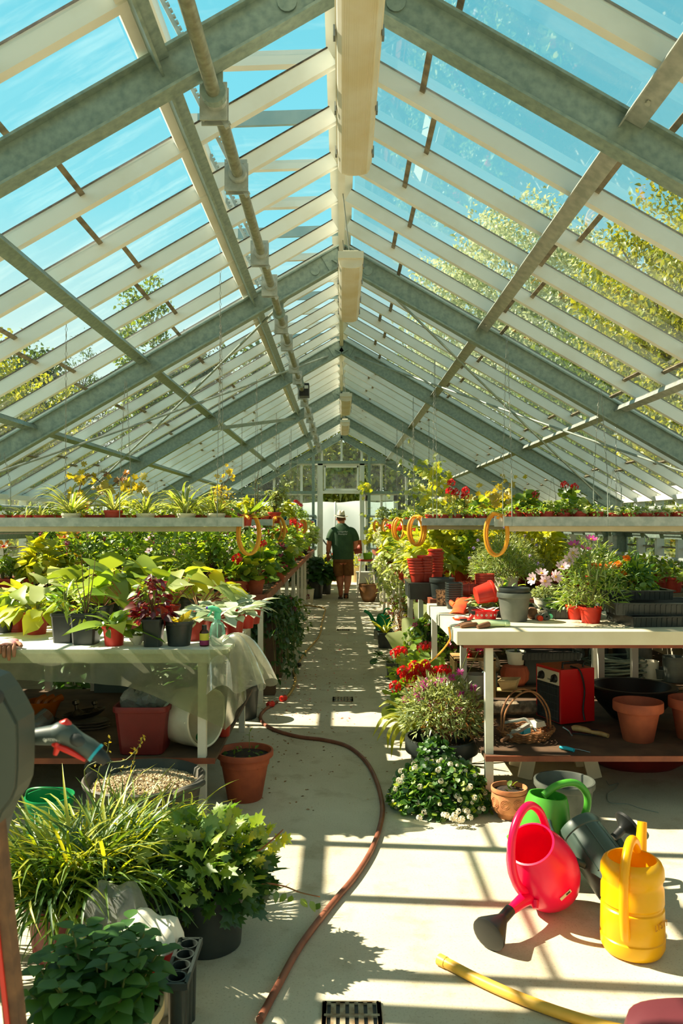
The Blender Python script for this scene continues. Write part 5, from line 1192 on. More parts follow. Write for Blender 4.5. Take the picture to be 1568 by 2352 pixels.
for i in range(n):
    a = i * 2.4; r = .17 * math.sqrt((i + .5) / n); h = .24 - r * .45 + rnd.uniform(-.04, .03); e = np.array([r * 1.15 * math.cos(a), r * 1.15 * math.sin(a), z + h]); b0 = np.array([r * .5 * math.cos(a), r * .5 * math.sin(a), z]); g.tube([b0, (b0 + e) / 2, e], .003, 5, cap=False); st.append((b0, e))
g.build('stems', M['stem'], t); g = Geo()
for b0, e in st:
    a0 = rnd.uniform(0, 3)
    for k in range(6):
        s = .35 + .65 * k / 5; p = b0 * (1 - s) + e * s; L_ = .10 * (1.15 - s * .55); dd = [np.array([math.cos(a0 + k * PI / 2 + w), math.sin(a0 + k * PI / 2 + w), .3 if k > 3 else -.15]) for w in (0, PI)]; g.inst(T_OVW, np.array([p, p]), frames(np.array(dd)), L_)
foliage(t, g, 'lf_herb')
t = thing('module_tray', 'black tray of round planting tubes at the bottom left', 'tray', (at(408, 2260, 2.42)[0], 2.5, 0))
for i in range(4):
    for j in range(2): Geo().lathe([(0, 0), (.022, 0), (.0265, .235), (.03, .24), (.03, .243), (.025, .243), (.021, .02), (0, .02)], 20, (-.031 + j * .062 if j else .0, -.095 + i * .062, 0)).build('tube', M['blackpot'], t, ang=40) if j == 0 else None
g = Geo()
for s_ in (-1, 1): g.box((s_ * .034, 0, .232), (.01, .26, .02))
for s_ in (-1, 1): g.box((0, s_ * .128, .232), (.07, .01, .02))
g.build('rim', M['blackpot'], t, smooth=False)
def bag(label, x, y, h, r, m, red=False, seed=0):
    t = thing('plastic_bag', label, 'bag', (x, y, 0)); rs = np.random.RandomState(seed); n = 40; pr = [(.02, 0), (r * .8, .0), (r, h * .2), (r * 1.05, h * .55), (r * .95, h * .8), (r * .6, h * .95), (r * .05, h)]
    g = Geo().lathe(smooth([(a, 0, b) for a, b in pr], 3)[:, [0, 2]], n); V = g.V[0]; f = 1 + .10 * np.sin(V[:, 0] * 31 + V[:, 2] * 29 + seed) * np.cos(V[:, 1] * 37 + V[:, 2] * 33) + .07 * np.sin(V[:, 0] * 90 + V[:, 1] * 70 + seed) + rs.normal(0, .025, len(V)); V[:, :2] *= f[:, None]; V[:, 2] *= 1 + .05 * np.sin(V[:, 0] * 50 + seed) * (V[:, 2] > h * .5); g.build('sack', M[m], t, ang=25)
    if red:
        for a in (-1.9, -1.3, -.8): Geo().box((r * 1.1 * math.cos(a), r * 1.1 * math.sin(a), h * .62), (.05, .006, .06), rotm('z', a + PI / 2)).build('red_print', M['heater_red'], t, smooth=False)
bag('crumpled white carrier bag with red print among the lower left pots', at(340, 2160, 2.68)[0], 2.66, .30, .115, 'paper', True, 3)
bag('greenish clear plastic bag puffed up beside the white carrier bag', at(250, 2100, 2.66)[0] - .0, 2.74, .37, .10, 'bag', False, 5)
t = thing('green_bucket', 'green bucket half hidden behind the grassy clump', 'bucket', (at(105, 1800, 3.75)[0], 3.8, 0)); pot(t, .115, .09, .31, 'emerald', .1, .03, soil=.5)
Geo().tube([(-.114, 0, .29), (-.08, -.05, .35), (0, -.08, .37), (.08, -.05, .35), (.114, 0, .29)], .006, 7, sm=4).build('handle', M['emerald'], t)
# hose trolley at the left edge and its spray gun
t = thing('hose_trolley', 'grey-green hose trolley with a red-striped handle bar at the left edge', 'trolley', (-.618, 1.36, 0))
def q2(px, py, Y=1.36): 
    v = at(px, py, Y); return (v[0] * .985 + .60, v[2])
poly = [q2(-60, 1560), q2(-20, 1548), q2(8, 1556), q2(30, 1585), q2(52, 1622), q2(66, 1650), q2(68, 1690), q2(67, 1760), q2(64, 1800), q2(52, 1830), q2(30, 1858), q2(14, 1895), q2(4, 1940), q2(-70, 1940)]
for y0, y1, s in ((-.02, .05, 1.0), (-.028, -.02, .93)):
    c_ = np.mean(poly, 0); pp = [(c_[0] + (a - c_[0]) * s, c_[1] + (b - c_[1]) * s) for a, b in poly]; n_ = len(pp)
    V = [(a, y0, b) for a, b in pp] + [(a, y1, b) for a, b in pp]; Geo().add(V, [list(range(n_)), list(range(2 * n_ - 1, n_ - 1, -1))] + [[i, n_ + i, n_ + (i + 1) % n_, (i + 1) % n_] for i in range(n_)]).build('head_panel', M['hosebox'], t, smooth=False)
h_ = q2(22, 1592); Geo().lathe([(0, -.004), (.0105, -.004), (.013, 0), (0, .002)], 20, (h_[0], -.0285, h_[1]), R=rotm('x', PI / 2)).build('hole', M['black'], t)
a_, b_ = np.array([*q2(-2, 1940)]), np.array([*q2(42, 2352)]); k_ = (b_ - a_) / abs(b_[1] - a_[1]); f_ = b_ + k_ * b_[1]
Geo().bar((a_[0], .0, a_[1] + .05), (f_[0], .0, .03), .026, .03, (0, 1, 0)).build('handle_bar', M['woody'], t, smooth=False); Geo().bar((a_[0] + .0, -.0165, a_[1] - .02), (f_[0], -.0165, .04), .0075, .004, (0, 1, 0)).build('red_stripe', M['redplastic'], t, smooth=False)
Geo().bar((-.22, .0, .93), (-.20, .0, .02), .026, .03, (0, 1, 0)).build('handle_bar', M['woody'], t, smooth=False)
Geo().lathe([(.0, -.11), (.13, -.11), (.13, -.10), (.06, -.09), (.06, .09), (.13, .10), (.13, .11), (0, .11)], 28, (-.12, .03, .17), R=rotm('y', PI / 2)).build('reel', M['hosebox'], t)
for s_ in (-1, 1): Geo().lathe([(0, -.02), (.07, -.02), (.075, 0), (.07, .02), (0, .02)], 24, (-.12 + s_ * .15, .03, .075), R=rotm('y', PI / 2)).build('wheel', M['black'], t)
GYG = 1.44
def gp_(x, y, dy=0): return np.array(at(x, y, GYG)) - np.array(at(150, 1690, GYG)) + (0, dy, 0)
t = thing('spray_gun', 'grey hose spray gun with red trigger clipped to the hose trolley', 'spray gun', at(150, 1690, GYG))
Geo().tube([gp_(50, 1692), gp_(74, 1692), gp_(100, 1690), gp_(135, 1687)], [.0125, .014, .0165, .019], 16, sm=3).build('barrel', M['gungrey'], t)
Geo().tube([gp_(125, 1688), gp_(147, 1684), gp_(168, 1696), (gp_(195, 1713)), gp_(218, 1728)], [.018, .0215, .019, .0165, .0175, .0165], 16, sm=4).build('grip', M['gungrey'], t)
Geo().tube([gp_(160, 1684, -.007), gp_(182, 1698, -.009), gp_(202, 1711, -.008)], [.006, .012, .011, .005], 12, sm=4).build('rubber_pad', M['gundark'], t)
Geo().tube([gp_(217, 1727), gp_(222, 1731)], .0178, 16).build('teal_ring', M['teal'], t)
Geo().tube([gp_(222, 1731), gp_(236, 1741), gp_(245, 1752)], [.013, .0115, .009], 12, sm=4).build('hose_tail', M['black'], t)
Geo().tube([gp_(141, 1673), gp_(149, 1663), gp_(157, 1678)], [.008, .0105, .010], 12, sm=3).build('flow_knob', M['redplastic'], t)
Geo().tube([gp_(125, 1705, -.01), gp_(137, 1708, -.01), gp_(131, 1730, -.01)], [.004, .0075, .006, .004], 10, sm=3).build('trigger', M['redplastic'], t)
Geo().tube([gp_(138, 1710, -.012), gp_(166, 1722, -.012), gp_(200, 1743, -.010)], [.005, .006, .005, .003], 8, sm=3).build('trigger_lever', M['redplastic'], t)
text(t, 'lettering', 'GARDENA', .0062, tuple(gp_(126, 1693, -.0192)), rotm('y', math.radians(1)) @ rotm('x', PI / 2), 'print_white', .0002)
Geo().box(tuple(gp_(113, 1695, -.0185)), (.004, .002, .004), rotm('y', .6)).build('emblem', M['print_white'], t, smooth=False)
t = thing('upturned_tub', 'maroon rounded plastic tub upturned at the bottom right corner', 'tub', (.80, 1.72, 0))
Geo().lathe([(.20, 0), (.195, .02), (.175, .45), (.165, .485), (.14, .502), (.10, .508), (0, .508)], 48, sq=3.2).build('tub', M['maroon'], t)

# rack of plants added just out of view to shade the bottom-left pots
t = thing('plant_rack', 'tall rack of leafy plants standing left of the herb pot, outside the photo', 'rack', (-1.56, 2.12, 0))
for z_ in (.35, .8, 1.15): Geo().box((0, 0, z_), (.34, .8, .02)).build('shelf', M['ply'], t, smooth=False)
for x in (-.15, .15):
    for y in (-.38, .38): Geo().box((x, y, .6), (.03, .03, 1.2)).build('post', M['white_metal'], t, smooth=False)
for i, (y, z_) in enumerate(((-.22, 1.16), (.2, 1.16), (0, .81), (-.2, .36), (.22, .36))):
    potted('rack_plant', 'leafy plant on the rack outside the photo, %s shelf, %s' % (['top', 'top', 'middle', 'lowest', 'lowest'][i], ['nearer', 'farther', 'alone', 'nearer', 'farther'][i]), 'plant', (-1.56, 2.12 + y, z_), POT['blk18'], pl_bush, 0, 'plants on the rack outside the photo', R=.22, H=.3, n=240, ls=.10, T=T_OV, lm='lf_mid')
# ================================================================ geraniums at the corner of the first left bench
def benchger(label, px, Y, fl_, R_, H_, kind, n=110):
    x = at(px, 1300, Y)[0]; t = thing('potted_geranium', label, 'plant', (x, Y, BZ - .026), 0, 'geraniums at the left bench corner'); z = pot(t, **POT['terr']); foliage(t, bush(n, R_, H_, z + .05, .10, T_DISC2, .35, up=.8), 'lf_mid'); foliage(t, bush(n // 3, R_, H_, z + .08, .085, T_DISC2, .35, up=.8, inner=.8), 'lf_lime', 'young_leaves'); stems(9, R_, H_, z, .005, z1=z + .05).build('stems', M['stem'], t)
    for px_, py, sc in fl_:
        e = np.array(at(px_, py, Y - R_ * .9)) - (x, Y, BZ - .026); Geo().tube([(e[0] * .3, e[1] * .3, z), (e[0] * .8, e[1] * .8, e[2] * .6), e], .003, 5, sm=2).build('flower_stalk', M['stem'], t); head(kind, t, e, (0, -.7, 1), sc)
benchger('red geranium with one bright flower head at the left bench corner', 588, 7.3, [(545, 1284, 1.5), (598, 1250, .8), (606, 1247, .8)], .17, .24, 'ger_red')
benchger('pink geranium with a magenta flower head over the left aisle edge', 640, 8.9, [(645, 1302, 1.9)], .12, .2, 'ger_pink', 60)
benchger('low round-leaved geranium at the front corner of the first left bench', 548, 7.18, [(518, 1337, .9), (505, 1334, .9)], .10, .09, 'ger_pink', 34)
for i, px in enumerate((6, 24, 42, 62)):
    q = at(px, 1330, 7.2); potted('leafy_seedling', 'small leafy plant in the far-left row of reddish pots, %s from left' % ORD[i], 'plant', (q[0], 7.2, BZ - .026), POT['red18'], pl_bush, 0, 'reddish pots at the far left', R=.10, H=.10, n=60, ls=.06, T=T_OV, lm='lf_fresh')
for lab, px, py, x2, y2, Y in (('orange lily flower on a tall stem left of the spider plants', 148, 1234, 150, 1330, 7.5), ('orange lily at the far left edge of the photo', 8, 1256, 18, 1330, 7.6)):
    q = np.array(at(x2, y2, Y)); q[2] = BZ - .026; t = thing('lily', lab, 'plant', tuple(q), 0, 'orange lilies at the left'); z = pot(t, **POT['blk14']); e = np.array(at(px, py, Y)) - q
    Geo().tube([(0, 0, z), e * (.6, .6, .6), e], .004, 6, sm=4).build('flower_stalk', M['stem'], t); foliage(t, Geo().inst(T_LA, np.array([e * (k / 14) for k in range(4, 13)] * 2), frames(NR.normal(0, 1, (18, 3)) * (1, 1, .3) + (0, 0, .5)), .12), 'lf_fresh'); head('lily', t, e, (.1, -.5, .8), 1.3)
# ================================================================ left potting table
def pl(x, y): return P(x, y, LT)
LG = 'plants on the left potting table'
def lp(name, label, px, py, potk, plant, cat='plant', rz=0, **k): 
    q = pl(px, py); return potted(name, label, cat, (q[0], q[1], LT), potk, plant, rz, LG, **k)
lp('leafy_seedling', 'yellow-green leafy plant in a black pot at the left edge of the photo', 8, 1452, POT['blk14'], pl_rosette, n=11, L=.17, T=T_LET, lm='lf_lime', up=.9)
t = thing('red_pot', 'red plastic pot upturned on the left potting table', 'pot', (*pl(40, 1450)[:2], LT)); Geo().lathe([(.06, 0), (.06, .018), (.056, .02), (.043, .1), (.038, .104), (0, .104)], 28).build('pot', M['redpot'], t, ang=35)
lp('lettuce_plant', 'lettuce-like yellow-green plant in the largest red pot at left', 84, 1456, dict(rt=.075, rb=.056, h=.135, m='redpot'), pl_rosette, n=28, L=.18, T=T_LET, lm='lf_lime', up=1.1, pet=.09)
for i, (x, y, lm) in enumerate(((30, 1436, 'lf_fresh'), (60, 1428, 'lf_lime'), (108, 1434, 'lf_fresh'), (16, 1422, 'lf_pale'), (90, 1420, 'lf_pale'))):
    lp('lettuce_plant', 'leafy lettuce-like plant in a red pot behind the front row, %s from the left' % ORD[[1, 2, 4, 0, 3][i]], x, y, POT['red13'], pl_rosette, n=26, L=.155, T=T_LET, lm=lm, up=1.2, pet=.11)
lp('herb_plant', 'light-leaved plant in the left of two square black pots', 150, 1474, POT['sq14'], pl_bush, R=.10, H=.16, n=70, ls=.085, T=T_LA, lm='lf_fresh', zc=.04)
t = lp('twiggy_plant', 'thin bare twigs in the right of two square black pots', 198, 1478, dict(rt=.080, rb=.064, h=.18, m='blackpot', sq=7, rim=.1, lip=.05, n=32), None)
for dx, dy, h in ((-.03, 0, .36), (.01, .02, .30), (.05, 0, .34), (-.07, .02, .22)): Geo().tube([(0, 0, .15), (dx * .6, dy, .15 + h * .5), (dx, dy, .15 + h)], [.004, .0025, .0015], 6, sm=4).build('twig', M['woody'], t)
foliage(t, bush(26, .07, .08, .16, .06, T_LA, .4), 'lf_fresh')
t = lp('broadleaf_plant', 'broad yellow-green leaves over a bright red pot, centre of the left table front', 262, 1482, dict(rt=.068, rb=.05, h=.115, m='brightredpot'), pl_rosette, n=9, L=.26, T=leaf_t(6, .4, 'ovate', .25, .55), lm='lf_fresh', up=1.0)
foliage(t, bush(46, .10, .05, .10, .05, T_OVW, .4, zmin=-.4, inner=.7), 'lf_mid', 'creeping_leaves'); Geo().box((.085, .0, .15), (.018, .002, .09), rotm('z', .2)).build('plant_label', M['print_white'], t, smooth=False)
t = lp('white_bowl', 'little white bowl planter between the red and square pots', 315, 1481, None, None, 'bowl'); Geo().lathe([(0, 0), (.02, 0), (.022, .006), (.042, .03), (.05, .058), (.046, .058), (.03, .03), (0, .03)], 28).build('bowl', M['whitepot'], t, ang=30)
Geo().lathe([(.043, .045), (.02, .052), (0, .054)], 20, cap=False).build('soil', M['soil'], t); foliage(t, bush(9, .035, .04, .06, .045, T_DISC2, .4), 'lf_mid')
t = lp('coleus', 'dark red and purple coleus in a square black pot', 352, 1484, dict(rt=.060, rb=.046, h=.155, m='blackpot', sq=7, rim=.1, lip=.05, n=32), pl_bush, R=.10, H=.2, n=80, ls=.06, T=T_OV, lm='lf_red', zc=.05, sm='woody'); foliage(t, bush(60, .11, .2, .20, .055, T_OV, .4), 'lf_purple', 'purple_leaves'); foliage(t, bush(26, .1, .1, .3, .05, T_OV, .4), 'lf_fresh', 'green_leaves')
lp('agave', 'stubby yellow-striped agave in a round black pot', 411, 1482, dict(rt=.084, rb=.062, h=.14, m='blackpot', n=32), pl_strap, n=7, L=.12, lm='lf_yellow', B=[leaf_t(4, .3, 'lance', .3, -.1)])
for i, (x, y, L, n, h) in enumerate(((155, 1436, .24, 9, .20), (235, 1432, .25, 10, .24), (300, 1436, .24, 9, .24), (390, 1430, .24, 10, .24), (455, 1434, .23, 9, .20), (270, 1418, .26, 10, .30), (345, 1414, .26, 10, .30), (430, 1412, .26, 9, .26), (195, 1414, .24, 8, .28))):
    lp('big_leaf_plant', 'large heart-leaved plant in a dark pot, %s from the left among the big leaves' % ORD[[0, 2, 4, 6, 8, 3, 5, 7, 1][i]], x, y, POT['blk14'] if i % 3 else POT['red13'], pl_rosette, n=n + 5, L=L - .02, T=T_BIG, lm=['lf_pale', 'lf_big', 'lf_fresh', 'lf_lime'][i % 4], up=1.0, pet=h + .02, sm='redstem')
for i, (x, y) in enumerate(((443, 1470), (497, 1462), (536, 1456), (563, 1442), (577, 1432), (470, 1446), (520, 1440), (548, 1430))):
    lp('silver_plant', 'silver felty-leaved plant in a red pot, %s of the silver group' % ['leftmost front', 'behind the spray bottle', 'front right', 'second from right', 'rightmost', 'back left', 'back middle', 'back right'][i], x, y, POT['red13'] if i != 3 else dict(rt=.07, rb=.052, h=.13, m='brightredpot'), pl_rosette, n=22, L=.165, T=T_SPOON, lm='lf_silver', up=.7)
q = pl(469, 1484); t = thing('bottle', 'small brown bottle with a yellow and purple label', 'bottle', (q[0], q[1], LT))
Geo().lathe([(0, 0), (.024, 0), (.026, .004), (.026, .074), (.022, .086), (.013, .094), (.012, .1), (0, .1)], 24).build('glass', M['amberbottle'], t); Geo().lathe([(.0262, .034), (.0266, .035), (.0266, .072), (.0262, .073)], 24, cap=False).build('label', M['label_yellow'], t); Geo().lathe([(.0262, .008), (.0266, .009), (.0266, .034), (.0262, .035)], 24, cap=False).build('label_band', M['label_purple'], t); Geo().lathe([(0, .094), (.014, .094), (.014, .118), (0, .118)], 18).build('cap', M['black'], t)
q = pl(499, 1483); t = thing('spray_bottle', 'pale green ribbed spray bottle at the front corner of the left table', 'bottle', (q[0], q[1], LT))
pr = [(0, 0), (.032, 0), (.034, .004), (.03, .012)] + [(.034 + .012 * math.sin(PI * k / 9) + (.0018 if k % 1 == 0 else 0) * (1 if int(k * 2) % 2 else -1), .014 + k * .0125) for k in np.arange(0, 9.01, .5)] + [(.018, .136), (.017, .15), (0, .15)]
Geo().lathe(pr, 28, cap=False).build('bottle', M['spraybottle'], t, ang=80); Geo().lathe([(0, .148), (.02, .148), (.018, .185), (.012, .19), (0, .19)], 18).build('collar', M['spray_head'], t)
Geo().tube([(.02, 0, .186), (.0, 0, .2), (-.03, 0, .213), (-.052, 0, .212)], [.010, .016, .013, .009], 12, sm=3).build('spray_head', M['spray_head'], t); Geo().tube([(-.03, 0, .202), (-.04, 0, .18), (-.055, 0, .165)], [.006, .005, .003], 8, sm=3).build('trigger', M['spray_head'], t); Geo().lathe([(0, 0), (.007, 0), (.007, .01), (0, .01)], 12, (-.054, 0, .212), R=rotm('y', -PI / 2)).build('nozzle', M['purple'], t); Geo().tube([(0, 0, .012), (.0, .0, .15)], .003, 6).build('dip_tube', M['print_white'], t)
# polythene drape over the table front and corner
t = thing('polythene_sheet', 'clear polythene sheet hanging over the front of the left table', 'sheet', (-2.1, 4.34, LT))
rs = np.random.RandomState(4)
def drape(u, v):
    L1, L2 = 2.90, 1.0; s = u * (L1 + L2); c = 1.478
    d = (.20 + .03 * math.sin(s * 2.1 + 1) + (.22 * max(0, (s - 2.35) / .55) ** 1.2 if s < 2.9 else .22 - .12 * (s - 2.9))) * v
    w = v * (.012 * math.sin(s * 17) + .02 * math.sin(s * 5.3 + v * 2)) + .012
    if s < L1: return (-1.43 + s, -w - .002, .004 - d)
    return (c + .003 + w * .9, s - L1 - .002, .004 - d)
Geo().sheet(drape, 130, 14).build('front_drape', M['polythene'], t)
def bunch(u, v):
    a = -1.9 + 2.9 * u; r = (.03 + .30 * v) * (1 + .22 * math.sin(u * 19) * v); return (1.40 + .75 * r * math.cos(a) + .05 * v, .12 + .62 * r * math.sin(a) * .8, .012 + .03 * math.sin(u * 23 + v * 5) * v + .09 * math.sin(v * PI) - .22 * v * v)
Geo().sheet(bunch, 46, 16).build('corner_bunch', M['polythene2'], t)
def glove(label, loc, R, m1, m2, sc=1.0, name='glove', curl=.5):
    t = thing(name, label, 'glove', loc, 0, 'gardening gloves'); rotxyz(t, R); t.scale = (sc,) * 3
    g = Geo().tube([(0, -.10, .012), (0, -.06, .014), (0, -.02, .017), (0, .03, .016), (0, .055, .012)], [.036, .036, .042, .044, .036], 14, sm=3); V = g.V[0]; V[:, 2] = .014 + (V[:, 2] - .014) * .42; g.build('palm', M[m1], t)
    for i, (x, L, a) in enumerate(((-.033, .062, .18), (-.011, .078, .05), (.012, .074, -.06), (.033, .055, -.2))):
        c = curl * (.8 + .2 * i); p = [(x, .045, .014)]; y, z, b = .045, .014, .1
        for k in range(3): b -= c * .55; y += math.cos(b) * L / 2.4; z += math.sin(b) * L / 2.4; p.append((x - math.sin(a) * (y - .045), y, z))
        Geo().tube(p, [.0115, .0115, .011, .008], 10, sm=3).build('finger', M[m2], t)
    Geo().tube([(-.035, -.01, .014), (-.06, .02, .012), (-.072, .05, .006)], [.014, .0125, .009], 10, sm=3).build('thumb', M[m2], t)
    Geo().lathe([(.036, -.01), (.039, -.008), (.039, .012), (.036, .014)], 16, (0, -.10, .013), R=rotm('x', PI / 2) @ np.diag([1, .42, 1]), cap=False).build('cuff', M[m1], t)
q = pl(38, 1484); glove('pink gardening glove with tan fingers hanging over the left table edge', (q[0] - .01, 4.39, LT + .012), rotm('z', PI + .25) @ rotm('x', 0), 'glove_pink', 'glove_tan', 1.0, curl=1.35)
glove('second pink glove lying under the first at the left table edge', (q[0] - .075, 4.40, LT + .002), rotm('z', PI - .3), 'glove_pink', 'glove_tan', .98, curl=1.2)

# ---- under the left table
LS = .318
def ps(x, y): return P(x, y, LS)
SG = 'things on the left lower shelf'
t = thing('amber_bowl', 'amber glass bowl on a stack of dark plates under the left table', 'bowl', (*ps(100, 1690)[:2], LS + .09)); Geo().lathe([(0, 0), (.05, 0), (.06, .01), (.075, .06), (.105, .125), (.101, .125), (.07, .06), (.05, .015), (0, .015)], 30, fl=.02).build('bowl', M['amber'], t)
for k in range(3): Geo().tube([(-.05 + .04 * k, -.02, .05), (-.03 + .05 * k, 0, .12), (.0 + .05 * k, .03, .135)], .022, 8, sm=2).build('glass_shade', M['amber'], t)
for k in range(5):
    t_ = thing('dark_plate', 'dark ribbed plate under the amber bowl, %s from the shelf' % ORD[k], 'plate', (*ps(100, 1690)[:2], LS + .018 * k), 0, 'dark plates under the amber bowl'); Geo().lathe([(0, 0), (.07, 0), (.1, .016), (.097, .017), (.07, .006), (0, .006)], 26).build('plate', M['black'], t_)
q = ps(92, 1705); t = thing('glass_jar', 'clear glass jar lying tilted on a ribbed cup under the left table', 'jar', (q[0], q[1], LS + .12)); rotxyz(t, rotm('z', 2.6) @ rotm('x', 1.1)); Geo().lathe([(0, -.06), (.045, -.06), (.05, -.05), (.05, .06), (.047, .06), (.047, -.05), (0, -.052)], 26, cap=False).build('jar', M['clearglass'], t)
t = thing('ribbed_cup', 'ribbed clear cup holding up the tilted glass jar', 'cup', (q[0] - .0, q[1], LS)); Geo().lathe([(0, 0), (.03, 0), (.045, .06), (.043, .06), (.028, .004), (0, .004)], 28, fl=.04).build('cup', M['clearglass'], t)
q = ps(195, 1672); t = thing('wooden_trays', 'stack of dark wooden trays under the ornate metal dish', 'tray', (q[0], q[1], LS)); 
for k in range(3): Geo().lathe([(0, .018 * k), (.13, .018 * k), (.16, .018 * k + .014), (.155, .016 + .018 * k), (0, .006 + .018 * k)], 8, el=(1, .6)).build('tray', M['grey_wood'], t, smooth=False)
t = thing('metal_dish', 'ornate tarnished metal dish with candle sockets under the left table', 'dish', (q[0], q[1], LS + .055)); rotxyz(t, rotm('y', -.16)); Geo().lathe([(0, .01), (.07, .01), (.10, .02), (.135, .045), (.13, .05), (.09, .028), (0, .02)], 32, el=(1, .65), fl=.015).build('dish', M['silver'], t)
for x, s in ((-.04, 1.0), (.075, .8)): Geo().lathe([(a * s, b * s) for a, b in ((0, .02), (.04, .025), (.03, .045), (.013, .06), (.012, .085), (.022, .095), (.02, .115), (.012, .118), (0, .118))], 20, (x, 0, .01)).build('candle_socket', M['silver'], t)
g = Geo()
for k in range(9): g.tube([(-.03 + .012 * k, -.03, .03), (.0 + .006 * k, -.0, .05)], .006, 6)
g.build('shell_relief', M['silver'], t)
q = ps(322, 1735); t = thing('red_tub', 'dark red square tub stuffed with clear plastic bags under the left table', 'tub', (q[0], q[1] + .12, LS)); pot(t, .155, .12, .27, 'darkred', .12, .04, sq=8, n=40, soil=.5)
for k in range(4):
    rs_ = np.random.RandomState(k + 9); g = Geo().ball((-.07 + .05 * k, .02 * (k % 2), .27 + .02 * (k % 2)), (.06, .05, .07), 16); V = g.V[0]; V += rs_.normal(0, .007, V.shape) + .012 * np.sin(V[:, [1, 2, 0]] * 60); g.build('plastic_bag', M['bag'], t, ang=20)
q = ps(440, 1720); t = thing('white_bucket', 'round white plastic bucket lying on its side under the left table', 'bucket', (q[0] - .005, q[1] + .06, LS + .172)); rotxyz(t, rotm('z', -.50) @ rotm('y', PI / 2 - .05)); Geo().lathe([(0, -.17), (.09, -.168), (.13, -.145), (.155, -.09), (.163, -.02), (.167, .05), (.168, .055), (.168, .075), (.172, .085), (.172, .10), (.165, .105), (.158, .1), (.152, -.02), (.12, -.13), (0, -.15)], 44).build('bucket', M['whitepot'], t, ang=25)
Geo().tube([(.0, .172, .08), (-.09, .13, .125), (-.15, .03, .14), (-.12, -.1, .12), (0, -.172, .08)], .0045, 7, sm=4).build('handle', M['whitepot'], t); Geo().ball((.12, .02, .04), (.03, .035, .03), 12).build('green_scoop', M['emerald'], t)
q = ps(514, 1690); potted('small_pot', 'small reddish pot with a dark shoot behind the white bucket', 'pot', (q[0], q[1], LS), dict(rt=.045, rb=.034, h=.09, m='redpot'), pl_bush, R=.05, H=.06, n=18, ls=.05, lm='lf_dark')
t = thing('storage_panel', 'dark blue-grey board standing behind the red tub under the left table', 'board', (-1.66, 6.05, LS)); Geo().box((0, 0, .21), (.42, .02, .42)).build('board', M['bluegrey'], t, smooth=False)
q = fl(556, 1664); t = thing('black_pot', 'black pot standing on the floor behind the left table leg', 'pot', (q[0] - .02, q[1] + .22, 0)); pot(t, .14, .11, .28, 'blackpot')
for i, (x, y) in enumerate(((-1.25, 6.75), (-1.75, 6.8), (-2.3, 6.9), (-1.5, 7.3))): potted('floor_plant', 'dark leafy plant on the floor behind the left table, %s from the aisle' % ORD[[0, 2, 3, 1][i]], 'plant', (x, y, 0), POT['blk18'], pl_bush, 0, 'dark plants under the left benches', R=.22, H=.3, n=160, ls=.11, T=T_OV, lm='lf_dark')

# ================================================================ right potting table
def pr_(x, y): return P(x, y, RT)
def tray(label, x, y, z, w, d, h, rz, group=None, sub=None, name='seed_tray'):
    t = thing(name, label, 'tray', (x, y, z), rz, group); g = Geo()
    for s_ in (-1, 1): g.box((s_ * w / 2, 0, h / 2), (.006, d, h), rotm('y', s_ * .10)); g.box((0, s_ * d / 2, h / 2), (w, .006, h), rotm('x', -s_ * .10))
    g.box((0, 0, .004), (w, d, .008))
    for s_ in (-1, 1): g.box((s_ * (w / 2 + .006), 0, h), (.02, d + .03, .006)); g.box((0, s_ * (d / 2 + .006), h), (w + .03, .02, .006))
    n = int(w / .03)
    for i in range(n): g.box((-w / 2 + (i + .5) * w / n, -d / 2 - .004, h * .5), (.008, .006, h * .8), rotm('x', .10))
    g.build('tray', M['blackpot'], t, smooth=False)
    if sub: Geo().box((0, 0, h * .45), (w - .02, d - .02, h * .5)).build('soil', M['soil'], t, smooth=False)
    return t
q = pr_(1040, 1421); t = tray('black seed tray with pale leggy seedlings, left on the right table', 1.05, 4.98 + .26, RT, .42, .27, .062, math.radians(-9), sub=1)
foliage(t, bush(150, .13, .10, .05, .045, T_OV, .5).xf(None, (-.07, 0, 0)), 'lf_pale'); foliage(t, bush(90, .11, .16, .06, .05, T_OV, .5).xf(None, (.05, .05, 0)), 'lf_fresh', 'taller_seedlings'); stems(30, .13, .12, .03, .002).build('stems', M['stem'], t)
q = pr_(1117, 1390); t = thing('fallen_pot', 'empty orange-red pot lying on its side on the seed tray', 'pot', (at(1112, 1380, 5.1)[0], 5.12, RT + .135)); rotxyz(t, rotm('z', .12) @ rotm('y', PI / 2 - .25)); pot(t, .074, .055, .12, 'brightredpot', .15, .05, soil=0)
t.location.x -= .05
q = at(1015, 1385, 5.80); potted('speckled_pot', 'brown speckled cover pot behind the black seed tray', 'pot', (q[0], 5.82, RT), dict(rt=.046, rb=.036, h=.115, m='specklepot', rim=.05, lip=.02, soil=.8), None)
for k in range(9):
    q = at(1043, 1380, 5.6); t = thing('square_pot', 'square black pot in the stack behind the seed tray, %s from bottom' % ORD[k], 'pot', (q[0], 5.62, RT + .016 * k), 0, 'nested square black pots'); pot(t, .058, .046, .055, 'blackpot', .2, .05, sq=8, n=24, soil=0)
q = pr_(1182, 1427); t = thing('grey_pot', 'big weathered grey pot with a black pot nested inside on the right table', 'pot', (q[0], q[1] + .02, RT)); pot(t, .105, .078, .175, 'greypot', .17, .06, soil=0, n=40)
t = thing('black_pot', 'black pot nested in the weathered grey pot', 'pot', (q[0], q[1] + .02, RT + .03)); pot(t, .0955, .07, .175, 'blackpot', .12, .01, soil=.6, n=40)
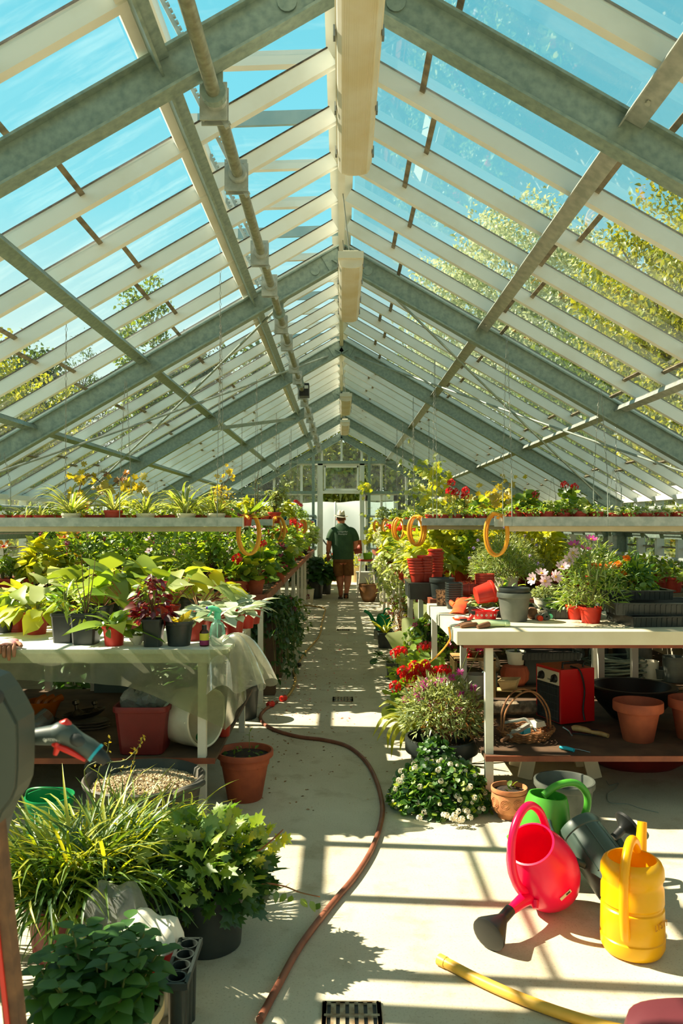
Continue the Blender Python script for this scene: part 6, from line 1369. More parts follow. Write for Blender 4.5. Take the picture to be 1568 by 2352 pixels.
q = pr_(1116, 1425); t = thing('red_dish', 'red enamel dish with white star flowers full of labels and gloves', 'dish', (q[0], q[1] + .03, RT)); Geo().lathe([(0, 0), (.055, 0), (.062, .006), (.075, .055), (.083, .06), (.078, .062), (.07, .055), (.055, .01), (0, .01)], 36, el=(1.05, .8)).build('dish', M['heater_red'], t, ang=30)
for i in range(7):
    a = -2.75 + i * .38; o = np.array([.0715 * 1.06 * math.cos(a), .0715 * .81 * math.sin(a), .034]); g = Geo()
    for k in range(5): b_ = k * 2 * PI / 5; g.box((.005 * math.cos(b_), -.0005, .005 * math.sin(b_)), (.0045, .0015, .0045))
    g.xf(rotm('z', a + PI / 2), o); g.build('star_flower', M['print_white'], t, smooth=False)
for i in range(5): Geo().box((-.03 + .022 * i, .0, .065 + .006 * (i % 2)), (.022, .085, .0015), rotm('y', .5 - .2 * i) @ rotm('z', -.7)).build('plant_label', M['paper'], t, smooth=False)
q = pr_(1062, 1408); glove('orange rubber glove heaped beside the red dish', (q[0] + .01, q[1] + .07, RT + .03), rotm('z', -.4) @ rotm('x', .35), 'glove_orange', 'glove_orange', 1.35, curl=.8)
q = pr_(1108, 1408); glove('brown work glove lying over the back of the red dish', (q[0], q[1] + .11, RT + .058), rotm('z', 1.5), 'glove_orange', 'glove_brown', 1.25)
q = pr_(1110, 1440); glove('brown glove with a green cuff at the front of the right table', (q[0] + .005, q[1] + .01, RT + .002), rotm('z', PI / 2 + .08), 'glove_green', 'glove_brown', 1.25, curl=.25)
q = pr_(1056, 1424); t = thing('orange_saucer', 'orange saucer with a roll of white tape left of the red dish', 'saucer', (q[0], q[1], RT)); Geo().lathe([(0, 0), (.035, 0), (.05, .014), (.046, .015), (.033, .004), (0, .004)], 26).build('saucer', M['glove_orange'], t); Geo().lathe([(.016, .004), (.034, .004), (.034, .026), (.016, .026)], 22, cap=False).build('tape_roll', M['paper'], t)
q = pr_(1078, 1428); t = thing('secateurs', 'red and black secateurs in front of the red dish', 'tool', (q[0], q[1] - .01, RT)); Geo().tube([(-.06, 0, .012), (-.01, .003, .012), (.03, 0, .012)], [.007, .009, .006], 8).build('handle', M['black'], t); Geo().tube([(-.01, -.02, .012), (.01, .0, .03), (.02, .0, .05)], [.012, .013, .013], 10).build('red_grip', M['redplastic'], t); Geo().lathe([(0, .045), (.014, .045), (.014, .066), (0, .066)], 14, (.02, 0, 0)).build('black_knob', M['black'], t)
q = pr_(1237, 1424); t = thing('hand_tools', 'bundle of dark tool handles with an orange end on the right table', 'tool', (q[0], q[1], RT))
Geo().lathe([(0, -.03), (.025, -.03), (.038, -.012), (.038, .012), (.025, .03), (0, .03)], 18, (-.03, .05, .037), R=rotm('y', PI / 2)).build('dark_knob', M['woody'], t); Geo().tube([(-.008, .05, .022), (-.003, -.02, .016)], .0155, 14).build('grey_handle', M['concretepot'], t); Geo().tube([(-.003, -.02, .016), (-.001, -.05, .015)], .017, 14).build('orange_end', M['glove_orange'], t); Geo().lathe([(.007, -.03), (.02, -.03), (.022, .03), (.007, .03)], 16, (.042, .0, .022), R=rotm('x', PI / 2), cap=False).build('grey_tube', M['greypot'], t); Geo().lathe([(0, 0), (.016, 0), (.016, .02), (0, .02)], 16, (.075, .03, .016), R=rotm('x', PI / 2 - .3)).build('cyan_cap', M['spray_head'], t)
q = pr_(1254, 1408); t = lp0 = potted('succulent_pot', 'small-leaved yellow-green plant in a tilted white pot on the right table', 'plant', (q[0], q[1] + .05, RT), dict(rt=.072, rb=.055, h=.10, m='whitepot', rim=.1, lip=.02), pl_bush, 0, R=.085, H=.08, n=480, ls=.02, T=T_SM, lm='lf_sage', zc=.015, zmin=.05)
tray('black seed tray of dark seedlings beside the cosmos pot', at(1320, 1410, 5.05)[0], 5.2, RT, .32, .42, .055, -.1, sub=1)
t = COL.objects['seed_tray.001'] if 'seed_tray.001' in COL.objects else None
if t: foliage(t, bush(200, .15, .09, .05, .045, T_OV, .5, el=(1, 1.3)), 'lf_mid')
q = pr_(1360, 1432); t = thing('cosmos_pot', 'cosmos with pink and pale flowers in a bright red pot', 'plant', (q[0], q[1] + .03, RT)); z = pot(t, .070, .052, .098, 'brightredpot', .16, .05)
foliage(t, bush(620, .20, .34, z + .08, .06, T_NEE, .7, zmin=-.2, inner=.2, el=(1, .8)), 'lf_fresh'); foliage(t, bush(420, .20, .34, z + .08, .06, T_NEE, .7, zmin=-.2, inner=.3, el=(1, .8)), 'lf_sage', 'feathery_leaves'); stems(16, .2, .34, z, .0035, z1=z + .06).build('stems', M['stem'], t)
for px, py, k, d in ((1225, 1330, 'cosmos_pale', (-1, -.6, .2)), (1243, 1318, 'cosmos_pale', (0, -.6, 1)), (1251, 1335, 'cosmos_pale', (.1, -1, .3)), (1275, 1325, 'cosmos_pale', (.3, -.8, .3)), (1290, 1303, 'cosmos_pale', (0, -.6, .7)), (1308, 1287, 'cosmos_pale', (-.6, -.8, 0)), (1314, 1270, 'cosmos_pale', (.3, -1, 0)), (1318, 1252, 'cosmos_mag', (-.2, -.4, 1)), (1343, 1262, 'cosmos_mag', (.2, -.3, 1)), (1357, 1240, 'cosmos_mag', (.1, -.5, 1))):
    Y = q[1] - .06 if px < 1300 else q[1]; e = np.array(at(px, py, Y)) - np.array([q[0], q[1] + .03, RT]); Geo().tube([(0, 0, z), (e[0] * .4, e[1] * .4, z + (e[2] - z) * .6), e], .002, 5, sm=4).build('flower_stalk', M['stem'], t); head(k, t, e, d, .95)
q = pr_(1335, 1428); t = potted('red_pot', 'orange-red pot just behind the cosmos pot', 'pot', (q[0] + .0, q[1] + .13, RT), dict(rt=.06, rb=.045, h=.09, m='brightredpot'), pl_bush, R=.08, H=.1, n=60, ls=.04, lm='lf_mid', T=T_NEE2)
X = at(1480, 1410, 4.85)[0]
tray('lower black tray of the stack at the right end of the right table', X + .10, 4.80, RT, .56, .36, .06, .10, 'stacked black trays'); tray('middle black tray of the stack at the right end of the right table', X + .06, 4.84, RT + .062, .58, .38, .07, -.05, 'stacked black trays')
t = tray('top black tray holding the marigolds', X - .04, 5.0, RT + .134, .42, .30, .055, .0, 'stacked black trays', sub=1)
t = thing('marigold', 'bushy marigolds with orange flowers standing in the top black tray', 'plant', (X - .06, 5.02, RT + .162)); foliage(t, bush(760, .18, .20, .03, .05, T_NEE2, .6, zmin=-.05, inner=.2, el=(1.15, .75)), 'lf_herb'); foliage(t, bush(420, .17, .17, .03, .05, T_OV, .6, inner=.4, el=(1.1, .8)), 'lf_fresh', 'fresh_leaves'); stems(12, .16, .18, 0, .003).build('stems', M['stem'], t)  # second set of broader, lighter green leaves
for px, py in ((1362, 1303), (1374, 1303), (1386, 1305), (1404, 1300), (1418, 1298), (1430, 1321), (1412, 1303), (1438, 1285)):
    e = np.array(at(px, py, 4.93)) - np.array([X - .06, 5.02, RT + .162]); Geo().tube([(e[0] * .5, 0, 0.02), e], .002, 5).build('flower_stalk', M['stem'], t); head('marigold', t, e, (0, -.5, 1), 1.15)

# ---- on the near end of the first right bench
for nm, px, y, n, z1 in (('tallest', 1001, 7.25, 9, 1258), ('middle', 976, 7.0, 7, 1276), ('leaning left', 957, 6.95, 6, 1282)):
    X = at(px, 1300, y)[0]
    for k in range(n):
        lab = 'red pot in the %s nested stack on right bench, %s from bottom' % (nm, ORD[k]); loc = (X + (.004 * k * (-1 if nm == 'leaning left' else (.25 if k % 2 else -.25))), y, BZ - .026 + .145 + .024 * k)
        if k == 0 and nm == 'tallest': t0 = thing('red_pot', lab, 'pot', loc, 0, 'nested red pots on the right bench'); pot(t0, .068, .052, .085, 'redpot', .2, .06, soil=0)
        else: dup(t0, lab, loc, k * .7, 'nested red pots on the right bench')
t = thing('black_crate', 'black crate carrying the nested red pots on the right bench', 'crate', (at(980, 1300, 7.1)[0], 7.12, BZ - .026)); Geo().box((0, 0, .07), (.34, .52, .14), tp=1.04).build('crate', M['blackpot'], t, smooth=False); Geo().box((0, 0, .137), (.37, .55, .012)).build('rim', M['blackpot'], t, smooth=False)
for nm, px, y, n in (('short squat', 1113, 6.95, 6),):
    X = at(px, 1340, y)[0]
    for k in range(n): dup(t0, 'wide red pot in the squat stack before the lavender, %s from bottom' % ORD[k], (X, y, BZ - .026 + .022 * k), k, 'squat stack of red pots', 1.25)
for k, (px, py, a) in enumerate(((1040, 1300, .3), (1050, 1304, .3), (1060, 1308, .3), (1052, 1322, -.1), (1062, 1322, -.1), (1072, 1323, -.1), (1082, 1324, -.1))):
    d = dup(t0, 'red pot lying on its side in the fallen row, %s from the left' % ORD[k], (at(px, 1322, 7.15 - .1 * (k > 2))[0], 7.15 - .2 * (k > 2), BZ + .045), 0, 'red pots lying in a fallen row'); d.rotation_euler = (PI / 2 * 0, PI / 2, a)
q = at(1016, 1350, 6.78); t = thing('black_pot', 'large black pot on the corner of the first right bench', 'pot', (q[0], 6.82, BZ - .026)); pot(t, .108, .085, .19, 'blackpot', .2, .05, soil=.6, n=36)
tray('open black seed tray behind the large black pot on the right bench', at(978, 1340, 7.0)[0] + .12, 7.66, BZ - .026, .30, .34, .06, .05)
X = at(1163, 1300, 7.2)[0]; t = thing('lavender_pot', 'big hazy grey-green lavender in a white pot on the right bench', 'plant', (X, 7.25, BZ - .026)); z = pot(t, .12, .09, .17, 'whitepot', .1, .03)
foliage(t, bush(3400, .32, .36, z + .06, .05, T_NEE, .5, zmin=-.15, inner=.25, up=.2), 'lf_sage'); foliage(t, bush(700, .3, .3, z + .05, .05, T_NEE2, .5, inner=.4), 'lf_fresh', 'green_leaves'); stems(30, .3, .34, z, .003).build('stems', M['stem'], t)
for v in rdir(13, .1): head('lav', t, v * (.34, .34, .40) + (0, 0, z + .08), v, 1.1)
for px, py in ((1168, 1205), (1215, 1218), (1205, 1230), (1222, 1240)): 
    e = np.array(at(px, py, 7.1)) - np.array([X, 7.25, BZ - .026]); Geo().tube([(0, 0, z), e * (.6, .6, .6), e], .002, 4, sm=3).build('flower_stalk', M['stem'], t); head('lav', t, e, (0, 0, 1), 1.0)

# ---- under the right table
RS = .303
def pz(x, y): return P(x, y, RS)
A = np.array(pz(1288, 1668)); B = np.array(pz(1216, 1640)); yaw = math.atan2(B[1] - A[1], B[0] - A[0]) + PI
t = thing('fan_heater', 'red fan heater with a dark grille and two black knobs under the right table', 'heater', tuple(A), yaw)
wf, df, hf = .27, .26, .345                                     # front runs towards -x, depth towards +y
Geo().box((-wf / 2, df / 2, hf / 2 + .012), (wf, df, hf)).build('case', M['heater_red'], t, smooth=False)
Geo().box((-wf / 2, -.002, hf - .048), (wf - .035, .006, .085)).build('control_plate', M['cream_board'], t, smooth=False)
g = Geo().box((-wf / 2, -.002, .135), (wf - .035, .004, .235)); g.build('grille_back', M['black'], t, smooth=False)
g = Geo()
for i in range(15): g.box((-.022 - i * (wf - .044) / 14, -.006, .135), (.0025, .004, .235))
for i in range(5): g.box((-wf / 2, -.007, .04 + i * .048), (wf - .035, .003, .0025))
g.build('grille', M['darksteel'], t, smooth=False)
for x in (-.055, -.195): Geo().lathe([(0, 0), (.028, 0), (.024, .018), (0, .02)], 20, (x, -.004, hf - .05), R=rotm('x', PI / 2)).build('knob', M['black'], t, ang=40); Geo().box((x, -.028, hf - .05), (.01, .012, .048), rotm('y', .5)).build('knob_bar', M['black'], t, smooth=False)
text(t, 'lettering', '3 kW', .016, (-.12, -.0058, hf - .066), rotm('x', PI / 2), 'print_dark')
Geo().tube([(-.05, .05, hf), (-.05, .05, hf + .045), (-.05, .21, hf + .045), (-.05, .21, hf)], .009, 8).build('carry_handle', M['black'], t)
Geo().tube([(-.06, .12, hf + .02), (.01, .14, hf + .0), (.016, .17, hf - .12), (.014, .16, .10), (.03, .16, .03)], .006, 8, sm=4).build('mains_lead', M['black'], t)
q = pz(1212, 1702); BXC = (q[0], q[1] + .04); t = thing('wicker_basket', 'oval wicker basket with a tall handle full of tools', 'basket', (BXC[0], BXC[1], RS), math.radians(20))
g = Geo()
for k in range(8):
    s = k / 7; r = .12 + .04 * s; pts = [(r * 1.12 * math.cos(a), r * .85 * math.sin(a), .008 + s * .055 + .005 * math.sin(a * 14 + k * PI)) for a in np.linspace(0, 2 * PI, 57)]; g.tube(pts, .0058, 5, cap=False)
g.lathe([(0, .004), (.12, .004)], 24, el=(1.12, .85), cap=False); g.build('woven_bowl', M['wicker'], t)
for s_ in (-1, 1): Geo().tube([(-.17, s_ * .012, .06), (-.15, s_ * .02, .19), (-.06, s_ * .035, .285), (.05, s_ * .03, .28), (.14, s_ * .02, .18), (.165, s_ * .012, .06)], .0055, 7, sm=5).build('handle', M['wicker'], t)
t = thing('white_scoop', 'white plastic scoop lying in the wicker basket', 'tool', (BXC[0], BXC[1], RS + .07), math.radians(35)); Geo().box((.09, 0, .012), (.09, .075, .03), tp=.8).build('scoop', M['whitepot'], t, smooth=False); Geo().tube([(.05, 0, .0), (-.02, 0, -.01), (-.12, 0, -.005)], .011, 10).build('handle', M['whitepot'], t)
t = thing('white_clip_handle', 'white curved tool handle at the back of the basket', 'tool', (BXC[0] + .01, BXC[1] + .06, RS + .085)); Geo().tube([(-.13, 0, 0), (-.04, 0, .015), (.0, 0, .02), (.03, -.03, -.01), (.05, -.05, -.04)], .009, 8, sm=3).build('handle', M['concretepot'], t)
t = thing('blue_brush', 'turquoise brush in the wicker basket', 'brush', (BXC[0] - .01, BXC[1] - .0, RS + .045), .6); Geo().box((0, 0, 0), (.06, .04, .045)).build('bristles', M['teal'], t, smooth=False); Geo().tube([(-.03, 0, 0), (-.10, 0, .01)], .012, 10).build('handle', M['teal'], t)
t = thing('paint_brush', 'long brown and grey hand tool sticking out of the basket', 'tool', (BXC[0] - .06, BXC[1] - .06, RS + .05), .75); Geo().bar((-.1, 0, 0), (.1, 0, .035), .025, .02).build('blade', M['concretepot'], t, smooth=False); Geo().tube([(-.1, 0, 0), (-.17, 0, -.012)], .01, 8).build('handle', M['woody'], t)
q = pz(1345, 1690); t = thing('hand_trowel', 'garden trowel with a turned wooden handle on the right lower shelf', 'tool', (q[0], q[1], RS), -.35); Geo().tube([(-.08, 0, .036), (-.06, 0, .042), (.0, 0, .036), (.03, 0, .026)], [.014, .019, .017, .012], 14, sm=3).build('handle', M['woodhandle'], t); Geo().tube([(.03, 0, .026), (.09, 0, .02), (.13, -.02, .016)], [.011, .015, .013], 12, sm=3).build('grip_end', M['woodhandle'], t); Geo().box((-.02, .06, .012), (.17, .10, .004), rotm('x', .12)).build('blade', M['darksteel'], t, smooth=False); Geo().tube([(-.14, .08, .02), (-.10, .03, .012), (-.08, -.04, .006)], .006, 6, sm=3).build('curved_blade', M['steel'], t)
q = pz(1303, 1728); t = thing('teal_hand_fork', 'hand tool with a turquoise handle over the shelf edge', 'tool', (q[0], q[1] + .035, RS), -.6); Geo().tube([(-.035, 0, .013), (.0, 0, .014), (.05, -.01, .012)], [.009, .0115, .011], 12, sm=3).build('handle', M['teal'], t); Geo().tube([(-.02, .03, .006), (.06, .05, .004), (.13, .03, .004)], .0025, 6).build('prong', M['steel'], t)
q = pz(1460, 1655); t = thing('black_bowl_planter', 'wide black bowl planter behind the terracotta pot under the right table', 'planter', (q[0], q[1] + .06, RS)); Geo().lathe([(0, 0), (.12, 0), (.14, .01), (.22, .1), (.275, .19), (.285, .215), (.275, .222), (.245, .222), (.235, .2), (.17, .08), (0, .04)], 44).build('bowl', M['black'], t, ang=30)
q = pz(1468, 1702); t = thing('terracotta_pot', 'plain orange terracotta pot under the right table', 'pot', (q[0], q[1] + .02, RS)); pot(t, .145, .088, .235, 'terracotta', .24, .08, soil=.6, n=40)
t = thing('terracotta_pot', 'terracotta pot cut off at the right edge under the right table', 'pot', (q[0] + .34, q[1] + .06, RS)); pot(t, .135, .085, .245, 'terracotta', .24, .08, soil=.6, n=40)
t = thing('terracotta_pot', 'low terracotta pot at the right edge below the taller one', 'pot', (q[0] + .30, q[1] - .10, RS)); pot(t, .08, .06, .08, 'terracotta', .2, .05, soil=.6, n=30)
q = fl(1500, 1805); t = thing('red_tub', 'large shallow dark red tub on the floor under the right table', 'tub', (q[0] + .06, q[1] + .42, 0)); Geo().lathe([(0, .02), (.22, .0), (.3, .05), (.38, .17), (.40, .19), (.39, .2), (.36, .18), (.28, .06), (0, .05)], 44, el=(1.1, .75)).build('tub', M['darkred'], t, ang=30)
q = fl(1290, 1795); t = thing('step_stool', 'cream plastic step stool on the floor under the right table', 'stool', (q[0], q[1] + .18, 0)); Geo().box((0, 0, .235), (.40, .26, .03)).build('top', M['creampot'] if False else M['cream_board'], t, smooth=False)
for sx_ in (-1, 1):
    for sy_ in (-1, 1): Geo().bar((sx_ * .22, sy_ * .13, .004), (sx_ * .165, sy_ * .11, .225), .085, .03, (0, 1, 0)).build('leg', M['cream_board'], t, smooth=False)
Geo().box((0, -.115, .17), (.3, .02, .1)).build('skirt', M['cream_board'], t, smooth=False)
pts = [fl(a, b) for a, b in ((1392, 1795), (1400, 1805), (1420, 1800), (1410, 1815), (1395, 1825), (1400, 1845), (1440, 1848), (1470, 1858), (1512, 1868))]; o = np.array(pts[0]); t = thing('wire', 'thin pale wire curling on the floor under the right table', 'wire', tuple(o)); Geo().tube(np.array(pts) - o + (0, 0, .003), .0022, 5, sm=5).build('wire', M['rod'], t)
# on the back of the shelf and on the bench shelf beyond
Z2 = .211
def p2(x, y): return P(x, y, Z2)
q = p2(1432, 1572); t = thing('rope_coil', 'heaped coil of grey-green rope on the shelf behind the black bowl', 'rope', (q[0], q[1] + .24, Z2)); g = Geo()
for k in range(15):
    r = .24 - .05 * (k % 4) * .6 + rnd.uniform(-.02, .02); a = np.linspace(0, 2 * PI, 30); oz = .02 + .013 * k; g.tube(np.stack([r * 1.1 * np.cos(a) + rnd.uniform(-.02, .02), r * .8 * np.sin(a), oz + .012 * np.sin(a * 2 + k)], 1), .0085, 6, cap=False)
for k in range(5): a = np.linspace(-.2, PI + .2, 20); r = .14 + .012 * k; g.tube(np.stack([r * np.cos(a), .05 + .012 * k * np.ones(20), .2 + r * .95 * np.sin(a)], 1), .0085, 6)
g.build('coils', M['rope'], t)
for lab, px, py, rt, rb, h, m_, nm in (('white cylinder cup on a saucer at the right of the far shelf', 1500, 1564, .085, .08, .16, 'whitepot', 'white_cup'), ('pale grey pot standing on the far shelf behind the red heater', 1335, 1572, .07, .055, .1, 'concretepot', 'grey_pot'), ('tall grey pot at the right edge of the far shelf', 1556, 1570, .09, .09, .22, 'greypot', 'grey_pot'), ('textured metal pot behind the rope coil on the left', 1402, 1556, .1, .09, .26, 'darksteel', 'metal_pot'), ('textured metal pot behind the rope coil on the right', 1462, 1556, .1, .09, .26, 'darksteel', 'metal_pot'), ('wide grey pot beside the white cup', 1535, 1566, .1, .08, .1, 'greypot', 'grey_pot'), ('fluted grey column behind the white cup', 1500, 1545, .12, .12, .4, 'concretepot', 'fluted_column')):
    q = p2(px, py); t = thing(nm, lab, 'pot', (q[0], q[1] + (.1 if 'metal' not in nm and 'flu' not in nm else .35), Z2)); pot(t, rt, rb, h, m_, .08, .03, soil=.7)
    if nm == 'white_cup': Geo().lathe([(0, 0), (.1, .0), (.14, .014), (.135, .016), (0, .004)], 30, (.03, 0, 0)).build('saucer', M['whitepot'], t)
q = p2(1335, 1572); t = thing('glass_bowl', 'round green-tinted glass bowl behind the red heater', 'bowl', (q[0] - .04, q[1] + .45, Z2)); Geo().lathe([(0, .0), (.08, .0), (.17, .08), (.2, .2), (.17, .32), (.14, .36), (.136, .36), (.165, .31), (.19, .2), (.16, .09), (0, .02)], 32, cap=False).build('bowl', M['clearglass'], t)
q = p2(1190, 1580); t = thing('ribbed_pot', 'ribbed reddish clay pot under the small white pot', 'pot', (q[0], q[1] + .14, Z2)); Geo().lathe([(0, 0), (.08, 0), (.115, .05), (.12, .11), (.1, .16), (.06, .175), (0, .175)], 40, fl=.03).build('pot', M['terra_light'] if False else M['clay_saucer'], t)
potted('white_pot', 'tilted white pot of soil set on the ribbed clay pot', 'pot', (q[0] + .01, q[1] + .14, Z2 + .175), dict(rt=.087, rb=.066, h=.115, m='whitepot', rim=.22, lip=.04), pl_bush, R=.03, H=.04, n=10, ls=.03, lm='lf_dark')
q = p2(1168, 1584); t = thing('bonsai_trough', 'rectangular cream clay trough on the far shelf', 'planter', (q[0], q[1] - .02, Z2), -.2); Geo().lathe([(0, 0), (.07, 0), (.1, .075), (.108, .078), (.108, .095), (.1, .095), (.09, .07), (0, .06)], 4, el=(1.25, .8), R=rotm('z', PI / 4) @ np.eye(3)).build('trough', M['creampot'], t, smooth=False); Geo().box((0, 0, .004), (.2, .14, .008)).build('saucer', M['creampot'], t, smooth=False)
q = p2(1132, 1585); t = thing('rough_stone', 'rough lump of stone on a square glass jar', 'stone', (q[0], q[1] + .16, Z2 + .13)); g = Geo().ball((0, 0, .07), (.085, .07, .085), 18); V = g.V[0]; V += .012 * np.sin(V[:, [1, 2, 0]] * 90) + .01 * np.sin(V[:, [2, 0, 1]] * 47); g.build('stone', M['stone'], t, ang=30)
t = thing('glass_jar', 'square greenish glass jar under the rough stone', 'jar', (q[0], q[1] + .16, Z2)); Geo().lathe([(0, 0), (.055, 0), (.06, .01), (.06, .11), (.045, .125), (.045, .14), (0, .14)], 24, sq=7).build('jar', M['bluegrey'], t)
q = fl(1088, 1640); CX, CY = at(1084, 1560, 6.35)[0], 6.34; t = thing('wooden_crate', 'pale wooden crate standing on end between the two right tables', 'crate', (CX, CY, 0)); 
for x in (-.15, .15): Geo().box((x, 0, .27), (.02, .26, .54)).build('side', M['woodhandle'], t, smooth=False)
for z_ in (.54, .20): Geo().box((0, 0, z_), (.32, .26, .02)).build('shelf', M['woodhandle'], t, smooth=False)
potted('white_pot', 'smooth white pot inside the pale wooden crate', 'pot', (CX + .02, CY - .03, .211), dict(rt=.085, rb=.06, h=.2, m='beaker', rim=.06, lip=.02), None)
t = potted('cactus_bowl', 'bowl of cacti with red flowers on top of the wooden crate', 'plant', (CX + .02, CY, .551), dict(rt=.12, rb=.09, h=.05, m='brownpot'), None)
for i in range(6): a = i * 1.05; g = Geo().lathe([(.0, 0), (.03, .005), (.04, .03), (.03, .055), (0, .062)], 20, (.07 * math.cos(a), .06 * math.sin(a), .045), fl=.08); g.build('cactus', M['creampot'], t)
for px, py in ((1068, 1492), (1075, 1500), (1073, 1506), (1100, 1498), (1102, 1490)): head('ger_small', t, np.array(at(px, py, CY - .08)) - np.array([CX + .02, CY, .551]), (0, -.5, 1), 1.3)
potted('yellow_shrub', 'small yellow-green shrub on the shelf behind the white pot', 'plant', (at(1200, 1500, 7.6)[0], 7.6, Z2), POT['blk18'], pl_bush, R=.2, H=.2, n=420, ls=.035, T=T_SM, lm='lf_sage', zc=.05)
tray('black seed trays stacked upside down behind the red heater', at(1258, 1490, 6.9)[0], 7.0, Z2 + .22, .5, .34, .06, .05, sub=1)
t = thing('black_crate', 'black crate under the upturned seed trays', 'crate', (at(1258, 1490, 6.9)[0], 7.0, Z2)); Geo().box((0, 0, .11), (.42, .3, .218)).build('crate', M['blackpot'], t, smooth=False)
q = pz(1180, 1655); t = thing('birch_log', 'short rough-barked log lying behind the basket', 'log', (q[0] + .01, q[1] + .12, RS + .05)); g = Geo().tube([(-.16, 0, 0), (-.05, .0, .004), (.17, .02, 0)], .047, 16, sm=4); V = g.V[0]; V += .004 * np.sin(V[:, [1, 2, 0]] * 120); g.build('log', M['stone'], t)
q = pz(1120, 1690); t = thing('stone', 'rounded pale stone at the left end of the right lower shelf', 'stone', (q[0] - .13, q[1] + .2, RS)); Geo().ball((0, 0, .05), (.11, .07, .055), 16).build('stone', M['stone'], t)
t = potted('white_pot', 'white pot with faint red marks behind the white bench legs', 'pot', (at(992, 1460, 7.6)[0] + .03, 7.62, .211), dict(rt=.09, rb=.07, h=.2, m='whitepot', rim=.05, lip=.02), pl_bush, R=.14, H=.18, n=60, ls=.08, T=T_DISC2, lm='lf_dark')
for i, (x, y) in enumerate(((.95, 8.3), (1.0, 9.7), (.95, 10.8), (1.5, 8.4), (.95, 12.5))): potted('floor_plant', 'leafy potted plant under the right benches, %s from the camera' % ORD[[0, 2, 3, 1, 4][i]], 'plant', (x, y, .211 if y < 14 else 0), POT['blk18'], pl_bush, 0, 'plants under the right benches', R=.22, H=.32, n=200, ls=.08, T=T_OV, lm='lf_mid', heads='purple', nh=5)
t = thing('power_cord', 'orange cord hanging from the right table corner', 'cord', (.64, 4.5, RT)); Geo().tube([np.array(at(a, b, 4.46)) - (.64, 4.5, RT) for a, b in ((1030, 1440), (1034, 1460), (1030, 1475), (1010, 1500), (985, 1522))], .005, 7, sm=4).build('cord', M['orange_hose'], t)

# ================================================================ far end of the aisle
q = fl(704, 1384); t = thing('white_pot', 'white pot with a purple drooping flower at the far left of the aisle', 'pot', (q[0], q[1] + .1, 0)); pot(t, .155, .125, .27, 'whitepot', .08, .03, n=30); foliage(t, pl_f := bush(40, .1, .06, .26, .06, T_OV, .5), 'lf_mid'); head('fuchsia', t, (.02, -.16, .12), (0, -.5, -1), 2.2); Geo().tube([(0, 0, .25), (.02, -.16, .26), (.02, -.16, .15)], .004, 5, sm=3).build('flower_stalk', M['stem'], t)
for i, (px, py, lm, sc) in enumerate(((722, 1376, 'lf_dark', 1.3), (745, 1366, 'lf_mid', 1.1), (700, 1372, 'lf_dark', 1.2), (742, 1352, 'lf_lime', 1.0))):
    q = fl(px, py); potted('floor_plant', 'leafy black-potted plant at far left of the aisle, %s' % ['biggest and nearest', 'beside the door side', 'hidden behind the white pot', 'yellow-green and farthest'][i], 'plant', (q[0], q[1] + .2, 0), dict(rt=.15, rb=.12, h=.28, m='blackpot'), pl_bush, 0, 'plants in black pots at the far aisle', sc, R=.28, H=.32, n=150, ls=.14, T=T_OVW, lm=lm)
q = fl(847, 1383); t = thing('brown_jar', 'big round brown glazed planter at the far right of the aisle', 'planter', (q[0], q[1] + .13, 0)); Geo().lathe([(0, 0), (.11, 0), (.12, .01), (.17, .12), (.195, .24), (.2, .33), (.208, .34), (.208, .36), (.195, .365), (.185, .33), (0, .31)], 36).build('jar', M['brownpot'], t, ang=30)
foliage(t, blades(14, .2, .33, B_GR, 1.0, r0=.1), 'lf_pale')
sxw, syw = .55, 17.35; t = thing('bar_stool', 'tall white-legged stool with a red seat and brown back', 'stool', (sxw, syw, 0)); Geo().lathe([(0, .775), (.17, .775), (.19, .79), (.19, .805), (.17, .815), (0, .815)], 24).build('seat', M['stooltop'], t)
for s1, s2 in ((-1, -1), (1, -1), (-1, 1), (1, 1)): Geo().tube([(s1 * .13, s2 * .13, .78), (s1 * .2, s2 * .2, 0)], .012, 8).build('leg', M['white_metal'], t)
Geo().tube([(-.175, -.175, .28), (.175, -.175, .28), (.175, .175, .28), (-.175, .175, .28), (-.175, -.175, .28)], .01, 6).build('foot_ring', M['white_metal'], t); Geo().tube([(-.15, .1, .78), (-.24, .12, 1.05)], .012, 6).build('back_support', M['white_metal'], t)
g = Geo().box((-.235, .06, 1.11), (.09, .26, .24), rotm('z', -.9) @ rotm('y', -.15)); g.build('backrest', M['stoolback'], t, smooth=False)
t = thing('green_tub', 'lime green plastic tub standing on the red stool seat', 'box', (sxw + .02, syw - .03, .816)); Geo().lathe([(0, 0), (.085, 0), (.105, .13), (.11, .135), (.105, .14), (.09, .13), (0, .02)], 24, sq=6, el=(1, .7)).build('tub', M['greenbox'], t)
t = thing('black_bin', 'tall black pot behind the red-seated stool', 'pot', (.85, 17.9, 0)); pot(t, .13, .09, .62, 'blackpot', .1, .04)
t = thing('white_crate', 'white foam box on the floor behind the stool', 'box', (.62, 19.3, 0)); Geo().box((0, 0, .2), (.5, .35, .4)).build('box', M['beaker'], t, smooth=False); Geo().box((0, 0, .415), (.54, .39, .03)).build('lid', M['beaker'], t, smooth=False)
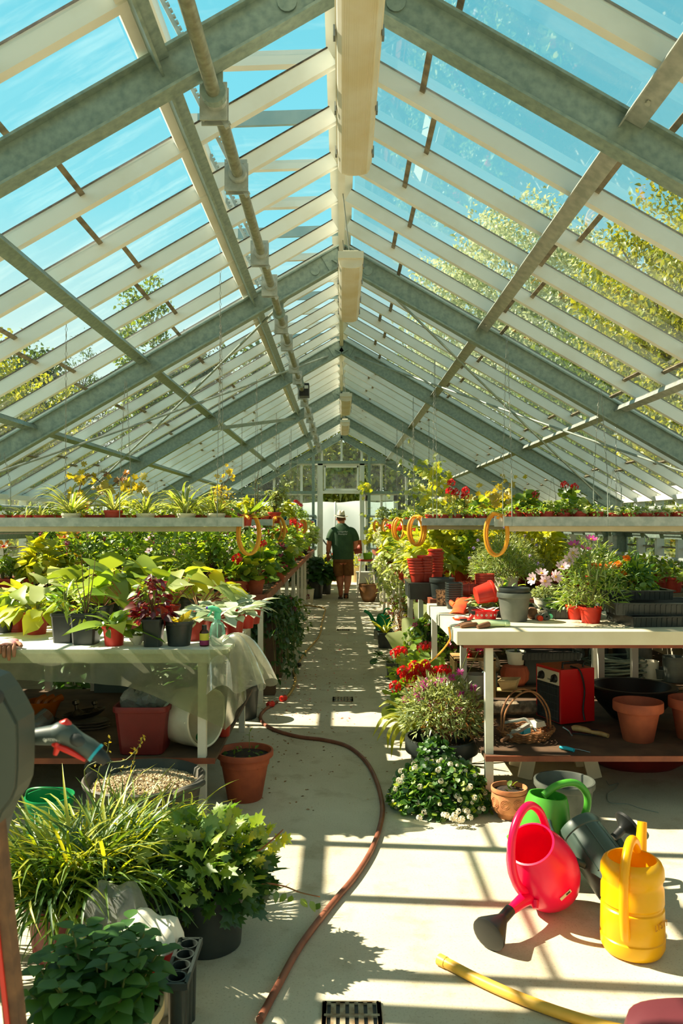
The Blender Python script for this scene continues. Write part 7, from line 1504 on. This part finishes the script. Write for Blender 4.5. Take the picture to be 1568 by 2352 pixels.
# fallen petals and leaf litter
g = Geo(); n = 900; X_ = NR.uniform(-.75, .7, n); Y_ = 4.2 + NR.gamma(2.2, 2.2, n); Y_ = np.clip(Y_, 2.6, 18); X_ = np.where(NR.uniform(0, 1, n) < .6, -.75 + np.abs(NR.normal(0, .45, n)), X_); X_ = np.clip(X_, -.8, .9)
g.inst(T_SM, np.stack([X_, Y_, np.full(n, .003)], 1), frames(np.stack([NR.normal(0, 1, n), NR.normal(0, 1, n), NR.normal(0, .08, n)], 1)), NR.uniform(.008, .032, n)); o = g.build('leaf_litter', M['lf_brown'], None, ang=0); props(o, 'brown leaf litter scattered on the concrete aisle', 'leaf litter'); o['kind'] = 'stuff'
g = Geo(); n = 120; X_ = NR.uniform(-.65, .1, n); Y_ = NR.uniform(6.5, 14, n); g.inst(T_PETW, np.stack([X_, Y_, np.full(n, .004)], 1), frames(np.stack([NR.normal(0, 1, n), NR.normal(0, 1, n), np.zeros(n)], 1)), .02); o = g.build('fallen_petals', M['fl_red'], None, ang=0); props(o, 'red petals fallen along the left side of the aisle', 'petals'); o['kind'] = 'stuff'
# ================================================================ person walking away
PX, PY = .03, 16.9
per = thing('person', 'person in a straw hat, dark green shirt and brown shorts walking away', 'person', (PX, PY, 0))
def skin(name, V, E, m, parent, sub=2):
    me = bpy.data.meshes.new(name); me.from_pydata([v[:3] for v in V], E, []); me.materials.append(M[m])
    o = bpy.data.objects.new(name, me); COL.objects.link(o); o.parent = parent
    s = o.modifiers.new('skin', 'SKIN'); s.use_smooth_shade = True; s.branch_smoothing = .6
    for i, v in enumerate(V): d = me.skin_vertices[0].data[i]; d.radius = (v[3], v[4] if len(v) > 4 else v[3]); d.use_root = i == 0
    u = o.modifiers.new('sub', 'SUBSURF'); u.levels = u.render_levels = sub
    return o
V = [(0, .01, .90, .16, .10), (-.005, .01, 1.08, .15, .10), (-.015, .025, 1.34, .17, .10), (-.02, .03, 1.50, .08, .07), (-.03, .04, 1.60, .07), (-.04, .055, 1.65, .08, .085), (-.042, .062, 1.715, .09, .10), (-.042, .062, 1.79, .07, .08)]
E = [(i, i + 1) for i in range(7)]
def chain_(root, pts):
    a = root
    for p in pts: V.append(p); E.append((a, len(V) - 1)); a = len(V) - 1
    return a
wl = chain_(2, [(-.17, .0, 1.44, .06), (-.245, .0, 1.33, .062), (-.285, .01, 1.20, .062), (-.305, .05, 1.07, .062), (-.32, .09, .955, .040, .033), (-.318, .105, .895, .046, .026)])
for dx, dy, L in ((-.027, .012, .075), (-.009, .016, .088), (.010, .015, .082), (.027, .008, .062)):
    chain_(wl, [(-.316 + dx, .112 + dy, .868, .0125), (-.314 + dx, .128 + dy, .868 - L * .55, .0115), (-.307 + dx * .9, .126 + dy, .868 - L, .0095)])
chain_(wl, [(-.282, .125, .90, .014), (-.264, .145, .862, .0125), (-.266, .155, .83, .0105)])
wr = chain_(2, [(.15, .0, 1.44, .06), (.232, .005, 1.33, .062), (.265, .03, 1.20, .064), (.255, .13, 1.10, .062), (.215, .25, 1.07, .040, .033), (.195, .31, 1.07, .046, .026)])
for dx, dz, L in ((-.027, .0, .06), (-.009, .008, .08), (.010, .008, .085), (.027, .0, .072)): chain_(wr, [(.19 + dx, .338, 1.07 + dz, .0125), (.18 + dx, .363, 1.055 + dz, .0115), (.175 + dx, .343 + L * .4, 1.02 + dz, .0095)])
chain_(wr, [(.16, .315, 1.085, .014), (.14, .34, 1.085, .0125), (.135, .36, 1.075, .0105)])
chain_(0, [(-.095, 0, .82, .125), (-.085, .045, .66, .115), (-.07, .06, .49, .085), (-.06, .03, .36, .088), (-.05, .02, .2, .058), (-.045, .02, .09, .052), (-.05, .10, .048, .048, .034), (-.06, .19, .032, .044, .024)])
chain_(0, [(.10, 0, .82, .125), (.105, .045, .66, .115), (.105, .05, .49, .085), (.10, -.05, .37, .088), (.085, -.14, .23, .058), (.07, -.175, .15, .052), (.068, -.12, .085, .046, .036), (.066, -.05, .038, .044, .024)])
skin('body', V, E, 'skin', per)
def loft(secs, n=28, m=0, g=None):
    g = g or Geo(); a = np.arange(n) * 2 * PI / n; c, s_ = np.cos(a), np.sin(a); ex = lambda v: np.sign(v) * np.abs(v) ** .85
    V_ = np.concatenate([np.stack([x + rx * ex(c) * (1 + .012 * np.sin(a * 5 + z * 14)), y + ry * ex(s_) * (1 + .02 * np.sin(a * 6 + z * 20)), np.full(n, z)], 1) for z, x, y, rx, ry in secs]); return g._grid(V_, len(secs), n, m, True)
g = loft([(.84, .005, .0, .228, .150), (.90, .004, 0, .23, .152), (1.0, .0, .0, .226, .150), (1.12, -.008, .004, .228, .148), (1.26, -.012, .012, .236, .148), (1.38, -.015, .018, .238, .142), (1.46, -.018, .022, .215, .126), (1.52, -.022, .028, .165, .105), (1.56, -.026, .032, .115, .088), (1.60, -.03, .036, .078, .076)])
g.tube([(-.14, .01, 1.45), (-.205, .005, 1.42), (-.25, .0, 1.34), (-.285, .005, 1.235)], [.085, .092, .088, .086], 18, sm=4); g.tube([(.12, .01, 1.45), (.19, .005, 1.42), (.24, .005, 1.34), (.272, .015, 1.235)], [.085, .092, .088, .086], 18, sm=4); g.build('shirt', M['shirt'], per, ang=70)
g = loft([(.765, .005, .01, .205, .142), (.80, .005, .005, .214, .152), (.88, .004, 0, .214, .150), (.98, 0, 0, .20, .138)]); g.tube([(-.10, .01, .82), (-.098, .03, .68), (-.092, .045, .56), (-.088, .05, .49)], [.112, .118, .118, .120], 20, sm=3); g.tube([(.11, .01, .82), (.115, .03, .68), (.115, .045, .58), (.115, .05, .50)], [.112, .118, .118, .120], 20, sm=3); g.build('shorts', M['shorts'], per, ang=70)
g = Geo().ball((-.042, .052, 1.715), (.092, .096, .095), 18); V_ = g.V[0]; V_[:, 2] = np.maximum(V_[:, 2], 1.655); V_[:, 1] -= .012; g.build('hair', M['hair'], per)
for s_ in (-1, 1): Geo().ball((-.042 + s_ * .092, .07, 1.69), (.014, .02, .032), 10).build('ear', M['skin'], per)
Geo().ball((-.042, .165, 1.69), (.016, .02, .024), 10).build('nose', M['skin'], per); Geo().tube([(-.085, .13, 1.65), (-.042, .15, 1.63), (.0, .13, 1.65)], [.02, .03, .02], 8, sm=2).build('beard', M['hair'], per)
Rh = rotm('y', .06) @ rotm('x', .10)
n = 40; a = np.arange(n) * 2 * PI / n
hp = [(.0, .135), (.045, .132), (.072, .118), (.08, .09), (.09, .02), (.094, .0), (.125, -.008), (.16, -.004), (.161, 0), (.125, -.002), (.094, .006)]
g = Geo().lathe(hp, n, R=None, el=(.95, 1.1), cap=False); V_ = g.V[0]; r_ = np.hypot(V_[:, 0], V_[:, 1]); V_[:, 2] += np.where(r_ > .1, (r_ - .1) * (.55 * (np.abs(V_[:, 0]) / (r_ + 1e-6)) ** 2 - .15), 0) - np.where(V_[:, 2] > .1, .03 * np.exp(-(V_[:, 0] / .02) ** 2), 0); g.xf(Rh, (-.044, .055, 1.748)); g.build('hat', M['hat'], per, ang=60)
Geo().lathe([(.0955, .004), (.0945, .024), (.0925, .03)], n, el=(.95, 1.1), R=Rh, c=(-.044, .055, 1.75), cap=False).build('hat_band', M['hatband'], per)
Geo().lathe([(.036, -.014), (.038, 0), (.036, .014)], 18, (-.319, .086, .965), R=rotm('x', -.3) * 1.12, cap=False).build('watch', M['watch'], per)
Geo().box((-.05, .09, .012), (.10, .29, .024)).build('sandal', M['sandal'], per, smooth=False); Geo().bar((.065, -.21, .125), (.065, .0, .016), .10, .022).build('sandal', M['sandal'], per, smooth=False)
for b_, z, s in (('Lystigarður', 1.425, .047), ('Akureyrar', 1.375, .047)):
    o = text(per, 'shirt_lettering', b_, s, (-.005, -.172, z), rotm('x', PI / 2), 'print_white', .0006)
    for v in o.data.vertices: v.co.z -= .13 * (1 - math.sqrt(max(.05, 1 - (v.co.x / .24) ** 2)))
t = thing('red_pot', 'red-brown pot held in the right hand of the person', 'pot', (PX + .235, PY + .33, 1.0)); rotxyz(t, rotm('y', 1.25) @ rotm('z', .4)); pot(t, .1, .075, .16, 'stoolback', .15, .05, soil=0)

# ================================================================ outside
t = thing('polytunnel', 'long white polythene tunnel outside beyond the far doorway', 'polytunnel', (-3.2, 25.6, 0))
def tun(u, v):
    a = v * PI; w = .02 * math.sin(u * 60 + v * 9) + .015 * math.sin(u * 23 - v * 14); e = (abs(math.cos(a)) ** .55) * (1 if math.cos(a) > 0 else -1); return (-6.5 + 11.4 * u, -1.6 * e - w * 1.5, 2.28 * (math.sin(a) ** .55) + w)
Geo().sheet(tun, 120, 40).build('cover', M['fabric_white'], t)
Geo().box((2.4, 0, .0), (11.2, 3.1, .04)).build('ground_sheet', M['beaker'], t, smooth=False)  # white sheet added inside to bounce light onto the tunnel cover
for k in range(7):
    u = k / 6; Geo().tube([np.array(tun(u, v)) * (1, 1.003, 1.004) for v in np.linspace(0, 1, 21)], .022, 7).build('hoop', M['beaker'], t)
for s_ in (0, 1): 
    P_ = [tun(s_, v) for v in np.linspace(0, 1, 21)]; Geo().add(P_, [list(range(21))]).build('end_wall', M['fabric_white'], t, smooth=False)
t = thing('planter_box', 'reddish planter box of bright flowers outside the far door', 'planter', (-.42, 22.3, 0)); Geo().box((0, 0, .17), (1.0, .4, .34), tp=1.05).build('box', M['stoolback'], t, smooth=False); g = bush(500, .5, .4, .34, .07, T_OV, .5, zmin=0, el=(1, .5)); foliage(t, g, 'lf_lime')
for v in rdir(8, .3): head('ger_red', t, v * (.5, .25, .42) + (0, 0, .35), v, 1.0)
potted('tall_planter', 'beige planter of leafy flowers outside right of the door', 'planter', (.42, 21.8, 0), dict(rt=.19, rb=.15, h=.45, m='creampot'), pl_bush, R=.32, H=.5, n=360, ls=.08, lm='lf_lime', heads='purple', nh=8)
t = thing('sack_barrow', 'dark garden tap and hose post outside beside the person', 'post', (-.35, 21.6, 0)); Geo().tube([(0, 0, 0), (0, 0, 1.3), (.12, 0, 1.36)], .02, 8).build('post', M['gundark'], t); Geo().tube([(-.25, 0, 1.28), (.02, 0, .9), (.1, 0, .6)], .02, 8, sm=3).build('hose_bend', M['gundark'], t)

def tree(name, label, base, crowns, n, ls, lm, trunk=.12, T=T_OV, group=None, tm='bark', flat=.0):
    x, y = base; t = thing(name, label, 'tree', (x, y, -.16), 0, group); g = Geo(); top = max(c[2] for c, r in crowns)
    g.tube([(0, 0, 0), (rnd.uniform(-.1, .1), 0, top * .35), (rnd.uniform(-.2, .2), 0, top * .75)], [trunk, trunk * .8, trunk * .4], 9, sm=3)
    lv = Geo(); tot = sum(r[0] * r[1] + r[1] * r[2] for c, r in crowns)
    for c, r in crowns:
        c = np.array(c, float) - (x, y, -.16); r = np.array(r, float); k = max(20, int(n * (r[0] * r[1] + r[1] * r[2]) / tot)); nb = 5
        for q in rdir(nb, -.3): g.tube([(0, 0, c[2] * .4), c * (.6, .6, .8), c + q * r * .75], [trunk * .35, trunk * .2, trunk * .06], 6, sm=3)
        # leaves gather in sprays so that gaps of sky stay between them
        ns = max(8, k // 26); ctr = rdir(ns, -1) * (NR.uniform(.25, 1, ns) ** .5)[:, None] * r + c; w = NR.randint(0, ns, k)
        p = ctr[w] + NR.normal(0, 1, (k, 3)) * (r.mean() * .13, r.mean() * .13, r.mean() * .10); d = NR.normal(0, 1, (k, 3)) + (0, 0, -.5)
        lv.inst(T, p, frames(d, None, .6), ls * NR.uniform(.6, 1.35, k))
    g.build('trunk', M[tm], t); foliage(t, lv, lm, 'crown'); return t
TG = 'trees outside the greenhouse'
tree('leafy_tree', 'big yellow-green tree towering outside the right roof', (7.0, 12.6), [((6.6, 12.6, 6.0), (2.0, 1.8, 2.0)), ((5.6, 12.0, 4.4), (1.5, 1.6, 1.6)), ((7.6, 11.6, 4.4), (1.9, 1.6, 2.4)), ((7.6, 13, 7.6), (1.7, 1.4, 1.9)), ((5.0, 13.2, 5.2), (1.1, 1.4, 1.5)), ((5.4, 11.5, 2.9), (1.2, 2, 1.2))], 42000, .095, 'lf_tree_yellow', .2, group=TG)
tree('blossom_tree', 'pale white-blossomed tree seen through the middle of the right roof', (6.4, 24), [((5.4, 24.6, 9.0), (2.6, 1.8, 2.6)), ((3.8, 25.5, 7.8), (2.0, 1.5, 2.6)), ((7.0, 23.5, 7.4), (2.2, 1.8, 2.8)), ((5.2, 23.6, 5.4), (2.4, 1.6, 2.4))], 30000, .14, 'lf_tree_white', .2, group=TG)
tree('leafy_tree', 'green tree standing behind the blossom tree at right', (7.0, 17.6), [((6.4, 17.6, 5.0), (1.8, 1.9, 2.0)), ((5.4, 17.0, 3.4), (1.2, 2.4, 1.9)), ((7.4, 16.6, 4.0), (1.8, 1.8, 2.2)), ((5.4, 20, 4.0), (1.2, 2, 2.4))], 24000, .115, 'lf_tree_green', .18, group=TG)
tree('leafy_bush', 'yellow-green bush outside the right side glass, nearest the camera', (5.4, 9.6), [((5.3, 9.4, 1.3), (.9, 1.5, 1.3)), ((5.6, 11.4, 1.5), (.9, 1.4, 1.5))], 4200, .12, 'lf_tree_yellow', .08, group='bushes outside the side glass')
tree('leafy_bush', 'green bush outside the right side glass, farther from the camera', (5.3, 14), [((5.2, 13.6, 1.5), (.9, 1.6, 1.6)), ((5.4, 16.5, 1.8), (1.0, 1.8, 1.8))], 4000, .13, 'lf_tree_green', .08, group='bushes outside the side glass')
for i, (x, y, h, lm, lab) in enumerate(((-13, 33, 9.0, 'lf_tree_dark', 'dark tree far left behind the gable'), (-7.0, 34, 9.2, 'lf_tree_green', 'green tree behind the left half of the gable'), (-2.9, 32.5, 9.2, 'lf_tree_dark', 'dark green tree left of the door behind the polytunnel'), (.3, 30.5, 7.6, 'lf_tree_yellow', 'light yellowish tree right behind the gable peak'), (3.2, 31, 8.4, 'lf_tree_green', 'green tree right of the door behind the polytunnel'), (11, 30, 9.5, 'lf_tree_green', 'green tree at far right beyond the blossom tree'))):
    tree('leafy_tree', lab, (x, y), [((x, y, h * .68), (1.9, 1.4, h * .32)), ((x - .9, y - .6, h * .36), (1.6, 1.2, h * .3)), ((x + .9, y - .5, h * .4), (1.6, 1.2, h * .3))], 15000, .20, lm, .2, group=TG)
tree('poplar', 'slim tall tree outside the left roof', (-7.3, 29), [((-7.3, 29, 8.1), (1.05, .8, 2.8)), ((-7.3, 29, 5.0), (1.3, .9, 2.6))], 5600, .15, 'lf_tree_green', .12, group=TG)
tree('leafy_tree', 'yellowish tree at the far left edge of the photo', (-9.0, 17.5), [((-8.6, 17.5, 4.6), (1.5, 1.5, 1.7)), ((-8.0, 18.4, 3.2), (1.3, 1.5, 1.6)), ((-9.6, 19, 3.6), (1.5, 1.5, 2)), ((-7.2, 19.5, 3.4), (1.2, 1.5, 1.8))], 20000, .11, 'lf_tree_yellow', .15, group=TG)
tree('conifer', 'dark conifer between the yellowish tree and the slim tree at left', (-10.2, 31), [((-10.2, 31, 7.4), (.7, .6, 1.8)), ((-10.2, 31, 4.6), (1.5, 1.0, 2.4)), ((-9.1, 30.4, 5.2), (1.0, .8, 2.2))], 6500, .15, 'lf_tree_dark', .14, T=T_LA, group=TG)
tree('leafy_tree', 'thin-crowned tree right of the slim tall tree at left', (-5.6, 30), [((-5.8, 30, 7.2), (1.0, .9, 1.8)), ((-4.8, 30, 6.8), (.9, .8, 1.7)), ((-5.4, 29.4, 4.6), (1.5, .9, 2.1))], 5600, .15, 'lf_tree_dark', .12, group=TG)
for i, y in enumerate((9.5, 12.5, 15.5)): tree('leafy_bush', 'low green bush outside the left side glass, %s from the camera' % ORD[i], (-6.0, y), [((-5.8, y, 1.2), (.8, 1.5, 1.0)), ((-6.4, y + 1.4, 1.4), (.8, 1.4, 1.2))], 2600, .13, ['lf_tree_green', 'lf_tree_yellow', 'lf_tree_green'][i], .08, group='bushes outside the side glass')
for lab, n in USED.items():
    if len(n) > 1 and not all(g for _, g in n): print('DUPLABEL', lab, n)
    if not 4 <= len(__import__('re').findall(r'[A-Za-z0-9]+', lab)) <= 16: print('LEN', lab)
